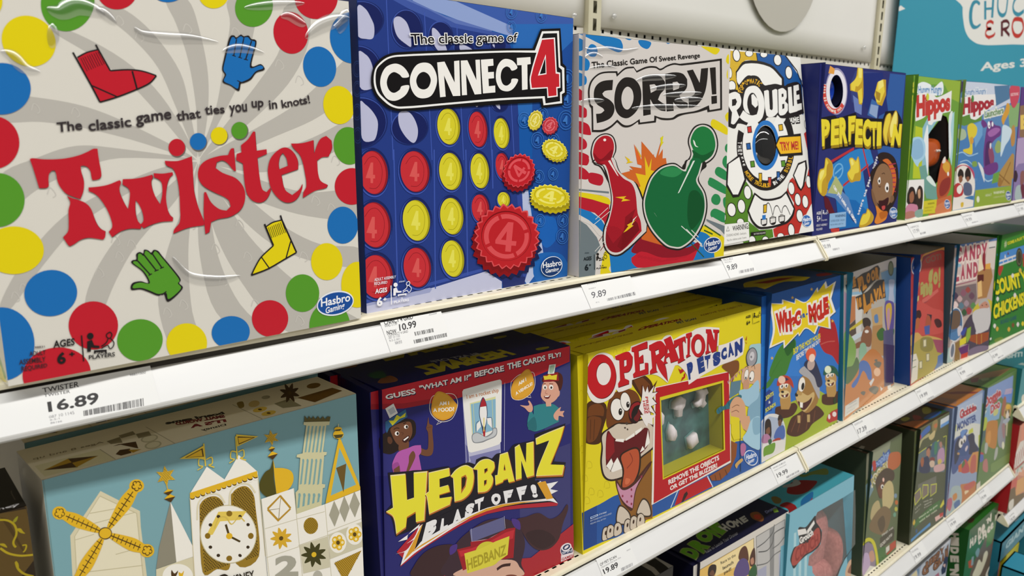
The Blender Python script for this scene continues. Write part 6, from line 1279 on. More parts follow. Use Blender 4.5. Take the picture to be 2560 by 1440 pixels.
perfection = game_box('game_box', 'navy box with yellow puzzle pieces and a cheering child, on the upper shelf', 'board game', (0.1446, 0.0046, 0.0000), -0.0074, 0.0444, 0.3029, 0.2591, 0.0830, '262c68', {'front': '''
P 2a2f6e 0,0 1212,0 0,1036 -1212,0|305,884 0,-15 -1,-15 -4,-15 -5,-13 -8,-12 -9,-10 -10,-9 -12,-6 -12,-4 -13,-1 -14,1 -13,3 -12,6 -12,8 -11,9 -10,12 -8,12 -6,14 -5,15 -2,15 -1,15 2,14 3,14 6,13 7,12 9,10 10,9 11,6 12,4 13,2 13,-1 14,-3 12,-5 12,-8 11,-9 10,-11 9,-13 6,-14 5,-15
P 2f5ba0 959,1023 245,0 -17,-373 37,-343 -279,11 -182,332 164,205
P 34407e 459,1017 335,5 -209,-210 -152,8 -37,110
P 1c2c74 561,1005 287,19 118,-252 -186,-45 -195,85
P 3b68a8 710,849 112,-32 -28,-96 -136,22
P 8da4cc 702,814 108,-9 -10,-81 -117,31
P 6c80bc 440,865 131,-42 3,-81 -97,22
R e6e3ea 353,886 -1,-36 -11,-33 -20,-28 -28,-21 -33,-12 -35,-3 -35,6 -33,16 -28,23 -21,29 -12,33 -4,34 6,33 15,30 23,25 29,17 33,9 36,-1 34,-10 32,-19 26,-26 18,-32 9,-34 -46,-2 -6,27 -12,24 -17,21 -21,15 -23,8 -24,0 -22,-6 -19,-13 -15,-19 -9,-23 -4,-26 3,-27 9,-25 14,-23 19,-18 22,-12 23,-5 23,2 22,10 17,16 13,22 7,25 0,27
R 9d96b8 365,886 -2,-39 -11,-36 -22,-31 -30,-23 -36,-14 -38,-3 -39,7 -36,18 -30,25 -23,32 -13,36 -4,38 7,36 16,33 24,26 32,19 36,10 39,-1 37,-11 35,-20 28,-29 20,-35 10,-38 -12,0 -9,34 -18,32 -26,26 -32,19 -34,10 -36,1 -33,-9 -29,-17 -23,-25 -15,-30 -6,-33 4,-34 12,-33 21,-29 28,-23 33,-16 35,-6 35,3 33,12 28,21 20,28 11,33 1,36
P e2a04a 125,1030 61,-16 -6,-32 -71,2
R d0453a 331,796 -13,-12 -13,-11 -16,-9 -17,-7 -17,-6 -19,-4 -19,-1 -19,0 -19,2 -18,5 -18,6 -17,8 -16,9 -14,11 -13,12 -11,13 -9,15 -8,14 -5,16 -2,16 -1,15 1,16 4,15 40,-8 -3,-12 -1,-12 1,-13 2,-12 4,-12 5,-12 7,-11 8,-10 9,-9 11,-9 12,-7 12,-6 13,-5 14,-3 13,-2 14,0 14,1 13,3 13,4 12,6 11,7 10,9 9,9
T f0e4d6 .022 T~60,923 -3,-10 29,-2 3,10
T f0e4d6 .022 i~55,906 -1,-9 29,-1 1,10
T f0e4d6 .022 m~53,890 0,-10 29,1 0,9
T f0e4d6 .022 e~54,873 2,-10 28,2 -1,9
T f0e4d6 .022 i~63,840 5,-9 28,3 -5,9
T f0e4d6 .022 s~71,825 6,-10 28,5 -6,9
T f0e4d6 .022 R~94,797 10,-9 26,7 -10,8
T f0e4d6 .022 u~109,785 12,-8 24,8 -13,8
T f0e4d6 .022 n~125,774 15,-7 21,10 -15,7
T f0e4d6 .022 n~143,766 17,-6 17,12 -17,5
T f0e4d6 .022 i~163,759 19,-4 12,13 -19,4
T f0e4d6 .022 n~185,755 20,-2 5,14 -21,2
T f0e4d6 .022 g~208,753 20,1 -3,14 -21,-1
T f0e4d6 .022 O~253,758 18,6 -18,12 -17,-6
T f0e4d6 .022 u~274,765 15,7 -22,10 -15,-7
T f0e4d6 .022 t~292,774 13,8 -25,9 -13,-8
R c29c2a 393,930 72,42 17,65 76,-4 26,-164 -12,-61 -44,2 -28,74 -100,8
R e6cf45 407,936 47,25 36,29 2,48 59,-3 2,-70 -45,-42 -37,-1 -9,-34 -50,10
P f0e37a 494,1035 51,0 1,-59 -38,-2
P e6cf45 502,889 55,25 20,-91 -37,-12
P c29c2a 740,874 36,83 78,23 48,-1 14,-100 -52,-73 -69,10
P e6cf45 749,880 34,74 79,21 30,-73 -58,-73 -54,-1
P f0e37a 789,963 65,14 20,-40 -78,-32
P a9862a 756,903 76,-15 -6,-53 -56,16
R 16131c 43,719 172,16 36,-14 239,37 29,-28 371,-8 35,49 140,8 45,-5 93,-80 11,-170 -51,-5 -248,22 -25,-21 -217,0 -157,19 -267,-13 -60,9 -113,-12
T 9c7f16 .075 P~80,530 67,5 23,170 -119,2
T e8d535 .06 P~73,547 68,6 24,156 -119,2
T 9c7f16 .075 E~188,534 106,4 -13,176 -105,-9
T e8d535 .06 E~182,551 105,5 -12,163 -104,-10
T 9c7f16 .075 R~299,541 109,4 -14,179 -114,-7
T e8d535 .06 R~293,559 108,4 -13,165 -113,-6
T 9c7f16 .075 F~419,553 62,5 17,176 -101,-7
T e8d535 .06 F~412,572 62,5 18,161 -100,-7
T 9c7f16 .075 E~509,535 109,-2 -18,179 -100,2
T e8d535 .06 E~502,554 108,-2 -16,164 -99,2
T 9c7f16 .075 C~619,522 119,-2 -21,193 -117,-1
T e8d535 .06 C~612,541 118,-2 -19,179 -117,-2
T 9c7f16 .075 T~748,521 71,0 -10,177 -98,-1
T e8d535 .06 T~740,540 71,1 -8,161 -97,0
T 9c7f16 .075 I~826,521 69,3 -17,172 -64,0
T e8d535 .06 I~818,540 68,3 -14,158 -64,0
S c29c2a 902,632 28,103 66,25 27,-36 -39,-74 0,-98 -44,7
S e6cf45 908,638 36,97 53,22 4,-76 -34,-61 1,-56
S c29c2a 982,662 84,111 45,-11 18,-68 -37,-93 -66,-43 -33,31
S f0e37a 1009,675 65,92 31,-12 3,-67 -47,-75 -35,-12
T 9c7f16 .075 N~1037,528 163,-2 4,163 -140,-1
T e8d535 .075 N~1035,542 157,-2 4,149 -132,-1
R 2b7fc4 211,432 307,90 208,-3 65,-85 -153,-56 151,-349 -212,-8 -192,132 -131,89 -99,51
P 1668b2 281,218 276,-27 211,-99 -17,-85 -400,8
L b8343a 4.3 186,449 306,80
L b8343a 4.1 620,527 131,-201
L b8343a 4.1 370,294 343,124
P 5c1626 119,249 67,-26 93,-98 -20,-39 -114,83
P c03a34 229,30 121,-9 -2,-33 -105,18
E 6fb0e0 293 389 65 -10 -23 -50
E 2b7fc4 293 389 49 -8 -19 -41
L 6fb0e0 2.9 253,374 86,34
P 22306f 371,283 191,-243 -41,21 -271,227
P 5f86bc 114,250 133,67 206,-103 121,-163 -122,63 -183,105
P aeb67a 171,258 95,104 105,-79 -20,-46
S c29c2a 33,326 20,77 56,15 17,60 84,-35 14,-74 -48,-49 -17,-61 -45,-18 -60,34
S e6cf45 43,331 22,66 50,15 14,58 36,-37 -18,-56 -53,-48 -4,-67 -31,24
S b8902a 147,433 61,4 9,-62 -47,-49 -25,12
S f0e37a 56,381 48,23 8,-20 -41,-43
S c29c2a 417,368 39,39 -25,53 43,11 52,-19 36,23 44,-96 0,-59 -64,-4 -75,-3
S e6cf45 425,371 38,30 -23,56 37,8 50,-22 30,20 23,-83 -56,-16 -33,-40
P f0e37a 451,454 30,8 23,-33 -31,-11
T e8e8ee .03 C~234,291 20,-11 10,15 -17,12
T e8e8ee .03 a~249,279 20,-11 10,16 -18,12
T e8e8ee .03 n~264,268 20,-11 10,15 -18,13
T e8e8ee .03 y~294,245 20,-11 11,16 -19,12
T e8e8ee .03 o~309,234 20,-12 11,16 -19,13
T e8e8ee .03 u~324,222 21,-11 10,16 -18,12
T e8e8ee .03 b~354,199 21,-12 11,16 -19,13
T e8e8ee .03 e~370,188 21,-12 10,16 -18,12
T e8e8ee .03 a~385,176 21,-12 11,16 -19,13
T e8e8ee .03 t~401,164 21,-12 11,16 -19,13
T e8e8ee .03 t~432,140 21,-12 11,16 -19,13
T e8e8ee .03 h~448,128 21,-12 11,16 -19,13
T e8e8ee .03 e~463,116 22,-12 11,16 -19,13
T e8e8ee .03 c~495,92 22,-12 11,16 -19,13
T e8e8ee .03 l~511,80 22,-13 11,16 -19,14
T e8e8ee .03 o~527,67 22,-12 11,16 -19,14
T e8e8ee .03 c~544,55 22,-12 11,16 -20,13
T e8e8ee .03 k~560,43 22,-13 11,16 -20,14
T e8e8ee .03 b~616,90 9,14 -27,6 -9,-14
T e8e8ee .03 e~626,107 9,14 -27,5 -9,-14
T e8e8ee .03 f~636,123 9,14 -27,5 -8,-14
T e8e8ee .03 o~647,139 8,14 -26,6 -9,-14
T e8e8ee .03 r~657,156 9,14 -27,5 -9,-14
T e8e8ee .03 e~667,172 9,14 -27,5 -9,-14
T e8e8ee .03 t~688,205 9,14 -28,5 -8,-14
T e8e8ee .03 h~698,221 9,15 -27,5 -9,-14
T e8e8ee .03 e~708,238 9,14 -27,5 -9,-14
T e8e8ee .03 p~729,271 9,14 -27,5 -9,-14
T e8e8ee .03 i~739,288 9,14 -27,5 -9,-15
T e8e8ee .03 e~750,304 9,14 -28,5 -9,-14
T e8e8ee .03 c~760,321 9,14 -27,5 -9,-15
T e8e8ee .03 e~771,337 9,15 -28,4 -9,-14
T e8e8ee .03 s~781,354 9,14 -28,5 -9,-14
T e8e8ee .03 p~802,387 9,15 -28,4 -9,-14
T e8e8ee .03 o~813,404 9,14 -28,5 -9,-15
T e8e8ee .03 p~823,421 9,14 -28,5 -9,-15
T e8e8ee .03 ?~834,438 9,14 -28,4 -9,-14
T e8e8ee .03 !~844,454 9,15 -28,4 -9,-14
S 2a1c18 747,356 127,76 -21,49 68,17 115,-14 94,-46 59,-97 7,-148 -130,-121 -145,10 -101,131
S 2a1c18 858,444 -11,37 53,14 52,-22 -22,-43
S cf6a2c 928,446 85,1 112,-72 35,-91 -39,-87 -22,1 -2,114 -78,91 -83,33
L a02c50 1.9 1018,409 116,7
L a02c50 2.0 1037,379 101,4
L a02c50 2.0 1056,348 87,1
L a02c50 2 1075,317 73,-1
L a02c50 2 1094,286 59,-3
L a02c50 2 1113,255 45,-6
L a02c50 2 1132,223 31,-7
S 8d6a4c 785,276 42,96 77,47 101,-16 83,-78 24,-115 -28,-62 -96,-33 -89,31 -75,42
S 7c5a40 1086,186 44,4 9,-33 -46,-16
S efe9e2 863,309 32,21 14,-35 -22,-15
E 2a1c18 889 302 13 -1 2 -11
S f0eae4 983,254 24,32 34,-15 0,-45 -32,-4
E 1a1412 1020 246 16 -1 2 -14
C 4a3020 1.7 882,271 22,-10 13,8
C 4a3020 1.4 920,350 34,5 16,-10
S 3a1216 896,165 70,2 84,15 -7,-51 -54,-28 -59,16
S c04848 951,124 49,3 4,-22 -35,-7
S 7c5a40 774,252 29,-14 66,-78 49,-53 -58,17 -64,65
S d9822e 852,24 28,55 -22,57 89,-37 90,-25 -9,-44 -111,-23
S b8641e 921,82 114,5 12,-33 -91,-19
S c29c2a 624,17 37,70 52,9 23,29 96,-56 -15,-42 -66,-20 -93,-5
S e6cf45 636,22 33,59 52,8 19,27 43,-37 -48,-52
E e9eef5 1148 67 66 0 19 -41
E 3f6fae 1148 67 62 0 17 -37
T f4f6fa .02 Hasbro~1096,65 105,-1 -4,27 -105,1
T f4f6fa .018 Gaming~1116,41 68,1 -3,20 -68,-1
P 8fb6dc 207,125 221,-1 6,-98 -223,3
T 2c4a70 .025 WARNING~282,95 141,-3 -2,18 -141,3
T 35557e 0 CHOKING HAZARD - Small parts~225,70 188,-4 -1,14 -189,4
T 35557e 0 Not for children under 3 yrs~227,48 170,-4 -1,11 -170,5
T dcdce6 .03 AGES~39,130 56,-1 -1,19 -57,1
T dcdce6 .03 5+~50,86 45,0 -6,35 -45,0
L dcdce6 1 102,159 4,-73
E dcdce6 125 149 8 -1 0 -4
R dcdce6 117,143 12,1 7,-8 14,-2 0,-2 -14,1 -8,1 0,-5 -10,0
P dcdce6 136,130 33,-1 1,-5 -5,0 0,2 -24,1 0,-2 -5,0
C dcdce6 0.5 167,148 8,2 6,-3 -3,-4 -6,0 -5,3 0,2
C dcdce6 0.5 179,142 8,-6 -2,-5 -7,-2 -6,5 -10,-1 -7,-2
C dcdce6 0.5 171,142 -3,-4 -7,-2 -7,-2
T dcdce6 .01 PLAYERS~116,86 62,-1 0,8 -63,1
T c8c8d8 .02 ADULT ASSEMBLY~43,56 141,-3 -1,13 -141,4
T c8c8d8 .02 REQUIRED~46,31 77,-1 -1,14 -78,0''', 'left': '''
P 262c68 0,0 332,0 0,1036 -332,0
P 6a4a86 174,971 79,-1 16,-206 -53,-24 -25,115
T 2a1c50 .03 HEY, PARENTS!~241,926 13,-140 -18,1 -13,140
P 4a4f80 216,735 53,29 9,-129 -10,-273 -32,220
C cfc6da 1.3 191,919 18,-33 1,-33 -1,-37''', 'top': '''
P 1c2256 0,0 1212,0 0,332 -1212,0'''}, group='boxes standing on the upper shelf', opening=True)
hippos = game_box('game_box', 'green box with a dark cut-out holding an orange toy', 'board game', (0.4480, 0.0044, 0.0000), 0.0201, 0.0508, 0.2387, 0.2569, 0.0850, '5c8a30', {'front': '''
P 6d9c3a 0,0 955,0 0,1028 -955,0|616,761 89,-13 61,-61 35,-133 12,-113 -42,-91 -104,-74 -144,-50 -80,31 -45,105 -50,189 -3,67 101,47 102,54
P 86b24a 11,1030 747,4 -29,-53 -338,1 -368,-27
P 5a8a2e -142,1023 153,7 26,-163 -150,-41
P 93b03c 527,1040 432,-8 -7,-168 -166,23
P b7c62c 92,677 248,-26 25,-363 -265,11
P 9cb83a -137,776 174,91 62,-346 -117,-217 -99,4
P cfd04a -77,1019 40,2 -14,-69 -23,-113 -37,-25 -18,12 32,112
P cfd04a -51,952 69,34 7,-43
P cfd04a -62,921 87,22 6,-38
P cfd04a -72,877 88,15 -1,-44
P cfd04a -127,974 68,-22 -54,-14
P cfd04a -122,888 34,-12 -20,-25
P cfd04a -121,826 87,14 -24,-57 -40,0
P 8fbccb 231,664 93,80 254,16 -231,-149 36,-324 -112,32
P a9d0d8 764,749 101,43 25,-282 -3,-142 -64,72
S e6ecee 289,638 49,27 59,-351 -77,137 -51,95
S dfe8ea 754,749 71,42 -15,-125 44,-127 -28,-113 -44,156
S a8cfe6 18,503 22,77 98,19 106,-14 62,-53 -4,-80 -99,-44 -22,-26 -83,42
S 8fb8d8 44,496 31,71 100,16 76,-37 22,-80 -109,-31 -87,15
S e8eef2 64,957 114,33 141,-11 76,-23 157,52 48,-58 -49,-42 -254,-8 -208,7
T 5a8ec0 .025 Hungry Hungry~114,908 454,14 -2,60 -468,-24
R eceae8 49,893 193,25 53,-5 109,-9 76,-15 295,60 10,-158 -171,-17 -28,-54 -147,-15 -33,-20 -73,6 -13,79 -83,-34 -150,-27
T c23a34 .065 Hippos~99,735 675,62 -26,137 -674,-40
E c9cf3e 291 887 28 1 5 -27
P 6f9f94 208,381 122,10 95,-132 157,-42 38,-107 -229,27 -134,156
S dbe8e2 365,289 70,17 124,-67 3,-21 -98,25
S b4532c 597,237 50,145 69,47 127,-38 53,-66 3,-123 -87,-75 -155,-13 -57,53
S 8e2f26 650,207 59,54 156,15 5,-80 -100,-52 -98,-2
S d7a23a 690,360 50,48 105,-32 -26,-70
S e6dcd2 674,395 19,35 40,13 8,-42
E f2ece6 819 306 20 -1 3 -17
P eceae6 -13,291 334,-7 19,-117 7,-96 -24,-74 -329,4 -11,186
S 2c201c 16,132 27,97 85,3 52,-56 21,-82 -68,-9
S 9a6448 59,182 56,24 32,-42 -20,-39 -52,3
S 35281f 180,176 50,64 76,-30 16,-96 -22,-81 -79,46
S c59a78 210,201 43,11 17,-55 -33,-11
S c9839c 5,93 72,22 142,-22 -9,-54 -203,-12
S b5786a 3,54 135,4 93,-41 -221,-10
S 88a89c 190,54 141,4 -8,-61 -126,16
P cfc42e 339,119 270,-2 0,-106 -271,9
T 6f6410 .025 WARNING~427,85 140,0 -3,14 -140,1
T 857a1c 0 CHOKING HAZARD~367,59 186,-2 -2,11 -186,3
T 857a1c 0 small parts~371,38 148,-3 -2,11 -148,3
P c4683c 609,117 324,18 15,-133 -498,-1 17,13 142,-6
S d07c50 627,67 273,26 38,-90 -318,0
E e9eef5 845 64 64 -2 18 -39
E 2f5a9c 845 64 61 -2 16 -35
T f4f6fa .02 Hasbro~795,63 101,-2 -5,26 -101,1
T f4f6fa .018 Gaming~815,40 65,0 -3,19 -66,0
P c9c93a -96,54 82,1 8,-54 -99,-2''', 'left': '''
P 4f7d28 0,0 340,0 0,1028 -340,0''', 'top': '''
P 5c8a30 0,0 955,0 0,340 -955,0'''}, group='boxes standing on the upper shelf', opening=True)
launchers = game_box('game_box', 'blue and green box with a purple animal splashing in water', 'board game', (0.7449, 0.0043, 0.0000), -0.0317, 0.0488, 0.3311, 0.2588, 0.0750, '7b9748', {'front': '''
P 5b86b6 0,0 1324,0 0,1035 -1324,0
P 7d9a58 -159,1034 140,-1 13,-168 -15,-213 -140,0
P 5d8a3a -6,865 480,-63 -5,-75 -350,-46 -130,14
P c6cede 54,1029 987,16 80,-154 -448,-86 -605,147
P 4d3a6a -36,1029 108,-1 -41,-70 -47,-37
P 87ab72 1041,858 304,38 5,-209 -218,-33
P 51789c 689,1017 354,20 27,-116 -304,-69
P 4a7cb4 -43,581 547,72 127,-229 -83,-183 -534,20
P 6fa0cc 284,689 205,39 25,-120 -136,-104
C 9cc0dc 2.4 -20,451 141,19 136,-32 188,19
C 9cc0dc 2.1 81,391 146,11 142,-48
T e0e6ec .095/.015 Hungry Hungry~55,923 478,21 -12,59 -475,-31
T 5a86b8 .015 Hungry Hungry~64,927 459,19 -10,50 -457,-27
R e9e6e4 14,901 205,27 505,22 38,-82 -209,-65 -201,-69 -115,6 -26,36 -160,-24
T a52c38 .06 Hippos~63,767 661,69 -21,98 -666,-29
E 4f8a4a 247 900 26 1 6 -29
T e6e8dc .12/.02 Launchers~525,747 434,43 -15,66 -432,-46
T 5b8a4a .02 Launchers~528,750 424,42 -13,58 -423,-44
S 6c3a80 464,705 24,30 83,-22 27,-30 -77,-15
S 6c3a80 587,638 28,60 74,31 91,-37 129,-15 16,-70 -99,-31 -94,-46 -47,-69 -75,-129 -42,108 1,92
S 4e2a60 609,531 119,14 -38,-107 82,-95 123,12 -7,-63 -124,-12 -134,51
S 8a4a68 671,477 66,30 81,-87 -17,-70 -66,17
E efeaf0 640 691 28 1 13 -30
E e8e4ea 716 699 21 0 5 -21
E 2a1830 648 682 10 0 2 -9
S e6dfe6 691,530 31,8 1,-47 -21,5
S a066a8 629,630 156,39 119,-16 -106,-46 -120,-15
S 93a868 811,498 60,62 93,-32 12,-56 -102,-22
S d09a3c 915,747 68,79 31,55 68,-14 -5,-71 -73,-64 -34,-39
S b8884a 1160,630 52,64 55,-40 17,-121 -74,-24
S c8dae6 970,693 206,-39 -26,-80 -95,-63 -88,-94 -17,174
S d9c43a 183,681 99,23 102,-37 -7,-59 -68,-44 12,-112 -163,18 -23,22 127,20 -56,96
S cf9a3c 249,579 54,14 28,-44 -54,-15
S a7b89a -30,652 154,0 48,-58 -105,-29 -77,30
S 7c9c4c 334,385 86,5 27,-38 -86,-6
P b08a4c 923,227 71,70 254,147 50,-17 28,-215
P b08a4c 961,154 20,104 211,139 98,-35 5,-214
L 8a6430 4.1 1025,159 197,205
E 9a7038 995 193 57 -2 9 -42
L 8a6430 3.5 957,266 288,-100
P 4a7cb4 488,244 81,89 405,-43 -35,-135 -472,-2 -32,62
C a9c8dc 2.9 560,280 136,-67 163,17
S 6c3a80 590,333 280,39 57,-65 -139,-43 -146,13
S d7d9dc 461,382 132,-65 43,-110 -76,73
P 6c9c44 829,271 145,19 -22,-95 -147,-10
P 8fa63a 449,146 846,2 24,-151 -871,3
E e2dcd6 189 203 244 -10 33 -177
E b84a66 175 278 234 -8 17 -90
E e4ddd6 191 195 233 -10 31 -166
S 2c201c 54,290 37,46 68,-20 18,-46 -72,-12
S 8a5a40 76,267 62,12 25,-38 -51,-20
S 2a1c1a 199,299 48,44 74,-40 2,-60 -95,3
S 8a5a44 234,261 56,5 15,-30 -45,-10
S b8343a -11,197 86,26 98,-34 13,-68 -145,-15 -49,25
S e8e2da 63,186 70,19 35,-38 -40,-36 -58,18
S 57607c 189,203 72,19 102,-34 5,-76 -145,7
S 3f78a8 220,89 178,14 -2,-39 -122,-16
P e6e0da -31,110 260,-21 197,-26 0,-54 -447,-6
S d5b43a 161,55 56,0 -4,-33 -42,-2
E dfe2c8 524 65 32 -2 6 -28
T dfe2c8 0 ADULT~682,80 146,0 -5,21 -145,-1
T dfe2c8 .015 WARNING~868,90 260,0 -5,24 -261,1
T c9cf96 0 CHOKING HAZARD~875,54 272,2 -3,15 -272,-1
E e9eef5 1236 59 68 -1 22 -44
E 2f5390 1236 59 64 -1 20 -40
T f4f6fa .02 Hasbro~1184,58 106,-1 -7,29 -106,1
T f4f6fa .018 Gaming~1206,32 69,1 -5,22 -69,-1
S c64a5c 1057,1022 220,12 15,-107 -94,-82 -99,46
T f0dede .01 ELECTRONIC~1091,945 184,13 -5,24 -185,-14''', 'left': '''
P 7b9748 0,0 300,0 0,1035 -300,0''', 'top': '''
P b8b4c0 0,0 1324,0 0,300 -1324,0'''}, group='boxes standing on the upper shelf')
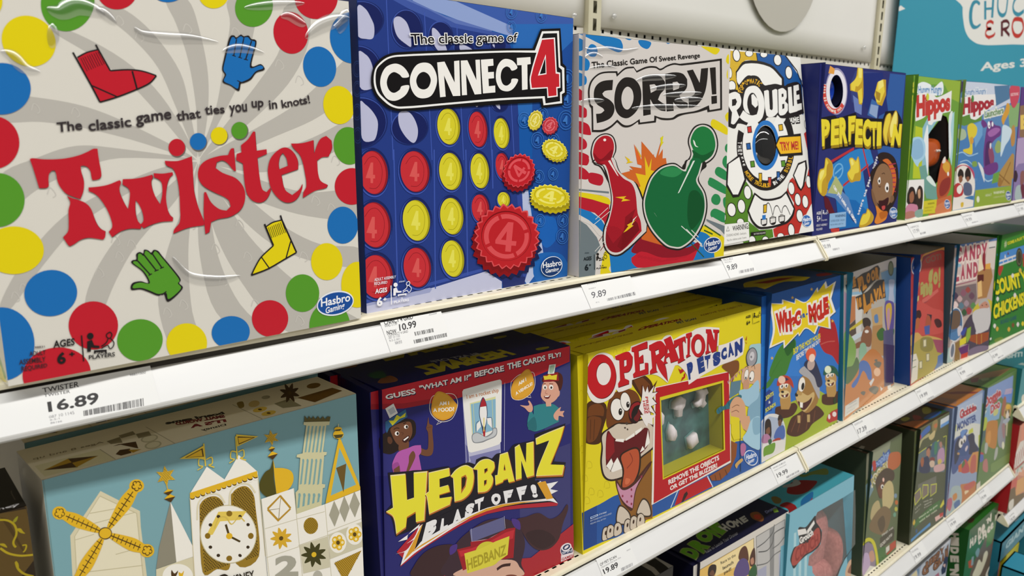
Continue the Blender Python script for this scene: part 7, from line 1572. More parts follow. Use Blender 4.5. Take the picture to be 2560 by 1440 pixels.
castle = game_box('game_box', 'pale blue box with a yellow windmill and white towers, front one of its pair', 'board game', (-0.9299, 0.0229, -0.3510), 0.0557, 0.0071, 0.2601, 0.2702, 0.0680, 'dfd6bf', {'front': '''
P 7ba6ae 0,0 1040,0 0,1081 -1040,0
P d8cfae 145,999 103,-102 -2,-53 3,-169 -203,89 7,127
P e6dec2 142,984 96,-91 0,-46 0,-167 -181,79 7,125
L c2b894 0.6 142,984 96,-91 0,-213
L c2b894 0.5 142,984 -78,-100 -7,-125
L c2b894 0.6 110,940 99,-15
L c2b894 0.6 83,907 149,-9
L c2b894 0.5 64,873 51,-2
L c2b894 0.6 167,784 75,-7
L c2b894 0.6 56,769 185,-53
S e3b525 159,869 31,22 35,31 17,28 13,25 -14,17 -22,-16 -23,-20 -26,-40 -19,-37
L 4c3416 0.8 157,877 79,92
L 4c3416 0.6 158,895 14,-18
L 4c3416 0.6 168,907 14,-18
L 4c3416 0.6 178,918 14,-18
L 4c3416 0.6 188,930 15,-18
L 4c3416 0.6 198,942 15,-18
L 4c3416 0.6 208,954 15,-18
L 4c3416 0.6 218,966 15,-18
E e3b525 246 981 21 -7 -2 -21
E 4c3416 254 976 7 -2 -1 -8
E e3b525 254 976 5 -2 0 -5
E 4c3416 245 972 7 -2 -1 -8
E e3b525 245 972 5 -2 0 -5
E 4c3416 238 981 7 -2 -1 -8
E e3b525 238 981 4 -2 0 -5
E 4c3416 242 990 7 -2 -1 -8
E e3b525 242 990 4 -2 0 -5
E 4c3416 251 987 7 -2 -1 -8
E e3b525 251 987 5 -2 0 -5
E e3b525 246 981 7 -2 -1 -7
S e3b525 136,879 -24,34 -32,36 -24,17 -21,13 -8,-15 16,-22 20,-25 35,-28 33,-20
L 4c3416 0.7 131,876 -87,83
L 4c3416 0.5 117,876 10,17
L 4c3416 0.5 106,887 9,17
L 4c3416 0.5 95,898 9,17
L 4c3416 0.5 83,909 10,17
L 4c3416 0.5 72,920 9,16
L 4c3416 0.5 61,930 9,17
L 4c3416 0.5 50,941 9,16
E e3b525 33 970 18 -7 -2 -20
E 4c3416 40 964 6 -2 -1 -7
E e3b525 40 964 4 -1 0 -5
E 4c3416 33 961 6 -2 -1 -7
E e3b525 33 961 4 -1 0 -5
E 4c3416 26 969 6 -2 -1 -7
E e3b525 26 969 4 -1 0 -5
E 4c3416 30 978 6 -2 -1 -7
E e3b525 30 978 4 -1 0 -5
E 4c3416 38 975 6 -2 -1 -7
E e3b525 38 975 4 -1 0 -5
E e3b525 33 970 6 -2 -1 -7
S e3b525 153,848 24,-33 31,-35 25,-17 22,-13 9,16 -17,24 -21,24 -36,26 -31,18
L 4c3416 0.8 158,851 88,-80
L 4c3416 0.6 171,852 -9,-18
L 4c3416 0.6 183,842 -10,-18
L 4c3416 0.6 194,831 -10,-17
L 4c3416 0.6 205,821 -9,-17
L 4c3416 0.6 216,811 -9,-18
L 4c3416 0.6 227,801 -9,-18
L 4c3416 0.6 239,790 -9,-18
E e3b525 257 760 21 -9 -2 -22
E 4c3416 265 754 7 -3 -1 -8
E e3b525 265 754 5 -2 0 -5
E 4c3416 257 751 7 -3 -1 -8
E e3b525 257 751 5 -2 0 -5
E 4c3416 249 760 7 -3 -1 -8
E e3b525 249 760 5 -2 0 -5
E 4c3416 253 770 7 -3 -1 -8
E e3b525 253 770 5 -2 0 -5
E 4c3416 263 766 7 -3 -1 -8
E e3b525 263 766 5 -2 0 -5
E e3b525 257 760 7 -3 -1 -8
S e3b525 132,856 -29,-22 -30,-31 -15,-27 -11,-24 13,-17 19,15 21,19 24,40 16,37
L 4c3416 0.8 134,848 -70,-91
L 4c3416 0.5 134,830 -14,18
L 4c3416 0.5 125,818 -14,18
L 4c3416 0.5 116,807 -14,17
L 4c3416 0.5 107,795 -14,18
L 4c3416 0.5 98,783 -14,18
L 4c3416 0.5 89,772 -14,17
L 4c3416 0.5 80,760 -14,18
E 4c3416 145 863 18 -7 -2 -19
E e3b525 145 863 16 -6 -2 -16
P 8f8a78 340,895 2,-209 -64,2 15,68
P f2eee4 340,895 64,-199 -4,-14 -59,3
P d8cfae 278,687 63,-2 63,-4 2,-74 -130,56
E f2eee4 342 635 47 -21 -4 -42
S 4c3416 324,665 8,-16 12,5 -9,-17 -13,6
S e3b525 345,648 9,-8 8,6 -6,-18 -10,5
P 4c3416 322,911 34,-3 -15,-15
P e3b525 322,911 17,12 17,-15
P 4c3416 322,932 30,-2 -16,-12
P e3b525 322,932 14,9 16,-11
L e3b525 0.6 335,941 -2,18
R e3b525 361,963 -21,7 -6,-20 -8,23 -19,0 12,15 -13,20 20,-8 6,20 8,-22 20,0 -13,-15
R a98a2a 358,965 -19,8 -5,-19 -7,21 -18,-1 12,14 -13,18 19,-8 5,19 7,-21 18,1 -12,-14
D e3b525 0.5 1.5 358,965 -19,8 -5,-19 -7,21 -18,-1 12,14 -13,18 19,-8 5,19 7,-21 18,1 -12,-14
R e3b525 719,988 -20,7 -5,-17 -8,19 -19,0 12,13 -13,17 19,-7 5,17 8,-19 19,0 -12,-13
R a98a2a 716,990 -18,7 -4,-16 -7,18 -17,-1 11,11 -13,16 18,-7 4,16 7,-18 17,1 -11,-11
D e3b525 0.5 1.5 716,990 -18,7 -4,-16 -7,18 -17,-1 11,11 -13,16 18,-7 4,16 7,-18 17,1 -11,-11
P f2eee4 463,975 55,-63 54,70 62,-80 4,-103 7,-297 -251,110 8,289
P e3b525 402,904 231,1 0,-18 -231,-1
E f2eee4 409 882 9 -3 -1 -10
E 4c3416 409 885 8 -3 -1 -7
E e3b525 409 889 8 -3 -1 -7
E f2eee4 426 882 9 -3 -1 -10
E 4c3416 426 885 8 -3 -1 -7
E e3b525 426 889 8 -3 -1 -7
E f2eee4 443 882 9 -3 -1 -10
E 4c3416 443 885 8 -3 -1 -7
E e3b525 444 889 8 -3 -1 -7
E f2eee4 460 882 9 -3 -1 -10
E 4c3416 461 885 8 -3 -1 -7
E e3b525 461 889 8 -3 -1 -7
E f2eee4 478 882 9 -3 -1 -10
E 4c3416 478 885 8 -3 -1 -7
E e3b525 479 889 9 -3 -1 -7
E f2eee4 496 883 9 -3 -1 -10
E 4c3416 496 886 8 -3 -1 -7
E e3b525 496 890 9 -3 -1 -7
E f2eee4 514 883 9 -3 -1 -10
E 4c3416 514 886 8 -3 -1 -7
E e3b525 514 890 9 -3 -1 -7
E f2eee4 532 883 9 -3 -1 -10
E 4c3416 532 886 8 -3 -1 -7
E e3b525 532 890 9 -3 -1 -7
E f2eee4 550 883 9 -3 -1 -10
E 4c3416 550 886 8 -3 -1 -7
E e3b525 550 890 9 -3 -1 -7
E f2eee4 568 883 9 -3 -1 -10
E 4c3416 569 886 8 -3 -1 -7
E e3b525 569 890 9 -3 -1 -7
E f2eee4 587 883 10 -3 -1 -10
E 4c3416 587 886 9 -3 -1 -7
E e3b525 588 890 9 -3 -1 -7
E f2eee4 606 883 10 -3 -1 -10
E 4c3416 606 886 9 -3 0 -7
E e3b525 606 891 9 -3 0 -7
E f2eee4 625 883 10 -3 -1 -10
E 4c3416 625 887 9 -3 0 -7
E e3b525 625 891 9 -3 0 -7
L d8cba4 0.5 401,886 -7,-274
L d8cba4 0.6 634,886 8,-304
S 9a7a22 427,821 8,37 25,11 29,-9 19,-33 3,-64 3,-166 -45,9 -48,10
D 4c3a10 0.7 2.0 430,820 7,35 23,12 28,-10 18,-29 3,-64 0,-162 -79,12
S 9a7a22 534,823 9,34 26,11 25,-8 19,-33 5,-50 0,-186 -83,8
D 4c3a10 0.7 2.0 538,822 7,31 24,13 25,-9 16,-29 5,-50 1,-186 -76,10
C e2d9b8 1.2 418,804 9,57 31,17 36,-11 19,-37
C e2d9b8 1.3 527,815 9,49 31,14 33,-11 21,-38
E cabf98 519 713 96 -20 10 -110
E f2eee4 519 713 93 -19 10 -107
P e6c95a 440,736 49,71 97,-33 -25,-24 -69,21 -28,-37
E 8a6a14 594 678 10 -4 -1 -11
E 3a2a14 581 641 6 -2 0 -6
E 3a2a14 551 622 6 -3 0 -6
E 8a6a14 513 627 10 -4 -1 -10
E 3a2a14 477 653 6 -2 0 -6
E 3a2a14 453 693 6 -2 0 -6
E 8a6a14 447 736 9 -4 -1 -10
E 3a2a14 459 771 6 -2 0 -6
E 3a2a14 488 790 6 -2 0 -6
E 8a6a14 525 787 10 -4 -1 -10
E 3a2a14 561 763 6 -2 0 -6
E 3a2a14 587 723 6 -2 0 -6
L 4c3a10 1.8 519,707 -9,46
L 4c3a10 1.6 519,707 36,-35
E e3b525 519 707 11 -4 -1 -11
C d9bc55 1.0 471,753 17,30 24,-4 18,-33 27,16 19,-23
L e3c33a 1 459,978 0,78
C e3c33a 0.8 458,1002 -17,8 -3,-22 12,-8 -18,-7
C e3c33a 0.9 463,1000 18,2 0,-22 -12,-1 18,-14
P e9c63c 379,1028 78,21 4,-44
P 4c3416 395,1027 59,15 2,-30
P e3b525 402,1026 48,12 2,-23
L e3c33a 1 566,969 0,81
C e3c33a 0.9 566,994 -18,8 -4,-22 12,-9 -18,-7
C e3c33a 0.9 571,993 18,2 0,-24 -12,-1 19,-14
P e9c63c 568,1056 77,-29 -76,-14
P 4c3416 572,1048 63,-21 -61,-9
P e3b525 574,1043 52,-15 -50,-6
S 4f4a16 693,928 -2,-69 3,-66 -30,5 -24,30 -1,33 21,30 22,9
R e3b525 693,928 5,-33 32,-11 27,-19 9,-25 -6,-25 -21,-18 -42,2 -3,59
P 4c3416 674,945 38,-1 -20,-16
P e3b525 674,945 17,14 21,-15
P 4c3416 678,969 25,-1 -12,-11
P e3b525 678,969 12,9 13,-10
R cfcaa0 817,1031 105,-26 -3,-13 -12,2 -19,-97 16,-6 -3,-10 -9,0 -15,-106 14,-7 -3,-12 -8,1 -9,-66 -101,3 0,84 11,7 1,6 14,111 -14,7 2,9 22,-2 20,100 -10,5
P 7fa6a6 833,1012 7,-1 -19,-95 -7,1
P 7fa6a6 804,888 7,0 -15,-86 -8,0
E 7fa6a6 807 887 4 -1 0 -8
P 7fa6a6 781,763 8,0 -7,-47 -9,0
E 7fa6a6 785 763 5 -2 0 -8
P 7fa6a6 848,1007 7,0 -20,-95 -7,1
P 7fa6a6 821,883 8,0 -16,-86 -8,-1
E 7fa6a6 824 882 4 -1 0 -8
P 7fa6a6 800,756 8,1 -6,-42 -9,0
E 7fa6a6 804 756 5 -2 0 -8
P 7fa6a6 863,1003 7,-1 -20,-95 -7,1
P 7fa6a6 838,878 8,0 -16,-87 -8,-1
E 7fa6a6 842 877 4 -1 0 -8
P 7fa6a6 819,749 9,1 -6,-37 -9,0
E 7fa6a6 823 749 5 -2 0 -8
P 7fa6a6 878,999 7,-1 -19,-95 -8,1
P 7fa6a6 856,872 7,0 -16,-87 -8,-1
E 7fa6a6 859 871 4 -1 0 -8
P 7fa6a6 839,742 8,1 -5,-31 -9,0
E 7fa6a6 843 742 5 -2 0 -8
P 7fa6a6 893,995 7,-1 -19,-96 -7,1
P 7fa6a6 873,867 8,0 -16,-88 -8,-1
E 7fa6a6 877 866 4 -1 0 -8
P 7fa6a6 859,735 8,1 -5,-26 -9,0
E 7fa6a6 863 735 5 -2 0 -8
R 5a5226 822,1054 11,-16 6,10 9,-13 8,8 9,-14 10,9 9,-14 11,8 9,-14 9,8 13,-4 -5,-17 -102,27
P e3b525 955,927 9,-3 76,-216 0,-12 -152,-3 4,19
P 7fb0b8 957,892 65,-169 -111,-6
P 6b5424 939,818 44,3 -17,-111
E e3b525 955 945 22 -6 -1 -17
P 4c4420 934,949 43,-9 -9,-11 -25,4
E e3b525 955 966 16 -4 0 -9
P 4c4420 940,968 29,-5 -6,-6 -18,4
L d9d4a0 0.7 956,974 1,12
P f2eee4 639,799 125,-2 3,-102 118,-3 155,3 4,-368 -399,175
L c9c2a8 0.6 640,799 10,-300
L c9c2a8 0.6 764,796 14,-352
L c9c2a8 0.6 885,692 12,-301
L c9c2a8 0.6 646,685 128,-10 109,-12
L c9c2a8 0.6 644,575 133,-9
L c9c2a8 0.6 891,579 150,-4
L c9c2a8 0.6 768,572 132,-8
P b98e2a 659,759 51,31 3,-6 -52,-34
P b98e2a 694,700 52,28 2,-7 -51,-28
P f2eee4 667,748 46,33 30,-52 -46,-27
L 8a7a50 0.6 667,748 38,-8 8,41
L 8a7a50 0.6 705,740 -6,-39
L b98e2a 1.7 661,753 38,-58
L b98e2a 1.7 710,787 37,-61
S d9ab2c 704,618 20,-14 20,-6 -15,18 -19,15
S d9ab2c 699,621 10,-22 16,-17 -3,20 -10,23
S d9ab2c 696,627 -4,-19 4,-21 11,13 4,19
S d9ab2c 697,633 -16,-9 -9,-14 18,0 17,7
S d9ab2c 701,635 -21,7 -17,-2 17,-13 21,-8
S d9ab2c 707,633 -16,19 -18,12 8,-20 16,-19
S d9ab2c 711,628 -3,22 -11,20 -4,-17 3,-22
S d9ab2c 712,622 11,15 2,19 -15,-7 -11,-14
S d9ab2c 710,618 19,1 15,8 -20,8 -20,0
E 5a4412 704 626 8 -3 -1 -8
E a8861e 823 629 29 -11 -2 -32
D 5a4412 0.5 1.6 851,619 -4,-13 -9,-8 -13,0 -13,6 -10,12 -6,15 0,15 7,10 10,5 13,-2 13,-9 9,-14 3,-15
P cfc9ae 774,570 116,-9 3,-129 -111,22
S 3f3d16 829,501 25,-18 24,-8 -18,23 -24,18
S 3f3d16 822,505 13,-27 20,-21 -3,25 -13,27
S 3f3d16 818,513 -4,-24 5,-25 13,15 5,23
S 3f3d16 820,519 -20,-9 -11,-17 23,-2 20,9
S 3f3d16 825,522 -26,9 -22,-1 22,-17 26,-10
S 3f3d16 832,520 -20,23 -22,15 10,-25 20,-24
S 3f3d16 838,513 -5,27 -13,25 -5,-22 3,-26
S 3f3d16 839,506 13,18 3,22 -19,-7 -14,-18
S 3f3d16 835,501 25,0 18,10 -24,10 -25,0
E e0b826 829 511 10 -4 -1 -10
P a7a390 924,692 21,-57 -24,-47 -21,55
P a7a390 968,696 21,-58 -24,-48 -21,55
P a7a390 1013,699 22,-59 -24,-48 -23,56
P cfc9ae 894,566 147,-3 2,-105 -148,7
E f2eee4 932 518 36 -14 -2 -42
E e3b525 948 512 13 -5 -1 -14
E f2e6b0 951 511 6 -2 0 -6
E e3b525 936 499 13 -5 -1 -14
E f2e6b0 937 497 6 -2 0 -6
E e3b525 918 513 13 -5 -1 -14
E f2e6b0 916 512 6 -2 0 -6
E e3b525 920 534 13 -5 -1 -14
E f2e6b0 918 536 6 -2 0 -6
E e3b525 938 533 13 -5 -1 -14
E f2e6b0 939 535 6 -2 0 -6
E 5a4412 932 518 8 -3 0 -9
E f2eee4 1006 523 37 -15 -2 -43
E e3b525 1023 516 14 -5 -1 -14
E f2e6b0 1026 515 6 -2 0 -6
E e3b525 1011 504 14 -5 -1 -14
E f2e6b0 1011 501 6 -2 0 -6
E e3b525 992 518 13 -5 -1 -14
E f2e6b0 990 517 6 -2 0 -6
E e3b525 993 539 13 -5 -1 -14
E f2e6b0 991 541 6 -2 0 -6
E e3b525 1012 538 14 -5 -1 -14
E f2e6b0 1013 540 6 -2 0 -6
E 5a4412 1006 523 8 -3 0 -9
P c59b24 912,442 122,2 -68,-83 -25,11
D 5a4412 0.6 1.8 912,442 122,2 -68,-83 -25,11
T a8a596 .045 2~672,490 89,-39 5,86 -89,30
E b5b2a4 840 417 19 -8 -1 -24
T 2c2418 .015 DISNEY~504,531 93,-14 -2,32 -94,16
S 2c2418 472,578 20,1 12,-15''', 'left': '''
P cfc6b0 0,0 272,0 0,1081 -272,0
P 5a4a30 42,1017 221,49 -3,-110 -197,-76
P 3d3222 72,1008 159,39 1,-102 -153,-58''', 'top': '''
P e2d9bf 0,0 1040,0 0,272 -1040,0
P d6cfa8 11,117 176,-4 9,-111 -184,16
P b08a22 21,66 75,39 0,-82
P 4c3416 21,66 78,-46 -2,49
P 4c3416 96,105 72,-40 -72,-1
P b08a22 96,64 72,1 -72,-42
L a79f84 0.7 187,113 9,-111
L a79f84 0.7 356,201 14,-202
L a79f84 0.8 656,204 10,-201
P 4c3416 223,109 65,-11 -14,-61 -33,77
P 4c3416 209,41 20,24 26,-10 -8,-37 -30,0
P b08a22 248,47 31,-22 -29,-10
E b9b292 328 94 25 -4 -9 -32
E d9d2b4 328 94 20 -3 -7 -23
E b9b292 317 34 24 -4 -9 -31
E d9d2b4 317 34 19 -3 -7 -22
P 8a8062 223,163 42,8 -10,-54 -30,13
P 8a8062 266,186 46,6 -3,-34 -45,-2
P 8a8062 310,161 39,-5 -7,-43 -39,5
T 2a2418 .06 board game~597,133 -186,41 5,31 183,-45
T 7a1f22 .06 SMALL WORLD~582,101 -149,44 7,29 150,-44
T 7a1f22 .06 IT'S A~568,60 -111,27 9,34 110,-33
T 2a2418 .02 Disney~553,30 -79,7 2,23 81,-13
T 8a7a5a .005 Ages 8 and up~213,157 -194,8 3,18 194,-10
S 8a7430 674,207 22,0 -20,-52 -18,-3
E c9b070 715 157 19 -4 -14 -31
E d9b84a 703 90 25 -3 -9 -22
E d9b84a 708 37 25 -4 -9 -21
E 5a4010 703 90 5 -5 -4 -8
E 5a4010 708 37 5 -5 -4 -8
P 8f8868 767,108 64,11 -4,-98 -59,26
S 4c3416 854,153 5,-25 15,-8 7,38 -4,28
S 4c3416 852,162 -17,-49 -6,-37 23,45 19,50
S 4c3416 858,177 -30,-43 -23,-45 26,26 31,42
S 4c3416 868,191 -26,-13 -27,-28 15,-7 24,10
S 4c3416 875,194 -5,27 -15,8 -7,-40 4,-28
S 4c3416 876,186 19,51 7,41 -25,-50 -19,-51
S 4c3416 871,170 31,45 26,50 -29,-30 -32,-45
S 4c3416 861,157 26,13 28,28 -15,8 -25,-12
E 5a4412 864 174 5 -5 -11 -20
E 7a5a18 972 184 25 -8 -15 -27
P 6a4a14 858,105 22,-84 139,38 -9,55
E a79f84 778 191 14 -5 -8 -17'''}, group='boxes standing on the middle shelf')
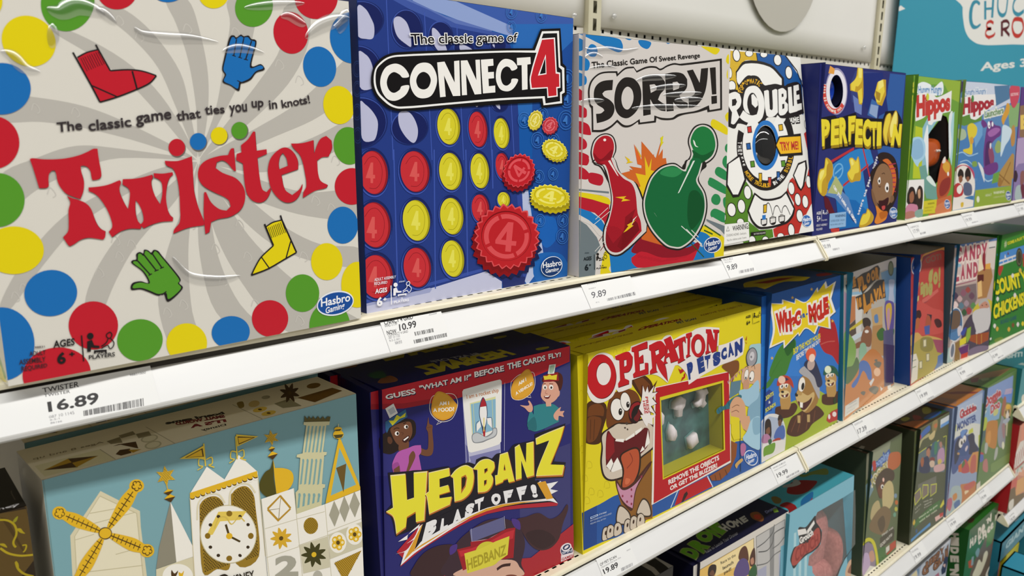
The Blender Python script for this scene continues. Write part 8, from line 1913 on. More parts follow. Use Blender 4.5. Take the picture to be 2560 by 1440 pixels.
hedbanz = game_box('game_box', 'dark blue box with a red banner and two children in headbands, front one', 'board game', (-0.6499, 0.0192, -0.3510), -0.0467, 0.0575, 0.2627, 0.2651, 0.0720, '1a1a50', {'front': '''
P 23236b 0,0 1051,0 0,1060 -1051,0
P 2c2c74 1,994 146,-29 -16,-281 -147,42
P 3a3a70 724,578 318,9 -15,-663 -308,184
P 363a72 863,944 188,38 -7,-298 -160,-9
P bc2430 4,1061 1044,1 -2,-76 -212,-28 -196,1 -233,-11 -258,15 -147,29
P a01a28 2,1013 146,-29 258,-19 -1,-17 -258,15 -147,29
T 1d1838 .04 GUESS~71,1013 136,-6 -5,28 -135,-2
T f0eceb .035 GUESS~68,1017 136,-6 -2,24 -137,1
T 1d1838 .045 "WHAT AM I?"~228,1016 253,-4 -1,24 -256,1
T f0eceb .03 "WHAT AM I?"~225,1019 253,-4 1,24 -259,2
T 1d1838 .045 BEFORE~500,1016 159,-3 0,29 -160,0
T f0eceb .035 BEFORE~496,1020 160,-3 -1,26 -160,2
T 1d1838 .045 THE CARDS~680,1015 219,2 -1,26 -221,0
T f0eceb .035 THE CARDS~675,1018 220,2 0,25 -222,2
T 1d1838 .045 FLY!~919,1017 75,0 1,24 -79,4
T f0eceb .035 FLY!~916,1021 74,0 2,20 -79,6
P 8f8fb8 436,963 45,3 141,-283 3,-73 -194,31
P 55558e 431,746 33,-48 -17,-44 -15,4
P b9b9d2 449,706 174,-10 -2,-49 -169,10
P 7c7cae 453,679 169,-10 -19,-58 -137,20
L b5b5d4 0.6 431,968 6,-311
L b5b5d4 0.6 657,964 -14,-309
R e9e7e2 430,970 7,10 192,4 11,-9 0,-25 -13,-248 -15,-10 -146,2 -17,9 -3,17
T c0722f .01 I am a rocket ship~452,936 170,-7 -1,18 -171,6
P d6d6a0 466,913 138,0 -3,-149 -129,-3
P 86b3cc 471,908 133,-6 -5,-138 -123,0
L c6cf9a 0.7 484,909 2,-134
L c6cf9a 0.7 585,904 0,-132
S 8a8d92 469,753 4,21 25,2 26,-15 20,-14 33,10 6,16 21,-3 2,-25 -14,-14 -38,-4 -32,-3 -41,9
S c2c5c8 473,753 4,17 21,3 26,-16 23,-15 34,9 5,18 15,-3 0,-20 -15,-11 -37,-3 -32,-2 -33,6
S 3a4a6a 536,925 17,-31 5,-49 -9,-42 -10,-50 -8,2 -10,51 -9,49 6,42
S eceae8 537,915 13,-25 4,-44 -8,-42 -10,-15 -11,20 -9,45 6,38
P a82430 537,923 14,-28 2,-14 -34,3 4,17
C 3a4a6a 0.6 511,825 -16,-9 -2,-36
P eceae8 515,825 -17,-12 -2,-34 24,18
P eceae8 553,826 24,-3 3,-49 -23,27
C 3a4a6a 0.6 553,828 26,-8 1,-49
P b02c34 529,780 14,-4 -3,-28 -9,2
P e6d26a 535,833 5,-1 -3,-61 -5,1
C e8e0d4 0.6 271,969 20,17 81,-10 28,-27 1,-38 -29,-44 -54,0 -41,35 -12,36 6,31
S d3952a 301,996 24,-2 37,-24 30,-36 9,-19 -24,-36 -30,-10 -29,4 -32,23 -13,28 7,43
S daa032 304,989 21,-1 34,-22 27,-32 8,-17 -21,-33 -27,-9 -26,4 -29,20 -12,25 7,39
L e8e0d4 0.6 309,874 -15,-14 26,5
C e8e0d4 0.6 693,961 45,22 68,0 22,-18 -1,-54 -30,-31 -52,-13 -47,17 -9,42 4,35
S d3952a 749,985 29,14 23,-6 21,-41 2,-41 -21,-27 -41,-14 -45,3 -24,21 -1,36 17,32
S daa032 750,980 26,13 20,-6 20,-37 1,-37 -19,-24 -36,-13 -40,3 -22,19 -2,32 16,29
L e8e0d4 0.6 777,873 28,-9 -8,16
T f2ece2 .035 AM I~312,937 49,-6 0,15 -49,8
T f2ece2 .035 A FOOD?~282,917 103,-20 0,19 -104,17
T f2ece2 .035 AM I~734,934 45,13 -2,17 -46,-14
T f2ece2 .035 A VEHICLE?~717,893 100,29 -4,14 -100,-28
S 241814 26,850 6,26 31,13 19,27 62,5 45,-19 7,-38 -16,-33 -88,-38 -43,9 -20,20
S 6f4630 81,896 36,11 49,-3 12,-24 -2,-32 -19,-23 -28,-14 -26,19 -17,37
S 6f4630 116,823 41,2 0,-29 -21,-15 -22,6
S 5a3826 66,864 13,-3 7,-18 -9,-10 -12,11
P 2f5f8a 59,929 94,30 7,-34 -85,-25 -12,-19 -5,17
P d6cf2e 74,930 22,-5 16,20 15,-12 26,12 -4,-17 -27,-2 -32,-20
P e2e0de 62,982 38,12 17,-43 -38,-13
P b8bcc4 73,974 26,8 9,-24 -24,-7
E efe8e0 108 869 9 2 4 -9
E 1c1210 111 868 5 -1 0 -6
E efe8e0 151 886 9 2 4 -8
E 1c1210 154 885 5 -1 0 -6
C 241814 0.8 94,889 13,3 13,-5
C 241814 0.9 139,902 13,1
S 3a1a18 130,835 30,13 1,-16 -16,-11
P f0eae6 135,836 24,9 0,-6 -20,-9
C 5a3826 0.6 127,869 10,-7 -8,-6
S 6f4630 209,782 28,-15 12,9 3,57 -8,23 5,15 8,31 3,-29 15,-12 -2,-25 2,-63 -9,-33 -26,-1 -32,19
C 5a3826 0.6 246,858 26,-1
R b35aa8 110,792 45,4 28,3 32,-6 0,-29 -12,-13 10,-70 -130,25 -5,38 13,29
S 9a4890 78,744 29,4 6,-51 -26,8
S 6f4630 158,763 19,15 10,-23 -13,-26 -25,-34 -9,3 14,37
P 6f4630 84,726 27,9 2,-46 -27,8
R 2f7f86 818,821 41,0 77,-17 36,-27 -2,-66 -138,-13 -49,21 -4,38 12,38 15,6 11,-21
S 256a72 778,748 44,21 10,-62 -40,8
S d7a08a 739,843 39,-11 15,2 -7,17 10,-1 16,-28 -3,-22 -20,0 -23,24
S d7a08a 938,752 21,18 25,9 -6,-18 27,-6 -9,-12 5,-16 -30,12 -7,-20 -21,13
S 4a2018 874,924 18,28 66,1 36,-21 5,-39 -19,-33 -35,44
S d7a08a 867,884 12,34 42,-2 36,-14 17,-41 -13,-35 -43,-14 -35,18 -20,27
S d7a08a 962,859 16,-1 -2,-21 -18,-5
P d7a08a 889,833 35,-8 0,-28 -30,5
P 8e1c22 879,952 25,0 66,-2 5,-42 -54,6 -41,8
P dcc832 880,950 24,-5 12,6 15,-10 33,-1 -4,-25 -45,12 -29,3
P dfe3dc 917,995 41,-4 -12,-43 -39,6
S 9fb8a0 923,987 27,-1 -10,-30 -21,2
E efe9e2 888 895 12 -2 0 -11
E 3a2a20 889 893 5 -1 0 -6
E efe9e2 926 887 13 -3 0 -12
E 3a2a20 927 885 6 -1 0 -6
C 6a3020 0.8 915,906 24,-6
C 6a3020 0.8 876,913 18,-2
S 6a2420 881,855 26,-8 15,6 -12,-16 -21,5
P f0eae6 884,853 32,-4 -9,-4 -18,3
C b87a66 0.8 896,878 -6,-11 13,-6
R 17141f 57,720 93,-20 27,-4 60,-15 105,-14 14,-13 86,2 40,-20 6,21 42,2 42,-21 27,15 60,-7 34,23 45,-2 81,-7 1,27 193,5 -38,-48 -40,-119 74,-25 -21,-67 -169,44 -6,-17 123,-119 18,-30 -424,92 -315,-33 -129,-56 100,131 -110,-1 -17,93 -25,25 32,22
P 17141f 211,471 355,20 270,-29 70,-112 -371,55 -281,-26 -115,-25
R 2a1c14 66,709 72,-14 1,-119 37,0 4,113 68,-14 -28,-218 -42,5 1,48 -45,-10 -8,-44 -47,-15 -10,80 -32,35 34,7
R b8671f 67,706 71,-14 0,-115 36,0 4,110 66,-13 -27,-213 -41,5 1,47 -44,-10 -8,-42 -45,-15 -10,78 -32,34 34,7
R e8d9a0 67,707 68,-13 1,-113 35,0 4,107 64,-13 -26,-207 -40,5 1,46 -43,-10 -7,-41 -45,-15 -9,76 -31,33 32,7
R e6dc35 70,701 66,-13 1,-109 33,0 4,104 62,-13 -25,-200 -38,5 1,44 -42,-10 -7,-40 -43,-14 -9,73 -30,33 31,6
R 2a1c14 245,666 107,-8 2,-36 -56,2 -1,-42 47,-2 6,-33 -56,3 0,-19 66,-10 -13,-35 -109,-9 -9,84 -7,12 19,8
R b8671f 246,665 104,-8 2,-35 -55,2 -1,-41 46,-2 6,-31 -55,2 0,-18 64,-10 -12,-34 -107,-9 -8,82 -7,12 18,7
R e8d9a0 245,667 101,-8 2,-34 -53,2 -1,-39 44,-2 6,-31 -53,2 0,-17 62,-11 -11,-32 -104,-10 -8,80 -7,12 18,7
R e6dc35 247,663 98,-8 2,-33 -51,2 -1,-38 43,-2 6,-30 -52,2 0,-17 60,-10 -11,-31 -101,-9 -7,77 -7,11 17,7
R 2a1c14 351,616 34,24 50,5 38,-25 5,-47 -18,-58 -43,-25 -50,2 -3,114
R b8671f 352,617 33,23 48,5 37,-25 5,-45 -17,-56 -43,-25 -48,2 -2,110
R e8d9a0 351,621 32,22 48,5 36,-24 4,-45 -17,-54 -41,-24 -47,1 -2,108
R e6dc35 354,618 31,21 46,5 35,-23 4,-43 -16,-53 -40,-23 -45,1 -3,105|406,601 23,4 7,-17 -10,-37 -24,-24
P b8671f 406,601 23,4 7,-17 -10,-37 -24,-24
P 2a1c14 408,595 17,3 5,-12 -7,-27 -17,-17
R 2a1c14 467,616 41,27 46,-3 34,-24 2,-29 -22,-24 11,-23 -7,-32 -30,-21 -52,9 2,111
R b8671f 468,617 40,26 45,-3 33,-23 1,-29 -21,-23 11,-22 -7,-32 -29,-20 -51,8 2,108
R e8d9a0 467,620 39,26 44,-3 32,-22 2,-29 -21,-22 11,-22 -7,-30 -29,-20 -49,8 2,105
R e6dc35 471,617 37,25 42,-2 32,-22 1,-28 -20,-21 10,-21 -6,-30 -28,-19 -47,8 2,102|528,601 18,2 2,-14 -19,-10|525,551 16,-1 -3,-19 -14,-7
P b8671f 528,601 18,2 2,-14 -19,-10
P 2a1c14 529,601 13,1 2,-10 -14,-8
P b8671f 525,551 16,-1 -3,-19 -14,-7
P 2a1c14 526,549 11,0 -2,-14 -10,-5
R 2a1c14 619,645 46,-1 36,-154 -35,3 -6,22 -25,0 -6,-9 -42,-2 -1,47 14,-2
R b8671f 618,644 45,-1 35,-150 -34,3 -5,21 -25,0 -6,-8 -41,-2 -1,46 14,-2
R e8d9a0 616,646 44,0 34,-147 -34,3 -5,21 -24,-1 -6,-7 -39,-3 -1,45 14,-2
R e6dc35 618,642 42,-1 33,-142 -33,3 -4,20 -24,0 -5,-8 -39,-2 -1,43 14,-1|641,597 5,-34 -11,1
P b8671f 641,597 5,-34 -11,1
P 2a1c14 639,592 4,-24 -8,1
R 2a1c14 702,655 28,7 37,-105 7,99 44,-2 -2,-173 -45,3 -34,101 0,-96 -34,2
R b8671f 703,654 27,7 36,-102 6,96 43,-2 -2,-167 -43,2 -34,99 0,-94 -33,2
R e8d9a0 701,657 27,7 35,-100 6,94 42,-2 -2,-163 -43,2 -32,96 0,-91 -32,2
R e6dc35 704,653 26,7 33,-97 6,91 41,-2 -2,-158 -41,2 -31,93 0,-88 -32,2
R 2a1c14 824,665 48,8 140,9 -29,-63 -70,-112 94,-29 -15,-49 -171,44 11,36 82,128 -88,-3
R b8671f 825,664 47,8 136,9 -28,-62 -68,-109 91,-28 -14,-47 -167,43 11,35 79,124 -85,-3
R e8d9a0 824,667 46,7 132,9 -27,-60 -66,-106 89,-27 -14,-46 -163,41 11,34 77,121 -83,-3
R e6dc35 828,662 44,8 128,8 -26,-58 -64,-103 86,-26 -14,-45 -157,41 10,32 75,117 -80,-2
R b02030 76,377 125,84 -15,-16 -28,-80 62,12 310,30 363,-72 61,-24 -7,-10 -412,91 -302,-37 -145,-48 22,24
R eceaea 85,418 43,-5 6,20 57,27 -30,-49 -38,-15 37,6 -39,-33 -50,1 41,-6 -22,-52 90,36 350,61 357,-65 66,-33 -47,58 49,5 -48,22 50,24 -92,15 -17,19 -18,-4 57,-94 -351,65 -330,-35 -53,-32 52,101
R d79a2a 105,328 90,118 10,9 -48,-103 373,66 351,-65 -54,98 51,-6 46,-100 -391,61 -337,-38
R 17141f 213,457 45,3 201,19 107,12 258,-40 51,-87 -342,60 -317,-32 -56,-35
T e9e7e8 .083 B~196,381 63,13 28,65 -65,-5
T e9e7e8 .083 L~284,392 44,7 -7,44 -22,5
T e9e7e8 .083 A~348,399 51,5 -2,59 -33,1
T e9e7e8 .083 S~412,407 42,11 20,47 -49,7
T e9e7e8 .083 T~482,413 19,3 21,61 -52,-1
T e9e7e8 .083 O~568,418 44,0 2,50 -60,9
T e9e7e8 .083 F~638,410 21,-2 27,54 -58,8
T e9e7e8 .083 F~723,397 15,-2 28,62 -63,7
T e9e7e8 .083 !~799,386 32,-6 -13,68 -35,6
P a8222e 259,201 4,21 183,-28 332,-97 274,78 -5,-273
S 3a2226 142,246 12,43 49,38 63,8 59,-12 24,-17 -27,-44 -29,-74
S 42262a 697,311 58,-4 77,-6 71,-52 62,4 45,35 6,-31 -34,-59 -26,-66 -57,-30 -73,16 -58,55 -44,82
S 341e22 752,226 77,-6 72,-44 29,-50 -80,-11 -70,54
S 3a2530 307,183 15,79 53,57 78,32 86,12 97,-27 77,-63 32,-92 -26,-87 -14,-63
S 4a3080 670,325 44,-24 5,-44 -34,25
S 4a3080 334,307 35,1 -6,-29 -31,-7
P 5f5f8a 438,351 188,-2 3,-62 -184,3
L a9a9c4 0.6 446,353 2,-64
L a9a9c4 0.6 629,352 3,-61
L c9a8b0 0.9 446,292 89,-19 99,12
S d3a893 362,162 32,24 105,-7 163,-50 45,-50 4,-50
R 9c1722 368,284 72,-10 0,20 95,-19 99,12 57,-11 -17,-142 -175,41 -105,2
P c02834 378,273 66,-10 90,-4 100,12 51,-3 -10,-39 -174,14 -115,0
E cfc437 532 204 69 -25 -2 -59
P d8cd3e 405,252 81,-8 92,5 77,-2 -14,-86 -90,-20 -135,14
T a89a20 .03 HEDBANZ~419,168 214,-4 2,51 -221,5
C 3a1d1a 3.4 578,113 33,6 45,-11
E 7a4030 659 49 34 -13 0 -9
E e6d6dc 1004 50 40 -3 15 -41
E 22305a 1004 50 35 -2 14 -36
P e6d6dc 966,41 83,-12 -7,-23 -77,2
E e9dfe4 1002 71 30 3 12 -21
E 22305a 1002 71 23 2 8 -14
E e9dfe4 1002 71 13 4 5 -6
T d9dce8 .02 SPIN~972,44 64,-8 1,12 -64,8
T a8222e .03 GAMES~969,12 73,-5 1,13 -74,6''', 'left': '''
P 16164a 0,0 288,0 0,1060 -288,0
T a99b25 .075 H~126,768 10,-64 81,17 -11,62
T a99b25 .075 E~132,690 7,-31 81,17 -10,30
T a99b25 .075 D~135,649 10,-64 79,18 -12,63
T a99b25 .075 B~140,574 10,-60 78,20 -12,58
T a99b25 .075 A~145,504 10,-61 77,20 -12,59
T a99b25 .075 N~151,432 8,-53 76,22 -11,51
T a99b25 .075 Z~156,360 10,-74 74,23 -12,72
T c8c8cc .02 6+~168,1022 8,-34 24,10 -8,34
T 9a9aa0 .02 2-6~138,1024 7,-27 13,5 -7,29
P b9bcbc 162,933 31,16 7,-27 -26,-14''', 'top': '''
P 1a1a50 0,0 1051,0 0,288 -1051,0
T a49624 .07 HEDBANZ~766,44 -489,-6 25,129 452,-17
T 8f8f98 .03 BLAST OFF~641,139 -244,24 2,34 235,-23
S 7a4a2a 81,82 46,41 37,2 3,-49 -22,-29 -49,8
S 8c8420 896,61 64,-9 -22,-24 -56,4
S 24543a 98,192 67,14 -20,-82 -49,7'''}, group='boxes standing on the middle shelf', rough=.25, coat=.12)
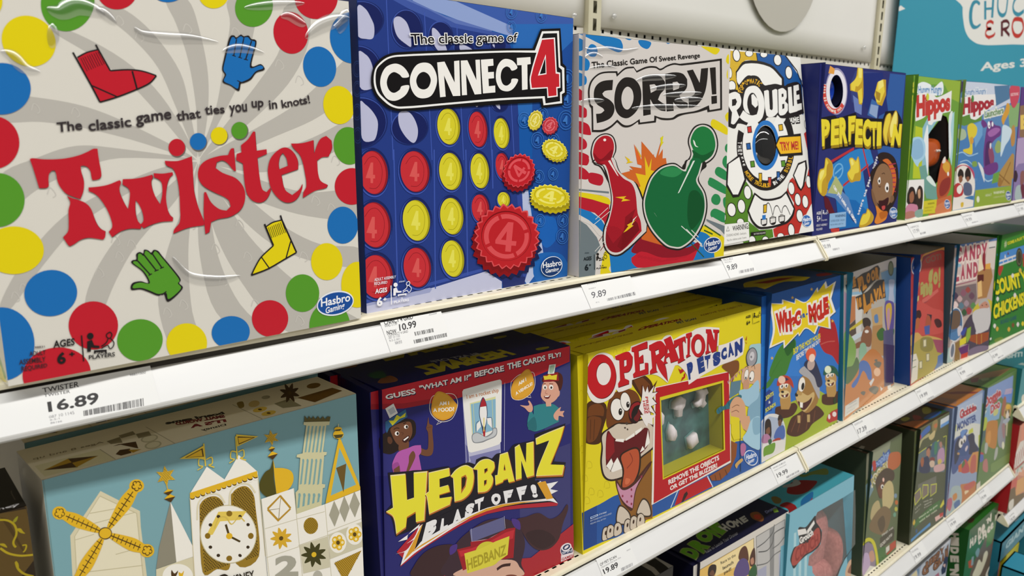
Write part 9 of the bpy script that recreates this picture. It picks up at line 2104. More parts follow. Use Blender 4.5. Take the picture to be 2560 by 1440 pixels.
operation = game_box('game_box', 'wide yellow box with a brown dog and a window, front of its row', 'board game', (-0.3068, 0.0085, -0.3510), -0.0059, 0.0724, 0.3993, 0.2508, 0.0450, 'cdbd1b', {'front': '''
P dccb1e 0,0 1597,0 0,1003 -1597,0|625,642 563,-26 17,-408 -565,-4
R 24549c 3,217 132,3 134,7 294,-65 183,-71 586,131 264,-115 2,-109 -1037,13 -47,3 -191,-20 -170,19 -146,6
P 1d4387 3,217 108,3 -7,-201 -97,0
L c9d8e8 1.8 766,91 -65,-79
L c9d8e8 2 1044,92 54,-85
P b3141d 781,88 257,2 53,-75 -182,-2 -174,-1
P 2c1414 822,54 25,8 11,-19 -42,-33 -20,3
C c6b41a 0.5 22,980 7,19 14,-6 4,-17
C c6b41a 0.5 58,937 7,19 15,-6 3,-17
C c6b41a 0.5 9,812 7,19 15,-6 3,-18
C c6b41a 0.6 325,959 7,19 17,-6 3,-17
C c6b41a 0.6 694,999 8,20 19,-6 5,-19
C c6b41a 0.7 938,993 9,21 20,-6 5,-19
C c6b41a 0.7 1201,976 9,23 22,-7 6,-20
C c6b41a 0.6 256,967 7,19 17,-6 3,-17
C c6b41a 0.7 0,529 9,27 24,-10 6,-26 -28,2
C c6b41a 0.7 43,437 9,28 25,-10 5,-27 -28,3
C c6b41a 0.7 10,379 9,28 24,-11 6,-27 -28,3
C c6b41a 0.7 54,297 9,28 25,-12 5,-27 -28,4
C c6b41a 0.7 167,296 9,28 26,-11 6,-28 -30,4
C c6b41a 0.7 21,261 9,28 25,-11 5,-27 -28,3
C c6b41a 0.7 117,265 9,28 26,-11 5,-28 -29,4
S 46260e 46,708 18,51 65,-2 65,-38 -2,-70 -29,-50 -15,-62 -72,10 -31,37 8,53
S 6e3c16 62,708 21,32 65,-6 32,-45 -36,-75 -22,-60 -39,10 -18,42
S 46260e 377,815 101,-2 74,-59 6,-66 -39,-56 -58,63
P 6e3c16 405,800 73,-1 58,-52 -8,-57 -52,2
S 46260e 48,686 118,-18 15,-38 -43,-69 -40,-20 -55,23 -10,25
S 6e3c16 63,682 79,-14 15,-32 -34,-65 -41,-15 -30,22
C 46260e 1 82,672 -7,-100
C 46260e 1 110,665 -12,-102
P 8a5a20 257,400 283,-8 2,-387 -209,34 -64,191
S 6e3c16 192,639 23,98 63,33 98,-12 63,-43 21,-74 -39,-79 -94,-15 -110,38
P 6e3c16 236,747 97,25 92,-44 20,-103 -116,-20 -124,31
E 2a1a10 278 675 55 -9 7 -61
E e9e4dc 278 675 49 -8 7 -57
E 2a1a10 340 701 40 -6 9 -53
E e9e4dc 340 701 36 -5 8 -49
E 1a1410 299 658 14 -3 -1 -18
E e9e4dc 302 664 4 -1 0 -4
E 1a1410 358 681 13 -3 0 -16
E e9e4dc 361 687 4 -1 0 -4
S 2a1a10 151,575 54,20 75,10 102,-26 107,-3 81,-63 18,-53 -20,-63 -120,-34 -64,-60 -147,6 -73,43 -22,81 11,78
S cdbfae 161,566 52,22 75,6 94,-22 98,-5 79,-57 16,-47 -18,-57 -122,-36 -59,-52 -138,1 -64,38 -19,73 9,72
S 5f0f16 188,542 18,41 47,-53 92,-33 125,30 54,-26 -11,-77 -82,-38 -124,-24 -109,26 -15,45
P 86121c 188,536 21,35 35,-38 6,-72 -51,-32 -16,16
S cdbfae 225,581 55,18 84,-33 106,-15 18,-23 -108,-26 -86,14 -49,31
P ece7df 261,525 63,-17 -5,-16 -63,23
P ece7df 335,505 68,15 2,-18 -68,-7
P ece7df 409,525 56,9 -5,-17 -44,-12
P ece7df 515,509 12,-76 -42,-19 15,50
P ece7df 468,431 17,-23 -41,-7
P ece7df 184,404 40,29 15,-33 31,25 37,-69 -76,2
L 3a1a14 1.1 239,400 -25,-34
L 3a1a14 1.1 307,356 -3,43
S 2a1a10 287,424 57,20 79,-7 30,-51 -11,-88 -51,-58 -61,-8 -39,27 15,79
S b4502e 298,418 50,17 70,-6 22,-42 -11,-82 -46,-53 -53,-10 -27,21 16,77
C 8a3420 1.5 365,423 21,-48 -45,-29
S cd6a44 331,295 35,-17 -18,-18 -22,6
E 4a3a30 346 585 10 -3 0 -8
E 4a3a30 332 565 7 -2 0 -5
E 4a3a30 351 552 6 -2 0 -5
S 2c0a0c 362,640 26,38 51,3 28,-32 -5,-53 -33,-28 -37,6 -24,26
S 8e1a1f 367,639 24,34 47,3 15,-18 -22,-10 -30,-3 -19,-44
S 1c1412 383,625 26,33 51,-5 2,-52 -37,-28 -32,11
S 6a1a1c 400,597 30,22 8,18 17,-34 -26,-28
S 4a2418 255,318 49,-63 79,0 137,69 14,-16 -117,-94 -38,-107 -52,35 -42,59 -28,69
R c48aa4 262,292 42,-52 69,-6 73,26 64,48 -101,-92 -30,-100 -43,32 -42,50 -28,63
E 8e2f4a 303 208 7 -2 0 -7
E 8e2f4a 337 166 7 -2 0 -7
E 8e2f4a 372 185 7 -2 0 -7
E 8e2f4a 371 143 7 -2 0 -7
E 8e2f4a 455 267 7 -2 0 -7
E 8e2f4a 373 221 7 -2 0 -7
S 3a2a1c 248,87 28,81 77,-62 16,-67 -70,12
S cdbfae 256,90 24,68 65,-54 10,-54 -56,9
S 3a2a1c 410,87 51,57 54,-42 16,-81 -108,37
S cdbfae 419,90 44,45 43,-36 14,-68 -92,38
S 3a2a1c 142,23 6,57 28,8 26,-27 0,-42
S cdbfae 147,23 5,53 24,6 21,-22 1,-38
E 3a2012 170 54 7 -3 -3 -11
S 3a2a1c 176,22 5,58 29,8 26,-27 0,-42
S cdbfae 181,23 5,53 24,6 21,-21 0,-39
E 3a2012 204 55 7 -3 -3 -11
S 3a2a1c 230,15 5,58 30,8 27,-27 0,-43
S cdbfae 235,15 5,54 25,6 21,-22 1,-39
E 3a2012 259 47 7 -3 -3 -11
S 3a2a1c 308,5 5,60 30,8 27,-28 1,-44
S cdbfae 313,6 5,54 25,7 22,-23 1,-39
E 3a2012 337 38 7 -3 -3 -11
S 3a2a1c 356,7 5,60 31,8 28,-29 1,-43
S cdbfae 361,7 5,55 26,6 22,-22 1,-40
E 3a2012 385 40 7 -3 -3 -11
S 3a2a1c 410,0 5,61 31,8 28,-29 1,-44
S cdbfae 415,1 5,55 26,7 23,-23 1,-41
E 3a2012 439 34 7 -3 -3 -11
P e6dfd6 570,725 692,-54 22,-564 -750,-24|625,642 563,-26 17,-408 -565,-4
P b3141d 581,720 675,-53 18,-547 -723,-33|625,642 563,-26 17,-408 -565,-4
P d2c220 615,661 587,-33 17,-427 -587,-5|625,642 563,-26 17,-408 -565,-4
T e9e4e0 .035 REMOVE THE OBJECTS~683,151 477,7 -6,30 -475,-8
T e9e4e0 .035 OR GET THE BUZZER!~695,113 445,5 -5,28 -442,-7
R 4a1410 470,762 25,-40 30,27 3,-35 69,45 -39,-56 46,-6 -46,-24 37,-44 -46,1 37,-59 -49,27 18,-85 -60,60 -57,64 23,43
R e6e0dc 477,755 18,-41 19,28 10,-37 46,30 -19,-36 45,-5 -46,-24 37,-37 -49,-3 41,-55 -49,30 17,-75 -55,49 -49,61 21,39
P e6e0dc 453,603 127,-31 -28,-11 0,-37 -37,21 -9,-21 -18,22
T b3141d .03 PRESS~494,692 13,-94 23,-3 -14,92
T b3141d .03 HERE~472,675 15,-75 20,-2 -16,73
R e3dcd8 49,867 15,69 53,44 59,7 66,-27 20,-27 7,22 112,3 7,22 127,6 117,-16 31,14 47,-3 23,-29 89,15 74,2 42,9 77,-3 145,-29 -13,-142 -54,20 -53,-16 80,33 109,1 170,14 20,-48 -18,-64 -87,-16 -149,-4 -90,-14 -96,-12 -111,-23 -16,60 -73,67 -32,6 -65,-83 -84,58 -75,21 -132,-1 -1,-39 -99,-2 -20,19 -35,-34 -88,-8 -64,33
R 5a0a10 274,845 -4,-25 -10,-23 -14,-19 -19,-14 -22,-8 -24,-2 -24,4 -24,10 -22,16 -19,19 -14,23 -10,25 -5,25 1,26 7,23 11,20 16,16 20,11 22,6 24,0 24,-6 24,-12 21,-17 17,-21 13,-25 8,-26|235,879 -4,14 -6,12 -9,11 -11,9 -11,6 -13,3 -12,0 -11,-3 -10,-5 -8,-9 -6,-11 -3,-12 -1,-13 3,-13 5,-13 7,-12 10,-10 11,-7 12,-5 12,-2 12,1 11,4 9,7 7,10 5,12 2,13
R bb1620 270,848 -3,-25 -10,-23 -14,-18 -19,-14 -22,-8 -24,-2 -25,4 -23,10 -22,15 -19,20 -14,22 -10,25 -5,26 1,25 6,23 12,20 16,17 19,11 23,6 24,-1 24,-6 23,-12 21,-16 18,-22 13,-24 8,-26|232,883 -4,13 -7,13 -8,11 -11,8 -12,7 -12,3 -12,0 -11,-3 -10,-6 -8,-9 -6,-10 -3,-12 -1,-13 3,-14 5,-13 7,-11 9,-10 11,-8 12,-5 13,-2 12,1 11,5 9,7 7,10 5,11 2,13
R 5a0a10 269,948 31,3 70,1 31,-30 -5,-46 -25,-26 -39,1 6,-30 32,-17 -1,-19 -81,-1 0,19 15,16 -4,104 -27,8|334,917 21,-2 -1,-31 -20,-3
R bb1620 266,951 31,4 69,1 32,-30 -5,-47 -26,-26 -38,1 6,-30 31,-16 0,-19 -81,-1 -1,19 16,15 -4,105 -27,7|330,920 21,-2 0,-30 -20,-4
R 5a0a10 395,969 124,11 1,-37 -35,0 -37,-1 3,-36 33,10 3,-44 -33,2 1,-39 42,1 1,34 26,-5 1,-59 -120,3 -3,20 19,8 -9,107 -17,4
R bb1620 392,972 123,11 2,-36 -36,-1 -36,0 3,-37 33,11 2,-44 -33,1 1,-39 43,1 0,34 26,-5 1,-59 -119,3 -3,20 18,9 -8,107 -18,3
R 5a0a10 533,955 95,8 46,-38 -9,-43 -39,-18 38,-37 22,-98 -69,72 -29,56 3,-45 11,-12 -65,1 1,17 19,11 -10,95 -14,7|581,917 31,4 3,-25 -27,-5
R bb1620 530,959 94,7 46,-37 -9,-44 -39,-17 38,-37 22,-98 -68,72 -30,56 3,-45 11,-13 -64,1 0,17 19,11 -9,95 -15,8|578,921 30,4 3,-25 -26,-5
R 5a0a10 655,963 58,10 63,-123 8,-22 -73,-1 -3,19 -12,20 -23,-6 -1,-15 16,-13 -39,-2 8,23 17,67|689,912 15,-28 -23,0
R bb1620 651,967 59,9 62,-122 8,-22 -72,-1 -4,19 -12,19 -23,-5 -1,-15 16,-13 -39,-2 8,23 17,67|685,916 15,-28 -23,-1
R 5a0a10 741,943 101,7 4,-41 -21,19 -8,-7 11,-91 13,-10 -66,-10 0,20 17,7 -11,78 -19,-11 -18,-2
R bb1620 737,946 101,8 4,-42 -21,19 -8,-6 11,-91 13,-10 -66,-10 0,20 17,7 -11,78 -19,-12 -18,-1
R 5a0a10 849,962 51,1 0,-23 -15,-3 -7,-96 13,-8 -42,-7 0,15 13,3 0,92 -14,3
R bb1620 845,965 51,2 0,-23 -15,-3 -7,-96 12,-8 -41,-7 0,15 12,3 1,92 -14,3
R 5a0a10 1024,865 -2,-15 -5,-14 -9,-11 -11,-8 -13,-5 -15,-2 -15,2 -14,6 -14,8 -12,12 -9,13 -7,15 -3,15 0,15 3,14 7,12 10,10 12,6 13,4 15,0 15,-3 14,-7 14,-10 11,-12 8,-15 5,-15|992,876 -3,10 -4,9 -6,7 -7,6 -7,4 -8,2 -8,0 -7,-2 -7,-5 -5,-7 -3,-7 -2,-9 0,-10 1,-10 4,-9 5,-8 6,-7 7,-6 8,-3 8,-1 8,2 7,3 5,6 5,7 3,9 1,9
R bb1620 1019,869 -1,-15 -6,-14 -8,-11 -11,-8 -13,-5 -15,-2 -15,2 -15,6 -13,8 -12,12 -10,13 -6,15 -3,15 0,15 3,14 7,12 9,9 12,7 14,4 15,0 15,-4 14,-6 13,-10 11,-12 9,-15 5,-15|987,880 -2,10 -5,8 -5,8 -7,6 -8,4 -8,2 -7,0 -8,-3 -6,-4 -5,-7 -4,-8 -1,-9 0,-9 1,-10 4,-9 5,-8 6,-7 7,-6 8,-3 8,-1 7,2 7,3 6,6 5,7 2,9 1,9
R 5a0a10 1032,956 48,-8 36,-78 0,54 -14,2 0,17 57,-11 -3,-15 -12,-1 -11,-102 -44,-3 -35,70 4,-53 22,-10 -53,-6 0,16 11,4 7,98 -13,5
R bb1620 1028,960 48,-8 35,-78 0,53 -13,3 0,17 56,-11 -3,-15 -11,-1 -11,-102 -45,-3 -35,70 4,-53 22,-10 -52,-6 0,16 10,4 8,98 -13,5
T 20397e .09 P~869,701 37,0 1,104 -58,-9
T 20397e .09 E~962,715 60,6 -17,93 -64,-8
T 20397e .09 T~1036,729 17,2 22,75 -61,2
T 20397e .09 S~1102,726 68,8 4,75 -85,3
T 20397e .09 C~1179,749 60,4 -10,73 -55,-11
T 20397e .09 A~1248,754 61,5 -24,81 -37,-1
T 20397e .09 N~1319,743 77,19 2,86 -85,-15
P b3141d 775,787 20,-14 16,4 17,-16 -33,-9
P b3141d 798,708 13,21 16,1 -4,11 17,10 -4,-28
P b3141d 1429,829 14,22 -4,-30
P b3141d 1421,819 18,-12 5,8 -5,-13
T 2c2a14 .03 AGES~1430,956 53,0 -1,16 -53,0
T 2c2a14 .03 6+~1438,915 41,1 -2,26 -41,-2
L 4a4620 0.8 1501,978 3,-67
E 2c2a14 1523 972 9 -1 0 -5
R 2c2a14 1513,964 14,2 7,-9 16,-2 0,-4 -16,1 -9,2 0,-8 -11,1
P 2c2a14 1534,948 38,0 0,-6 -5,0 0,2 -28,1 0,-2 -5,0
C 2c2a14 0.6 1572,973 9,3 6,-4 -3,-6 -8,0 -5,3 1,4
C 2c2a14 0.6 1584,965 9,-7 -3,-7 -9,-2 -6,5 -12,-1 -7,-3
C 2c2a14 0.6 1575,965 -3,-5 -10,-4 -7,-2
T 2c2a14 .01 PLAYERS~1515,909 65,4 -1,7 -64,-4
S 7a4a24 1184,715 83,11 85,-11 6,-57 -43,-19 -29,-50 -19,60
S 9ec4cc 1469,776 70,7 67,-17 6,-73 -4,-57 -98,19
S 2c3a44 1435,727 34,38 50,-1 36,-38 -4,-56 -51,-21 -50,18
S 9a979c 1442,724 32,36 43,0 31,-35 -5,-50 -45,-21 -40,17
E c9c6ca 1498 715 26 -8 -8 -26
E 77747a 1490 712 9 -2 0 -8
S d2a888 1387,624 34,38 89,-7 92,-12 8,-124 -15,-31 -83,52 -110,24
E 2a2a2c 1439 614 23 -7 -10 -32
E ece6de 1439 614 20 -6 -9 -29
E 2a2a2c 1497 591 30 -9 -8 -33
E ece6de 1497 591 26 -8 -7 -30
E 1a1a1c 1433 594 7 -1 0 -8
E 1a1a1c 1481 581 8 -2 0 -8
C 3a2a22 0.9 1421,656 20,8 20,-16
C 3a2a22 1 1490,648 31,5 10,-25
S c29274 1402,564 20,19 39,-9 11,-36 -20,-22 -40,6
S 9cc0d4 1359,523 44,7 69,-10 91,33 21,-63 -19,-77 -92,-8 -79,48
S 7fa6bc 1463,402 101,34 41,49 9,-225 -139,35
T c08a94 .015 PFFFT!~1249,595 153,43 -6,23 -157,-48
P 5c7c8c 1259,506 18,96 105,-11 -9,-54 -19,-19
P dccb1e 1268,493 86,8 -37,-166 -48,12
S 2a6a78 1129,465 37,13 46,-5 37,19 67,13 58,-2 14,-21 -53,-33 -67,-6 -65,7 -56,-11
C 184450 1.1 1144,478 18,-35
C 184450 1.1 1171,484 19,-35
C 184450 1.1 1208,479 19,-35
C 184450 1.1 1245,492 19,-34
S d2a07c 1268,465 48,34 58,-13 49,-52 11,-65 11,-66 -70,17 -29,30 -58,26 -15,38
C 6a4028 0.9 1287,444 48,5 29,-12
C 6a4028 0.9 1283,417 48,0 29,-19
P dccb1e 1279,394 123,-45 13,-125 -107,14 -29,53
P d2a07c 1354,375 121,-29 13,-53 -37,-40 -48,34
S a3c8da 1403,223 48,37 48,58 100,-17 3,-188 -75,13 -75,49
S 86aec4 1512,315 87,-14 2,-87 -76,5
L 1c3a5a 1.7 1372,343 12,-325
P 8a4a1c 1279,243 65,-38 -11,-74 -70,-77 -92,-25 -89,24 -22,34 220,17
C 4a2410 1.3 1115,77 11,-37
C 4a2410 1.4 1160,77 17,-47
C 4a2410 1.4 1217,81 23,-41
S b06a94 1380,188 36,1 24,-32 -24,-43 -30,9
S c9a05a 1321,78 24,14 47,8 13,-18 -48,-14 -18,-16
E e9eef5 1496 74 62 3 45 -58
E 1d5aa8 1496 74 58 3 41 -52
T f4f6fa .02 Hasbro~1441,76 112,-9 -1,34 -112,9
T f4f6fa .018 Gaming~1459,41 73,2 -1,26 -72,-2
P c8d4e6 59,178 54,-3 2,-10 -55,1
P 24549c 64,176 45,-4 1,-4 -46,1
T c8d4e6 .01 x2 not included~121,166 55,-6 0,10 -55,7
T b9c8de 0 BATTERIES NOT INCLUDED~58,153 156,-12 0,8 -155,12
T b9c8de 0 REQUIRES SMALL BATTERY~58,138 115,-10 0,7 -115,11''', 'left': '''
P b4a41c 0,0 180,0 0,1003 -180,0
T 8a1a20 .06 O~83,702 3,-27 16,1 -2,28
T 8a1a20 .06 P~85,670 3,-28 16,2 -2,28
T 8a1a20 .06 E~86,637 4,-27 16,1 -3,28
T 8a1a20 .06 R~88,605 3,-28 17,2 -3,28
T 8a1a20 .06 A~90,572 3,-28 17,2 -3,28
T 8a1a20 .06 T~92,539 3,-28 16,2 -2,28
T 8a1a20 .06 I~94,506 3,-28 16,2 -2,29
T 8a1a20 .06 O~96,473 3,-28 16,2 -2,29
T 8a1a20 .06 N~97,440 4,-28 16,2 -2,29
E 6a1418 133 160 15 5 1 -24
E 6a1418 123 115 8 3 1 -15
S 2a2a22 66,896 18,3 13,-20 3,-45 -7,-9 -20,-1
S 9a988a 70,890 11,2 10,-19 2,-36 -7,-8 -12,0
L 3a3a30 0.5 79,880 4,-31''', 'top': '''
P d9c81c 0,0 1597,0 0,180 -1597,0
P cfc6bc 247,164 161,39 -1,-58 52,27 107,9 -29,-25 -73,-12 -117,4
P 8a121a 250,161 135,25 -25,-26
P 8a121a 490,170 67,7 -26,-21 -60,-6
T 8a121a .06 OPERATION~563,110 384,-11 26,32 -308,18
T 22345e .04 PET SCAN~864,62 164,-3 32,29 -175,8
T 7a3a1a .02 REMOVE THE OBJECTS OR GET THE BUZZER~71,96 445,-7 20,20 -410,3
T 8a5a1a .02 REMOVE THE OBJECTS~1112,87 408,-9 28,24 -413,8'''}, group='boxes standing on the middle shelf', opening=True)
whac = game_box('game_box', 'blue box with a jagged yellow burst and helmeted animals', 'board game', (0.0264, 0.0098, -0.3510), 0.0216, 0.0717, 0.2647, 0.2659, 0.1500, '1c447e', {'front': '''
P 2a6fbe 0,0 1059,0 0,1064 -1059,0
P 2459a4 -11,1111 1096,-22 13,-226 -76,-36 -505,35 -426,79 -99,16
P 2f7acb -5,749 201,16 262,-148 73,-162 -533,116
S 3d7a2c 98,549 80,123 92,52 140,7 24,-65 -64,-71 -83,-87
S 245c22 281,717 118,16 24,-54 -97,-47
S a82228 760,736 189,32 98,-159 22,-186 -107,82 -127,55 -77,85
C c05a50 1.7 783,622 98,0 114,-16
R d9b04a 636,1035 6,-10 16,-2 -12,-4 4,-10 -13,7 -14,-3 3,8 -12,8 16,-2
R d9b04a 380,1016 6,-9 15,-3 -12,-4 4,-9 -13,7 -12,-4 3,9 -12,7 15,-2
R d9b04a 949,771 7,-11 18,-3 -13,-4 4,-10 -15,8 -15,-3 4,9 -14,8 18,-3
R d9b04a 131,670 6,-10 14,-3 -10,-4 3,-9 -12,7 -12,-2 3,8 -11,8 14,-3
R 15345f 94,1006 156,-27 2,27 162,-48 7,32 149,-46 154,75 15,-28 104,54 26,-43 126,23 -66,-113 73,-104 -85,-22 17,-88 -187,53 -45,-50 -131,63 -89,-37 -14,22 -186,-65 -7,45 -175,-9 43,113
R e8e4dc 89,1012 156,-27 2,27 161,-48 7,31 150,-45 153,75 15,-28 104,54 26,-43 126,23 -66,-113 72,-104 -85,-22 17,-87 -186,52 -45,-49 -131,62 -89,-37 -14,22 -186,-65 -6,45 -175,-9 43,113
R e3c81c 117,1003 145,-25 3,25 150,-45 6,29 139,-42 143,69 14,-25 95,50 25,-41 116,22 -61,-104 66,-97 -78,-20 16,-81 -172,48 -42,-46 -121,58 -83,-35 -13,21 -173,-61 -6,42 -164,-8 41,105
T e9e3dc .193/.083 W~195,802 110,-6 -19,146 -120,-8
T e9e3dc .193/.083 H~300,792 81,-9 -20,142 -85,-3
T e9e3dc .193/.083 a~381,802 71,-1 -13,71 -77,9
T e9e3dc .193/.083 C~424,806 72,4 -3,100 -88,-3
T e9e3dc .193/.083 M~610,802 106,-18 -17,139 -111,0
T e9e3dc .193/.083 O~716,796 72,-7 -11,117 -78,3
T e9e3dc .193/.083 L~770,792 54,9 -7,139 -65,-14
T e9e3dc .193/.083 E~817,813 80,5 -25,125 -73,-1
T bf2a1c .083 W~195,802 110,-6 -19,146 -120,-8
T bf2a1c .083 H~300,792 81,-9 -20,142 -85,-3
T bf2a1c .083 a~381,802 71,-1 -13,71 -77,9
T bf2a1c .083 C~424,806 72,4 -3,100 -88,-3
T bf2a1c .083 M~610,802 106,-18 -17,139 -111,0
T bf2a1c .083 O~716,796 72,-7 -11,117 -78,3
T bf2a1c .083 L~770,792 54,9 -7,139 -65,-14
T bf2a1c .083 E~817,813 80,5 -25,125 -73,-1
T 2858a0 .075 a~512,835 45,1 -7,43 -39,0
L 2858a0 3.2 485,861 21,0
L 2858a0 3.2 564,865 23,0
T d9cf3a .035 BOP THE MOST MOLES~405,624 370,49 -5,30 -371,-36
T e3e1de .03 BEFORE TIME RUNS OUT!~446,577 330,64 -5,27 -330,-54
P 9dae2c 8,-52 317,322 54,43 157,-3 237,-9 285,-151 28,-534
P 86a028 343,11 322,-26 400,20 1,-19 -364,-23 -358,31
S 3d7a2c 14,487 85,39 70,55 72,39 44,-63 -104,-33 -81,-46
E 5a3018 303 283 114 -1 26 -34
S 4a2614 178,314 25,11 150,-20 78,-10 37,-40 -60,-38 -120,9 -100,38
P b48a4a 242,414 126,-20 11,-99 -25,-25 -101,25 -18,61
E b98f52 300 418 79 -11 19 -55
E d9c08c 292 385 70 -10 9 -28
E efe9e0 259 453 25 -8 -9 -21
E efe9e0 314 444 23 -8 -8 -19
E 171310 261 445 9 -3 -4 -9
E 171310 316 436 9 -3 -4 -8
E 1a1410 267 408 20 -5 0 -8
S 5c201c 250,393 51,-14 42,3 -8,-20 -34,0 -34,12
P efe8de 284,382 22,-5 -2,-12 -18,4
S b23a26 199,462 8,41 57,13 76,-20 52,-42 19,-53 -61,40 -76,18
P 3a2a50 248,490 66,3 35,-21 -67,-2
E e9e4e0 281 485 20 -4 0 -12
E e8c0a8 256 490 45 -6 10 -28
E 5a3018 951 213 125 -2 29 -35
S 4a2614 814,246 26,11 165,-22 86,-10 40,-41 -65,-38 -130,10 -111,40
P b48a4a 881,346 139,-22 14,-100 -27,-24 -111,26 -21,61
E b98f52 944 349 86 -12 22 -56
E d9c08c 937 316 76 -11 11 -28
E efe9e0 899 385 27 -8 -9 -21
E efe9e0 960 376 26 -8 -9 -19
E 171310 901 377 10 -3 -4 -9
E 171310 962 367 10 -3 -4 -9
E 1a1410 909 339 22 -5 0 -8
S 5c201c 891,325 55,-15 46,3 -8,-20 -37,-1 -37,13
P efe8de 928,313 24,-5 -1,-12 -21,5
S 1f5a44 834,395 7,41 62,13 83,-22 58,-42 22,-53 -68,40 -83,18
P 20402e 887,422 72,2 38,-21 -73,-2
E e9e4e0 923 417 22 -5 1 -12
E dfe6c8 896 422 49 -6 11 -29
S 4a2614 329,128 53,72 89,11 91,6 166,-12 114,-75 -12,-28 -145,-16 -70,-28 -139,-4 -113,37
C 6b3c22 2.9 471,199 -86,-91
C 6b3c22 2.9 540,199 -65,-116
C 6b3c22 3 634,182 -43,-112
C 6b3c22 3 717,173 -20,-78
S 9c7338 466,372 20,69 91,14 119,-43 63,-84 4,-84 -35,-39 -94,-23 -71,17 -82,67 -36,54
S c9ab70 444,343 68,7 94,-45 82,4 13,-38 -57,-45 -81,-24 -71,61 -41,50
E ece6dc 521 399 43 -13 -12 -47
E 171310 536 384 21 -6 -6 -24
E 1a1410 453 346 20 -5 0 -14
S 4a1a18 468,297 69,-28 82,-2 46,12 -10,-32 -69,-30 -59,9
P efe9e0 500,283 40,-12 -1,-35 -37,11
S b48f52 466,372 57,-25 -10,-20 -58,25
S a8a5a8 479,499 73,19 94,-37 73,-56 52,-88 4,-96 -63,68 -87,101 -94,50
S 2b2f4a 551,523 34,28 94,-14 49,-39 78,-122 2,-47 -61,2 -51,81 -73,56
E b9a29a 645 510 51 -16 -16 -36
E d85a3a 642 579 70 -20 -15 -42
E efd0bc 657 553 42 -12 -9 -26
P b99a62 468,200 41,-10 0,-52 -37,10
P b99a62 601,172 43,-10 0,-53 -39,10
P 1d3a86 45,447 55,15 52,-29 -4,-42 -14,-73 -51,2 -32,51
T d6cf3a .04 LIGHTS~51,398 103,16 -2,25 -112,-12
T dcd8d0 .038 &~92,372 25,-2 -3,18 -23,1
T d6cf3a .04 SOUNDS~57,321 126,18 -5,23 -126,-13
R d9d6d4 8,280 55,23 82,-9 84,-33 55,-53 28,-64 5,-63 -12,-76 -293,2
P a9b4c8 13,267 91,20 104,-37 76,-59 14,-111 -283,73
S 2a1c18 49,198 4,64 41,12 31,-36 7,-84 -25,-26 -52,25
S 7a5038 66,210 39,6 9,-35 -24,-10 -23,14
S b07a9c 19,179 56,1 42,-33 -10,-30 -87,18
S 2a1c18 208,239 21,28 32,-20 12,-31 -32,-14
S 6a4430 214,226 37,2 6,-35 -32,-3
S 4a66a8 179,163 41,23 64,-6 23,-51 -20,-40 -118,33
S a83a30 148,116 63,0 43,-18 -42,-11 -58,14
P dedad6 20,125 192,-26 97,-22 -4,-72 -293,2
S 6f9a34 41,97 66,3 73,-9 -20,-56 -93,5 -30,3
S 2e5c40 91,132 36,1 11,-25 -31,-8
P b3302c 889,57 17,32 63,15 91,-4 5,-82 -130,9
E e6d8d4 930 74 18 -5 1 -19
E e6d8d4 1010 72 32 -8 1 -19
E 2a3a1a 1011 170 24 -6 1 -25''', 'left': '''
P 1c447e 0,0 600,0 0,1064 -600,0''', 'top': '''
P 1c3f78 0,0 1059,0 0,600 -1059,0
R c9b41c 280,286 118,8 336,-59 89,-135 -169,-26 -120,66 -319,-40 30,75 -84,39
P 8e1c18 322,250 293,-30 129,-52 -157,1 -189,16
S 8e1c18 957,124 104,-28 -34,-52 -131,32'''}, group='boxes standing on the middle shelf')
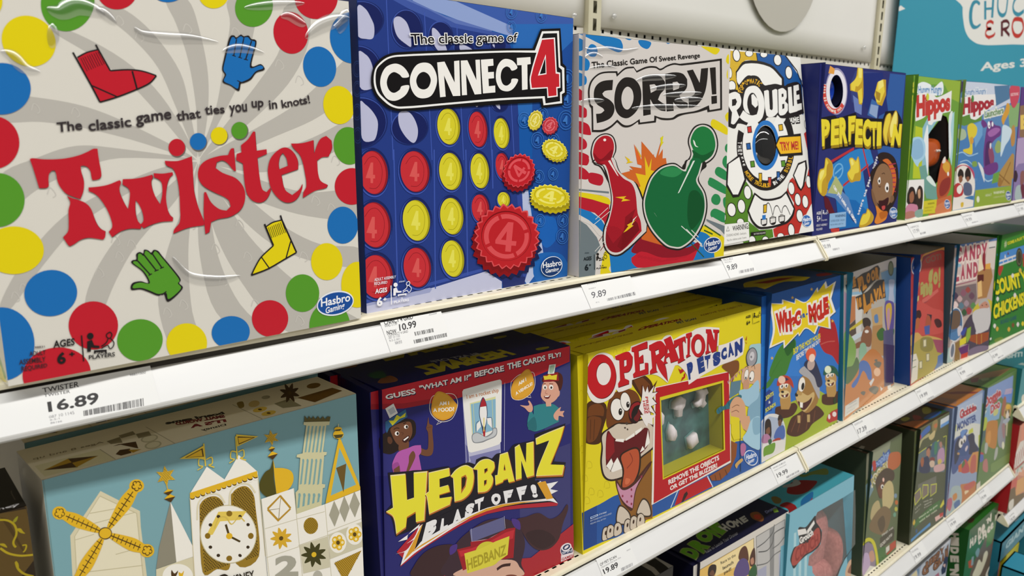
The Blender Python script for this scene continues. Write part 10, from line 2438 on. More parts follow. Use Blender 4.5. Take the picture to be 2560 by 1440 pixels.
lava = game_box('game_box', 'box with orange lettering and a blue-legged child over orange ground', 'board game', (0.3068, 0.0198, -0.3510), 0.0882, 0.0862, 0.2747, 0.2651, 0.0900, '2c7492', {'front': '''
P b9b2a8 0,0 1099,0 0,1060 -1099,0
P cfc8c6 -4,1073 1110,-20 6,-108 -256,46 -362,-3 -489,54
P 7ea3c4 745,980 365,-1 16,-294 -256,14
P b48ea4 7,948 70,-41 8,-321 -70,-23
P 8fb4cc 85,924 276,-29 1,-25 -277,36
P d8d4d0 69,908 310,-41 -41,-293 -245,4
P c07a4a 101,891 120,-12 5,-172 -128,-20
P 5a4a40 106,685 120,22 20,-109 -145,-9
P c9d6de 85,586 286,7 -16,-35 -261,-11
P c8a46c 539,728 255,-16 7,-167 -203,18
S 5d86b8 612,664 73,0 21,-62 -73,7
P b88a54 579,592 221,-27 50,-264 -298,76
S 3d6a2c 673,516 110,26 77,-41 -16,-64 -113,15
S 4a7a3a 956,517 121,-43 -37,-62 -120,37
R 3d352c 29,986 221,23 107,16 119,3 193,19 56,-32 -16,-69 -160,-23 -187,-53 -68,53 -241,18
R 3d352c 221,873 243,6 192,49 166,-11 45,-151 -295,8 -119,-70 -87,53 -84,8
T c9882f .09 T~69,941 54,4 -25,76 -54,-8
T c9882f .09 H~128,944 43,3 -26,75 -39,-3
T c9882f .09 E~179,947 56,2 -26,77 -51,-4
T c9882f .09 F~303,891 25,2 21,118 -99,-8
T c9882f .09 L~369,893 85,13 -71,97 -39,-1
T c9882f .09 O~444,938 78,-4 -11,83 -78,-5
T c9882f .09 O~539,944 80,-5 -3,86 -88,-1
T c9882f .09 R~628,938 86,-6 -17,102 -81,1
T c9882f .09 I~265,774 25,-1 -19,86 -33,-1
T c9882f .09 S~298,778 58,2 -27,76 -47,1
T c9882f .09 L~392,715 164,23 -126,134 -60,-4
T c9882f .09 A~520,757 89,4 -31,95 -78,-14
T c9882f .09 V~608,768 91,-2 5,100 -118,8
T c9882f .09 A~699,773 101,3 -33,116 -82,-14
T c9882f .09 !~806,776 41,0 -15,133 -47,-6
S b9c0d4 928,889 68,4 70,-23 -26,-77 24,-85 -76,-55 -61,64 14,91
S 6a5a9a 849,729 136,-8 82,-54 -10,-203 -96,-50 -104,154
S d8b23c 870,699 116,1 24,-92 -72,-122 -42,75
S c89aa8 901,654 58,4 7,-150 -50,23
P 5f5a7a 822,508 234,-24 42,-404 -259,61
E 6a7056 971 983 66 -9 3 -61
E 8a9070 971 983 47 -6 2 -47
L c9b63c 4.7 68,644 300,31
L c9b63c 4.2 171,649 198,13
S 3a2a22 368,681 103,-5 71,-45 -33,-38 -105,19
S 8a5a3c 404,606 87,3 72,-52 -14,-108 -105,15 -105,66
E ece6e0 457 573 42 -8 0 -12
S 8a5a3c 174,519 165,4 69,-39 -151,-1
S 8fb89a 323,495 103,-8 37,-72 -15,-87 -137,31
R c57a38 14,239 330,137 242,38 266,-149 249,-250 -195,-77 -409,12 -388,-23 -89,69
S 82a852 13,641 143,-52 84,-91 -14,-97 -63,-73 -142,-35
S 4a6a3a 50,378 128,-4 81,45 53,-87 -131,-65 -128,0
P a8a69a 713,-13 388,28 3,-50 -748,9 -328,20 243,22
S 3e68b0 311,357 67,11 105,-36 73,-68 21,-84 -71,11 -55,58 -70,35 -100,-66 -82,-18 -33,33 130,45
P e0dcd8 524,160 90,18 18,-17 -71,-36
P e0dcd8 766,75 58,-34 76,15 -114,-27
S e0dcd8 940,54 59,-1 22,-47 -69,0
S 6a6456 617,287 83,3 88,-32 -61,-26
S 6a6456 517,109 108,2 113,-44 -77,-33
S 6a6456 343,126 52,1 52,-21 -36,-16
S 6a6456 626,314 37,2 37,-14 -25,-12
P 4a3a5a 826,405 258,-65 -3,-320 -219,25
E efc09a 695 206 75 -17 1 -34
P d3a056 27,25 63,-5 81,17 -129,22
P d9d6ce 44,102 271,-1 -3,-76 -277,-2
T 8a8a88 .02 WARNING~113,90 147,-4 0,10 -147,3
T a3a29e 0 CHOKING HAZARD~81,67 188,-5 0,9 -188,5
T a3a29e 0 small parts~74,41 163,-6 -1,10 -162,5''', 'left': '''
P 2c7492 0,0 360,0 0,1060 -360,0''', 'top': '''
P 57503f 0,0 1099,0 0,360 -1099,0'''}, group='boxes standing on the middle shelf', rough=.15, coat=.5)
zingo = game_box('game_box', 'box with a dark blue side and a red front on the middle shelf', 'board game', (0.5701, 0.0153, -0.3510), 0.0620, 0.1000, 0.2086, 0.2635, 0.1000, '1d3f80', {'front': '''
P b4443c 0,0 834,0 0,1054 -834,0
S c9924a 234,1016 81,34 208,9 320,-8 1,-33 -435,3 -148,-21
S 8a3c44 -4,953 124,-53 107,36 34,64 73,36 510,-12 6,-166 -116,-183 -715,-18
S b4443c 14,902 213,9 108,99 509,-5 -6,-345 -837,30
P c8645a 270,673 403,37 21,-29 -311,-38 -112,-1
S c25048 9,720 262,-66 268,-94 285,-86 7,-177 -825,152
E dfd6d4 125 976 121 -19 -22 -75
E 36549a 125 976 106 -17 -20 -67
E e2dcdc 129 958 82 -10 1 -25
E 5a6ca0 117 1005 53 -6 1 -25
T 9a6a5a .03 GOTI~355,964 399,-8 -8,53 -412,14
T a69c5a .075 Z~81,653 116,32 5,149 -150,-47
T a69c5a .075 i~223,718 83,1 -12,108 -73,-8
T a69c5a .075 n~288,690 131,5 -3,109 -122,-2
T a69c5a .075 g~418,740 115,-3 5,167 -125,-17
T a69c5a .075 o~542,761 129,-11 -4,112 -119,8
T a69c5a .075 !~683,709 50,6 3,184 -50,-7
T cbc07c .06 Z~81,659 112,29 0,144 -133,-46
S 3a1c1c 57,558 52,41 108,-5 38,-51 -54,-22 -54,-10 -53,-22
S b06038 58,508 106,32 55,-35 -35,-57 -72,7
S 4a2424 583,442 79,6 103,-38 23,-51 -123,9
P 3a2a34 396,532 126,-27 -18,-56 -77,-13
S a8543a 387,514 77,-13 41,-78 -76,-52 -77,40
S c9a05a 7,420 160,-5 111,-52 152,-22 320,-87 64,-39 -265,37 -540,81
R aa9a4a 9,333 270,17 171,-19 139,-73 83,-83 146,-56 -260,-121 -270,8 -273,5
S 8d8240 242,344 112,-2 194,-56 3,-87 -155,5 -152,57
P 9a4a60 548,286 286,-62 -16,-119 -145,43
P 8c8464 296,334 94,-12 3,-72 -88,10
P d8cfa8 315,322 59,-6 1,-54 -55,5
P 8c8464 375,195 97,-13 2,-73 -89,11
P d8cfa8 395,184 59,-7 2,-56 -56,7
P 8c8464 199,167 92,-13 2,-71 -85,11
P d8cfa8 217,156 58,-7 1,-55 -54,7
P dcd4c4 10,257 125,-13 56,-75 -24,-148 -152,-10
C 6a7a4a 1.6 47,200 89,-7
C 6a7a4a 1.6 48,143 89,-7
P 5f7aa6 818,119 44,-50 -19,-72 -246,6 99,59
P 4f70a8 694,110 124,-5 4,-83 -145,17
P 4a5a9a 323,438 143,-13 2,-78 -115,15''', 'left': '''
P 1d3f80 0,0 400,0 0,1054 -400,0
S 9a5a4a 195,982 33,7 32,-36 14,-23 -8,-31 -23,-1 21,-36 -25,-32 -33,17
S 122a58 201,973 28,7 20,-33 0,-49 4,-37 -21,-22 -22,21
T b9bdd0 .025 Think~219,866 -11,92 22,13 14,-104
C 8d9a3e 3 237,490 26,5 20,-27 5,-50 -27,-15
C 8d9a3e 3 248,364 27,9 21,-36 -7,-38 -31,-7
L 8d9a3e 3.6 260,254 76,4
P 2f6088 267,143 83,13 17,-167 -83,-8
T 8fb0c8 .015 Ages 4+~337,4 -14,133 20,3 14,-133''', 'top': '''
P 4a3f30 0,0 834,0 0,400 -834,0'''}, group='boxes standing on the middle shelf')
candy = game_box('game_box', 'box with pink block lettering and a white-bearded man', 'board game', (0.7882, 0.0079, -0.3510), -0.0976, 0.0551, 0.2045, 0.2666, 0.1000, '46565e', {'front': '''
P b8a49c 0,0 818,0 0,1066 -818,0
P 5a78a8 -8,1067 831,0 6,-32 -186,9 -633,-8
P c9b6b0 9,1042 634,2 -155,-347 -461,25
P d3c5bc 643,1044 185,-1 14,-271 -248,11
P 8fb4c8 20,962 54,8 70,-100 -109,-16
T e2d0c8 .158/.068 C~56,906 97,4 -20,135 -96,-5
T a8475a .068 C~56,906 97,4 -20,135 -96,-5
T e2d0c8 .158/.068 A~167,908 98,4 -13,136 -91,-5
T a8475a .068 A~167,908 98,4 -13,136 -91,-5
T e2d0c8 .158/.068 N~296,903 108,3 -14,138 -108,-5
T a8475a .068 N~296,903 108,3 -14,138 -108,-5
T e2d0c8 .158/.068 D~434,903 87,6 -21,132 -87,-6
T a8475a .068 D~434,903 87,6 -21,132 -87,-6
T e2d0c8 .158/.068 Y~591,847 23,1 14,193 -120,-4
T a8475a .068 Y~591,847 23,1 14,193 -120,-4
T e2d0c8 .158/.068 L~46,733 83,4 -43,152 -55,-1
T a8475a .068 L~46,733 83,4 -43,152 -55,-1
T e2d0c8 .158/.068 A~149,742 85,0 -21,142 -70,-4
T a8475a .068 A~149,742 85,0 -21,142 -70,-4
T e2d0c8 .158/.068 N~263,739 101,0 -15,145 -100,-4
T a8475a .068 N~263,739 101,0 -15,145 -100,-4
T e2d0c8 .158/.068 D~393,739 88,1 -22,140 -88,2
T a8475a .068 D~393,739 88,1 -22,140 -88,2
L 9a5a6a 2.6 43,707 413,4
P d8d4d0 651,1036 147,-2 2,-60 -139,5
L 4a4a4c 2.4 667,986 131,-1
P a87a4a 472,796 273,0 46,-90 -93,-189 -183,9 -49,215
P 5a2420 472,755 128,-7 10,-64 -120,-1
P e0b87a 490,683 73,13 39,-153 -89,-3
P d9a24a 585,840 137,1 10,-58 -125,13
S 8a2a34 548,927 49,23 26,-156 -47,5
P e6d6b8 480,933 28,11 84,-146 -102,-18
P 7a6a6c 32,688 429,-9 39,-151 -114,-125 -353,-20
S 4a3a50 14,616 51,29 62,-43 -52,-26
S c0a0a0 108,577 47,26 57,-39 -48,-23
S 8a5a6a 166,624 52,30 64,-44 -53,-26
S 9a4a44 257,641 45,25 55,-37 -46,-22
S 6a4a5a 330,577 54,29 66,-44 -55,-26
S e0c8c4 26,533 51,29 62,-43 -52,-26
S 5a7a8a 146,511 47,26 57,-40 -48,-23
S a08a94 244,519 48,26 58,-40 -49,-23
S a04048 293,443 53,29 66,-45 -55,-26
S 5a8a50 380,480 49,27 59,-41 -49,-23
S 3a5a3a 213,440 47,26 58,-40 -48,-23
S c9b43c 439,438 83,45 147,24 164,-50 -1,-86 -170,-6 -201,27
S b0aca8 539,467 54,42 108,-6 73,-67 30,-91 -116,45
S c08a74 563,456 110,29 86,-54 -9,-42 -157,21
E 4a2a24 617 453 12 -2 1 -6
E 4a2a24 702 449 13 -2 1 -6
S c8c4c4 517,420 91,-5 79,-18 74,19 43,-71 13,-74 -36,-68 -115,-55 -110,17 -114,160 17,82
S 7a1f20 583,379 79,-14 60,6 -39,-45 -47,7
S 4a3a48 259,281 101,97 73,4 35,-132 109,-116 -297,4
R 4a4050 307,346 124,53 64,-129 72,-75 215,4 37,60 -5,-256 -397,1 -32,212
S c8c4c4 431,399 99,29 218,-22 60,-80 -31,-98 -169,-3 -40,-37 -47,14 21,54 -84,62
P 9a4a24 410,198 143,-8 248,-16 -2,-80 -183,-15 -206,69
L c9a04a 2.2 546,184 15,-96
L c9a04a 2.2 646,176 15,-97
S 7a6a80 409,56 178,14 222,-37 7,-45 -369,11
E dcdcdc 108 344 149 -27 0 -157
E 4a6a90 108 344 135 -24 0 -148
S 6a5444 1,410 33,64 113,-9 50,-55 -15,-94 -125,-9 -46,34
S 4f7aa8 7,273 109,11 110,25 -15,-95 -140,-5 -60,29
S c8c0c8 156,306 69,10 9,-64 -53,-26
P 8a6a3a 132,171 83,15 28,-187 -100,-4
P a9c0bc -16,140 81,14 57,-106 -22,-45 -98,3
E d4cfce 85 110 52 -11 -6 -82
E 6a7080 88 109 32 -7 -5 -61
P d6c92c 215,186 121,16 9,-65 -121,-8
P 5f2a66 198,112 201,9 -3,-77 -130,-7
P c0382c 265,44 131,0 -7,-49 -131,-6
P 88a83a 329,196 18,74 72,11 0,-99 -51,-49
S 3a4a9a 221,248 80,43 31,-18 -49,-56''', 'left': '''
P 1d5878 0,0 400,0 0,1066 -400,0
P 6a4a24 261,1022 74,-8 28,-257 -71,-21
P a8782c 278,963 42,17 6,-46 -37,-17
P a8782c 287,883 37,10 7,-59 -36,-17
P cfc8bc 287,937 53,11 0,-33 -43,-11''', 'top': '''
P 5a5448 0,0 818,0 0,400 -818,0'''}, group='boxes standing on the middle shelf')
chickens = game_box('game_box', 'green box with yellow hand lettering at the right edge of the middle shelf', 'board game', (1.0727, 0.0040, -0.3510), -0.0249, 0.0558, 0.2900, 0.2667, 0.1000, '27662a', {'front': '''
P 2f7a2a 0,0 1160,0 0,1067 -1160,0
P 3a8228 6,1039 809,40 38,-160 -823,3
P 4a86c8 16,895 839,16 31,-135 -393,10 -405,-8
L d9d6d2 4.6 81,815 467,11
L d9d6d2 4.0 108,776 448,11
L d9d6d2 3.8 199,817 22,-48
L d9d6d2 3.8 320,821 22,-48
L d9d6d2 3.9 444,822 23,-49
P e0dad2 225,837 19,35 33,-41
P 6a3a3a 302,858 12,36 36,-40
E 3a3a26 651 797 97 -10 22 -98
E 6a6a4a 651 797 71 -7 18 -78
E 3a3a26 651 797 57 -6 15 -66
S b03a2c 63,759 149,-2 -29,-55 -53,-31
P b03a2c 743,822 130,10 36,-152 -124,6
T d2c81e .05 COME A PLAY TOGETHER~291,955 772,30 -31,34 -757,-33
T b9c49a .022 #~203,942 70,4 -22,57 -59,-6
T 1c4a1c .105/.045 COUNT YOUR~40,480 1442,-27 -192,185 -1300,-1
T e2d61c .045 COUNT YOUR~29,489 1425,-24 -189,176 -1287,4
T 1c4a1c .105/.045 CHICKENS!~69,239 880,26 -46,149 -865,-18
T e2d61c .045 CHICKENS!~57,248 879,27 -44,140 -865,-14
T 1f5a5a .04 BOARD GAME~263,167 457,-18 -21,46 -445,15
S ddd8d0 64,184 31,20 46,-28 -31,-23
S d0a83a 142,141 31,21 46,-29 -31,-23
S d0a83a 470,83 34,21 49,-30 -33,-24
S 7a4a24 582,108 34,21 50,-30 -34,-24
S ddd8d0 726,93 35,21 50,-30 -34,-25
S d6c62a 873,77 36,21 52,-30 -35,-25
S ddd8d0 458,632 33,22 48,-27 -33,-25
S d0b04a 664,661 34,23 50,-28 -34,-25
S ddd8d0 90,448 31,20 46,-27 -31,-24
S ddd8d0 567,420 34,22 49,-29 -33,-25
P 27662a -17,81 88,0 0,-53 -78,-1
P d9e0d4 -11,76 53,-2 1,-22 -50,3
S 6a8a2c 119,35 160,2 89,-30 -160,-18''', 'left': '''
P 27662a 0,0 400,0 0,1067 -400,0''', 'top': '''
P 3a5a26 0,0 1160,0 0,400 -1160,0'''}, group='boxes standing on the middle shelf')
drone = game_box('game_box', 'navy box with green and white lettering on top and framed photos in front', 'board game', (-0.1125, 0.0098, -0.7430), -0.0224, 0.0427, 0.2656, 0.2645, 0.2000, '14142c', {'front': '''
P d4cec6 0,0 1062,0 0,1058 -1062,0
P 8a7a5a 35,1012 609,-1 28,-282 -636,251
P e2b860 42,1007 596,0 25,-275 -623,247
P efd9a0 189,1003 449,4 13,-143 -421,39
P 5a5a5c 667,1012 353,2 34,-436 -359,142
P bcbab8 673,1007 342,3 27,-427 -340,134
P 8a8a8a 828,1012 60,-1 21,-376 -51,20
C 4a4a4c 2 685,927 100,8 84,34 18,52
C 4a4a4c 2 704,889 107,-28 63,36 18,58 121,2
C 5a5a5c 1.8 877,850 77,5 65,28
C 5a5a5c 1.8 694,797 124,-28 85,26 123,0
P a4a6bc 699,757 109,-4 5,-80 -107,42
P b4b6cc 959,780 68,2 15,-199 -70,27
T 2c2622 .015 Race to the~284,961 158,-3 -6,21 -161,3
T 2c2622 .025 launch~304,916 116,-1 -4,24 -116,0
T 2c2622 .025 pad!~320,880 77,-3 -4,24 -79,2
S 2a1c1a 151,935 2,52 36,10 43,-23 -3,-46 -27,-14
S 6a4430 164,941 27,19 24,-27 -4,-22
S 5a3424 472,938 22,47 50,6 32,-43 15,-74 -41,9 -51,20
S 5a4a80 429,825 30,74 59,15 63,-42 25,-79 -40,-22
S 4a2a1e 601,877 28,52 30,1 12,-112 -57,3
S b8846a 612,866 30,8 13,-43 -31,-1
S 2a5a34 598,758 18,44 61,8 11,-87''', 'left': '''
P 14142c 0,0 800,0 0,1058 -800,0
T 8a8aa8 .015 HOME~673,923 0,56 16,7 5,-54''', 'top': '''
P 15152e 0,0 1062,0 0,800 -1062,0
T 7f8f4a .11/.06 D~70,36 94,33 -30,106 -70,-30
T 5f9a22 .06 D~70,36 94,33 -30,106 -70,-30
T 7f8f4a .11/.06 R~164,49 95,22 24,119 -106,-17
T 5f9a22 .06 R~164,49 95,22 24,119 -106,-17
T 7f8f4a .11/.06 O~285,90 132,61 -38,75 -105,-28
T 5f9a22 .06 O~285,90 132,61 -38,75 -105,-28
T 7f8f4a .11/.06 N~397,96 69,14 5,114 -61,-9
T 5f9a22 .06 N~397,96 69,14 5,114 -61,-9
T 7f8f4a .11/.06 E~438,104 59,10 60,115 -76,-5
T 5f9a22 .06 E~438,104 59,10 60,115 -76,-5
T b9b7b0 .06 H~503,109 45,0 21,79 -64,-7
T b9b7b0 .06 O~559,106 53,2 49,81 -87,-4
T b9b7b0 .06 M~606,97 63,1 25,65 -49,1
T b9b7b0 .06 E~679,98 54,1 42,59 -67,0
T 9a9aa4 .01 Race to Launch Your Drones~181,35 342,7 34,29 -367,-10
S 7a4a24 827,147 60,-17 -33,-68 -63,-26 -14,58
S a83a24 824,117 39,-16 -45,-42 -27,23
T 8a92c0 .015 Drones~914,75 122,-3 23,31 -129,-1
P 6a8a2c 1001,85 35,-13 -36,-35 -35,12'''}, group='boxes standing on the lower shelf')
grouch = game_box('game_box', 'pale blue striped box with a clear front and pink plush inside', 'board game', (0.1281, -0.0007, -0.7430), -0.0212, 0.0680, 0.2573, 0.2591, 0.1400, '79b3c6', {'front': '''
P 79b3c6 0,0 1029,0 0,1037 -1029,0|487,917 373,-9 195,3 19,-173 12,-283 -180,-66 -103,-121 -324,156 -40,43 -8,52 -58,28 10,65 86,17 75,21 15,99 -34,39 -65,29 -3,70
P a9cfd8 169,865 32,-2 4,-332 -34,13
P a9cfd8 239,862 34,-2 5,-358 -34,14
P a9cfd8 317,859 34,-2 7,-386 -35,13
L 2a2426 2.7 1063,901 23,-446 -166,-64 -119,-93
P 8fb8d0 1066,958 79,5 50,-819 -76,29
L d9e6ee 1.7 1065,973 51,-799
S 2a2a2c 142,649 -14,45 45,63 70,1 -16,126 96,-26 73,22 61,20 15,-52 53,-60 35,-60 -28,-80 -88,-17 -87,5 -108,-14 -70,-24
S a84840 160,629 -14,52 39,65 83,4 98,-22 59,47 62,20 39,-28 5,-98 -100,-26 -111,6 -95,-32
P e3e0dc 215,875 109,-28 26,-46 -121,26
L e3e0dc 8.2 350,808 96,48
T e3e0dc .05 Grouch~256,751 182,9 -15,53 -187,-8
T 8a2e2a .025 COUCH~189,638 330,21 -18,89 -304,-6
S cfa98a 943,242 36,97 85,5 61,-45 2,-129
S 8a5a44 977,258 47,49 58,-14 20,-83''', 'left': '''
P 3f7f90 0,0 560,0 0,1037 -560,0''', 'top': '''
P 3a8d9c 0,0 1029,0 0,560 -1029,0
S 7a1418 383,184 138,52 100,-15 67,-55 18,-44 -143,-32 -83,-5 -72,15 -44,45
S 8f8f8c 422,243 48,7 61,-22 65,23 21,-17 -34,-48 -71,2 -71,30
S 6a7a3a 709,316 35,-69 80,-6 151,-42 -94,-65 -84,70 -107,28
S 6a5a2c 208,203 45,-11 -13,-50 -64,-25 -23,28
S 7a1418 146,99 87,-3 7,-58 -52,-56 -9,-26 -184,-53 -28,23 169,99
S 1a5a8a 323,38 141,24 56,-10 -192,-86 -139,-17
P 8a1c20 212,-38 226,52 -173,-96 -125,-10'''}, group='boxes standing on the lower shelf', opening=True)
poop = game_box('game_box', 'green box with a brown dog beside the clear-fronted striped box', 'board game', (0.4353, 0.0172, -0.7430), 0.0019, 0.0594, 0.1694, 0.2688, 0.1300, '3a4434', {'front': '''
P 5f6a48 0,0 677,0 0,1075 -677,0
P 8a9078 -12,1078 461,-15 -26,-101 -317,-39
P 6f8a94 5,809 75,25 80,-107 -130,-89
P 8a8a76 -11,1070 68,-4 -14,-205 -33,-14
T d2cdbb .12/.04 POOPER~122,755 297,75 -10,95 -329,-91
T 3a5a9a .13/.03 Pooping~90,904 375,13 -57,99 -289,-56
T 8fa8d0 .03 Pooping~99,905 347,17 -46,84 -272,-49
S b03a34 110,971 52,1 25,-73 -43,-12
S 3a5f9a 43,861 59,15 25,-81 -59,-14
T a89c5a .04 POOPER~131,757 279,75 -9,82 -312,-83
S b5643a 425,945 112,-3 120,-47 12,-97 -113,-18 -137,50
S 4a3a2c 188,800 174,47 176,-78 9,-80 -168,2 -81,-91 -61,69
S 6a4028 235,687 48,51 74,-15 30,-102 -71,-28
E e3ddd4 324 696 30 -9 2 -21
E 1a1614 328 692 15 -5 1 -12
E efc0b0 339 753 19 -6 2 -19
S bfae7c 332,613 11,72 108,26 92,-72 26,-146 -89,-47 -117,47
S b3a274 120,509 36,79 106,6 48,-116 -84,-56 -84,38
S 7a6444 151,465 120,43 129,-10 122,-93 -25,-112 -107,-48 -191,86 -95,76
S 5a4a34 264,401 107,22 48,-102 -70,-44
P 4a4434 326,234 251,22 45,-60 -9,-84 -267,20
T d6d0c4 .01 FIND HIS~372,234 218,-4 -7,19 -222,7
T d6d0c4 .025 GOES NUTS!~345,141 232,27 -8,25 -237,-17
P cfc8c0 457,99 70,0 6,-50 -66,-6
P b0402c 537,100 116,-3 18,-69 -182,-11 -6,20 61,3
S 3d6a34 250,6 23,128 168,-20 18,-86 186,-35 23,-27 -304,-5
S c9c22c 2,295 40,35 89,-20 96,-73 67,-128 42,-146 -38,15 -63,170 -82,116 -91,33 -33,-12
P 8a7a90 3,286 95,-2 94,-60 68,-145 11,-108 -251,41
S b8a0c0 12,191 96,-11 48,-129 -127,-42
S c0907a 126,173 71,-2 46,-94 -72,2
P d9d6ce 38,5 118,46 171,-84 -125,-28
E 7a92a8 604 525 32 -10 2 -22
E c06a34 631 455 32 -11 3 -22
E b8b44a 629 395 32 -11 3 -22
E 6a9a80 605 351 32 -11 2 -22''', 'left': '''
P 2a3a30 0,0 520,0 0,1075 -520,0
S 25508f 259,956 154,11 17,-12 -38,-85 -155,-12
S 8a8220 293,849 91,27 3,-28 -85,-13
S 7a8a90 404,907 47,62 20,-124 -42,-30''', 'top': '''
P 3a2e22 0,0 677,0 0,520 -677,0
P 8a8478 31,92 102,12 5,-29 -115,-25'''}, group='boxes standing on the lower shelf')
greenback = game_box('game_box', 'dark green box turned to show yellow-framed family photos', 'board game', (0.6523, 0.0038, -0.7430), -0.0199, 0.0635, 0.1872, 0.2643, 0.1300, '353a28', {'front': '''
P 4a5038 0,0 749,0 0,1057 -749,0
P 5d6440 5,1062 743,9 47,-617 -780,229
P 4d5236 30,1046 708,1 57,-593 -757,222
P c9cfd2 552,1028 195,0 9,-61 -200,-14
P 5f92cc 565,977 189,1 -2,-32 -195,-1
S 3a62a8 126,1000 66,24 116,12 12,-50 -121,-20 -79,-15 -15,35
S a8a276 91,907 42,35 90,18 95,1 -9,-29 -129,-2 -62,-55
S b0384a 92,994 34,6 21,-36 -27,-8
S 4a6ab0 38,922 36,31 17,-46 -21,-14
S 8a7a4a 373,1041 64,20 53,-28 -5,-62 -54,-50 -54,46
S b86a3c 407,1011 60,6 17,-35 -48,-4
S bfae7c 309,932 58,16 71,8 -5,-56 -58,-17 -50,19
P 5a6a70 84,822 201,18 255,-5 153,-111 21,-246 -629,185
L bcc044 2.4 73,666 4,163 190,10
L bcc044 2.6 357,836 183,-1
L bcc044 2.7 639,841 71,-5 2,-205 -3,-119
L bcc044 2.7 757,728 -7,-47
S 3a5a70 381,835 122,-1 16,-122 -123,2
S 3f7a5a 443,829 61,-1 6,-97 -54,-7
S 3a2a24 265,814 32,22 61,-6 17,-41
S a8745c 271,807 52,12 30,-45 -18,-48 -52,30
S 2e3450 145,645 12,95 139,13 56,-68 13,-105
S 9a5a3c 155,751 45,19 28,-45 -18,-47 -36,16
S 7a3a3a 348,712 61,-1 52,-25 3,-28 -101,34
S c9b09a 353,674 60,4 53,-31 -7,-41 -75,17
S b08aa8 523,679 29,61 89,-2 45,-56 0,-92 -129,20
S a87a6c 551,800 42,10 31,-46 -35,-17
S c9b05a 540,642 63,-2 31,-41 -75,-6
S c8a0a0 471,608 218,-41 8,-63 -206,39
P 6a6a60 125,535 399,-38 21,-162 -408,93
P bcc044 42,467 139,22 38,-104 -136,-38
P 7a6c64 58,459 114,18 31,-86 -111,-30
P bcc044 224,436 7,67 123,-37 12,-104 -130,-6
P 7a6c64 234,434 6,55 101,-31 10,-85 -107,-5
P bcc044 411,377 -2,72 139,-31 -2,-89 -135,-2
P 7a6c64 421,378 -2,58 114,-25 -2,-73 -111,-2
T b9b8a8 .015 LETS~95,303 120,13 -2,12 -121,-7
T b9b8a8 .015 FIND IT~99,267 94,9 -1,12 -95,-9
T b9b8a8 .015 Hide the~273,315 197,-28 -2,13 -203,32
T b9b8a8 .015 acorns~291,280 154,-15 -1,13 -155,17
T b9b8a8 .015 & squirrel~287,257 161,-17 -1,10 -162,20
P 3f6a34 88,189 101,19 234,23 220,-5 25,-87 -209,20 -262,-24 -102,-6
T c9d0b4 .015 Watch as he goes~185,186 408,-5 -10,22 -407,3
T c9d0b4 .015 wild for nuts~196,147 389,-11 -10,21 -388,10
S c9a83a 56,194 29,25 23,-37 -29,-19
P c9c23a 652,156 78,48 22,-56 -83,-16
P d9b0a8 543,83 191,-15 5,-39 -168,2
P b83a34 647,84 94,-15 -3,-33 -71,5
P 4f8cc0 35,45 94,7 314,16 11,-34 -245,-4 -170,-15
P 2f5a8a 124,101 24,9 18,-41 -32,-1
P 3d4632 -11,177 106,-42 22,-84 -88,-4''', 'left': '''
P 1c2418 0,0 520,0 0,1057 -520,0
S 8f8f8c 370,822 3,53 13,56 5,42 26,18 2,-21 -20,-26 -15,-76
S 1d4890 344,972 40,20 24,-4 -31,-60 -7,-22 -21,20
S 4a5f74 391,885 21,68 45,-24 -3,-104 -50,-14
P 5a2014 321,788 27,13 29,-176 -38,-11
S a82a24 420,392 14,16 12,-19 -14,-16
E 2f5a8a 425 199 22 8 2 -23
S 8a862c 419,350 29,22 23,-22 -34,-17
S 5a5418 399,89 45,28 54,-10 11,-50 -99,-18
P 8a2020 403,30 38,20 52,-40 -3,-25 -80,0
S b0706c 414,-2 30,23 39,-21 -34,-25
S 6a5a18 433,314 58,49 10,-49 -40,-14''', 'top': '''
P 3a2a1c 0,0 749,0 0,520 -749,0
P 9a5424 78,20 299,8 -132,91 -225,48
P 27482e 348,69 29,-41 411,-14 13,84 -294,-18
S 1f4a8a 395,84 187,7 118,-42 -197,-19 -114,23
S 8a862c 635,196 83,-11 -49,-55 -99,-29 -59,30
S 8a862c 201,207 96,-8 -15,-41 -105,0
S 7a1c18 387,178 34,-45 -57,-42 -89,21'''}, group='boxes standing on the lower shelf')
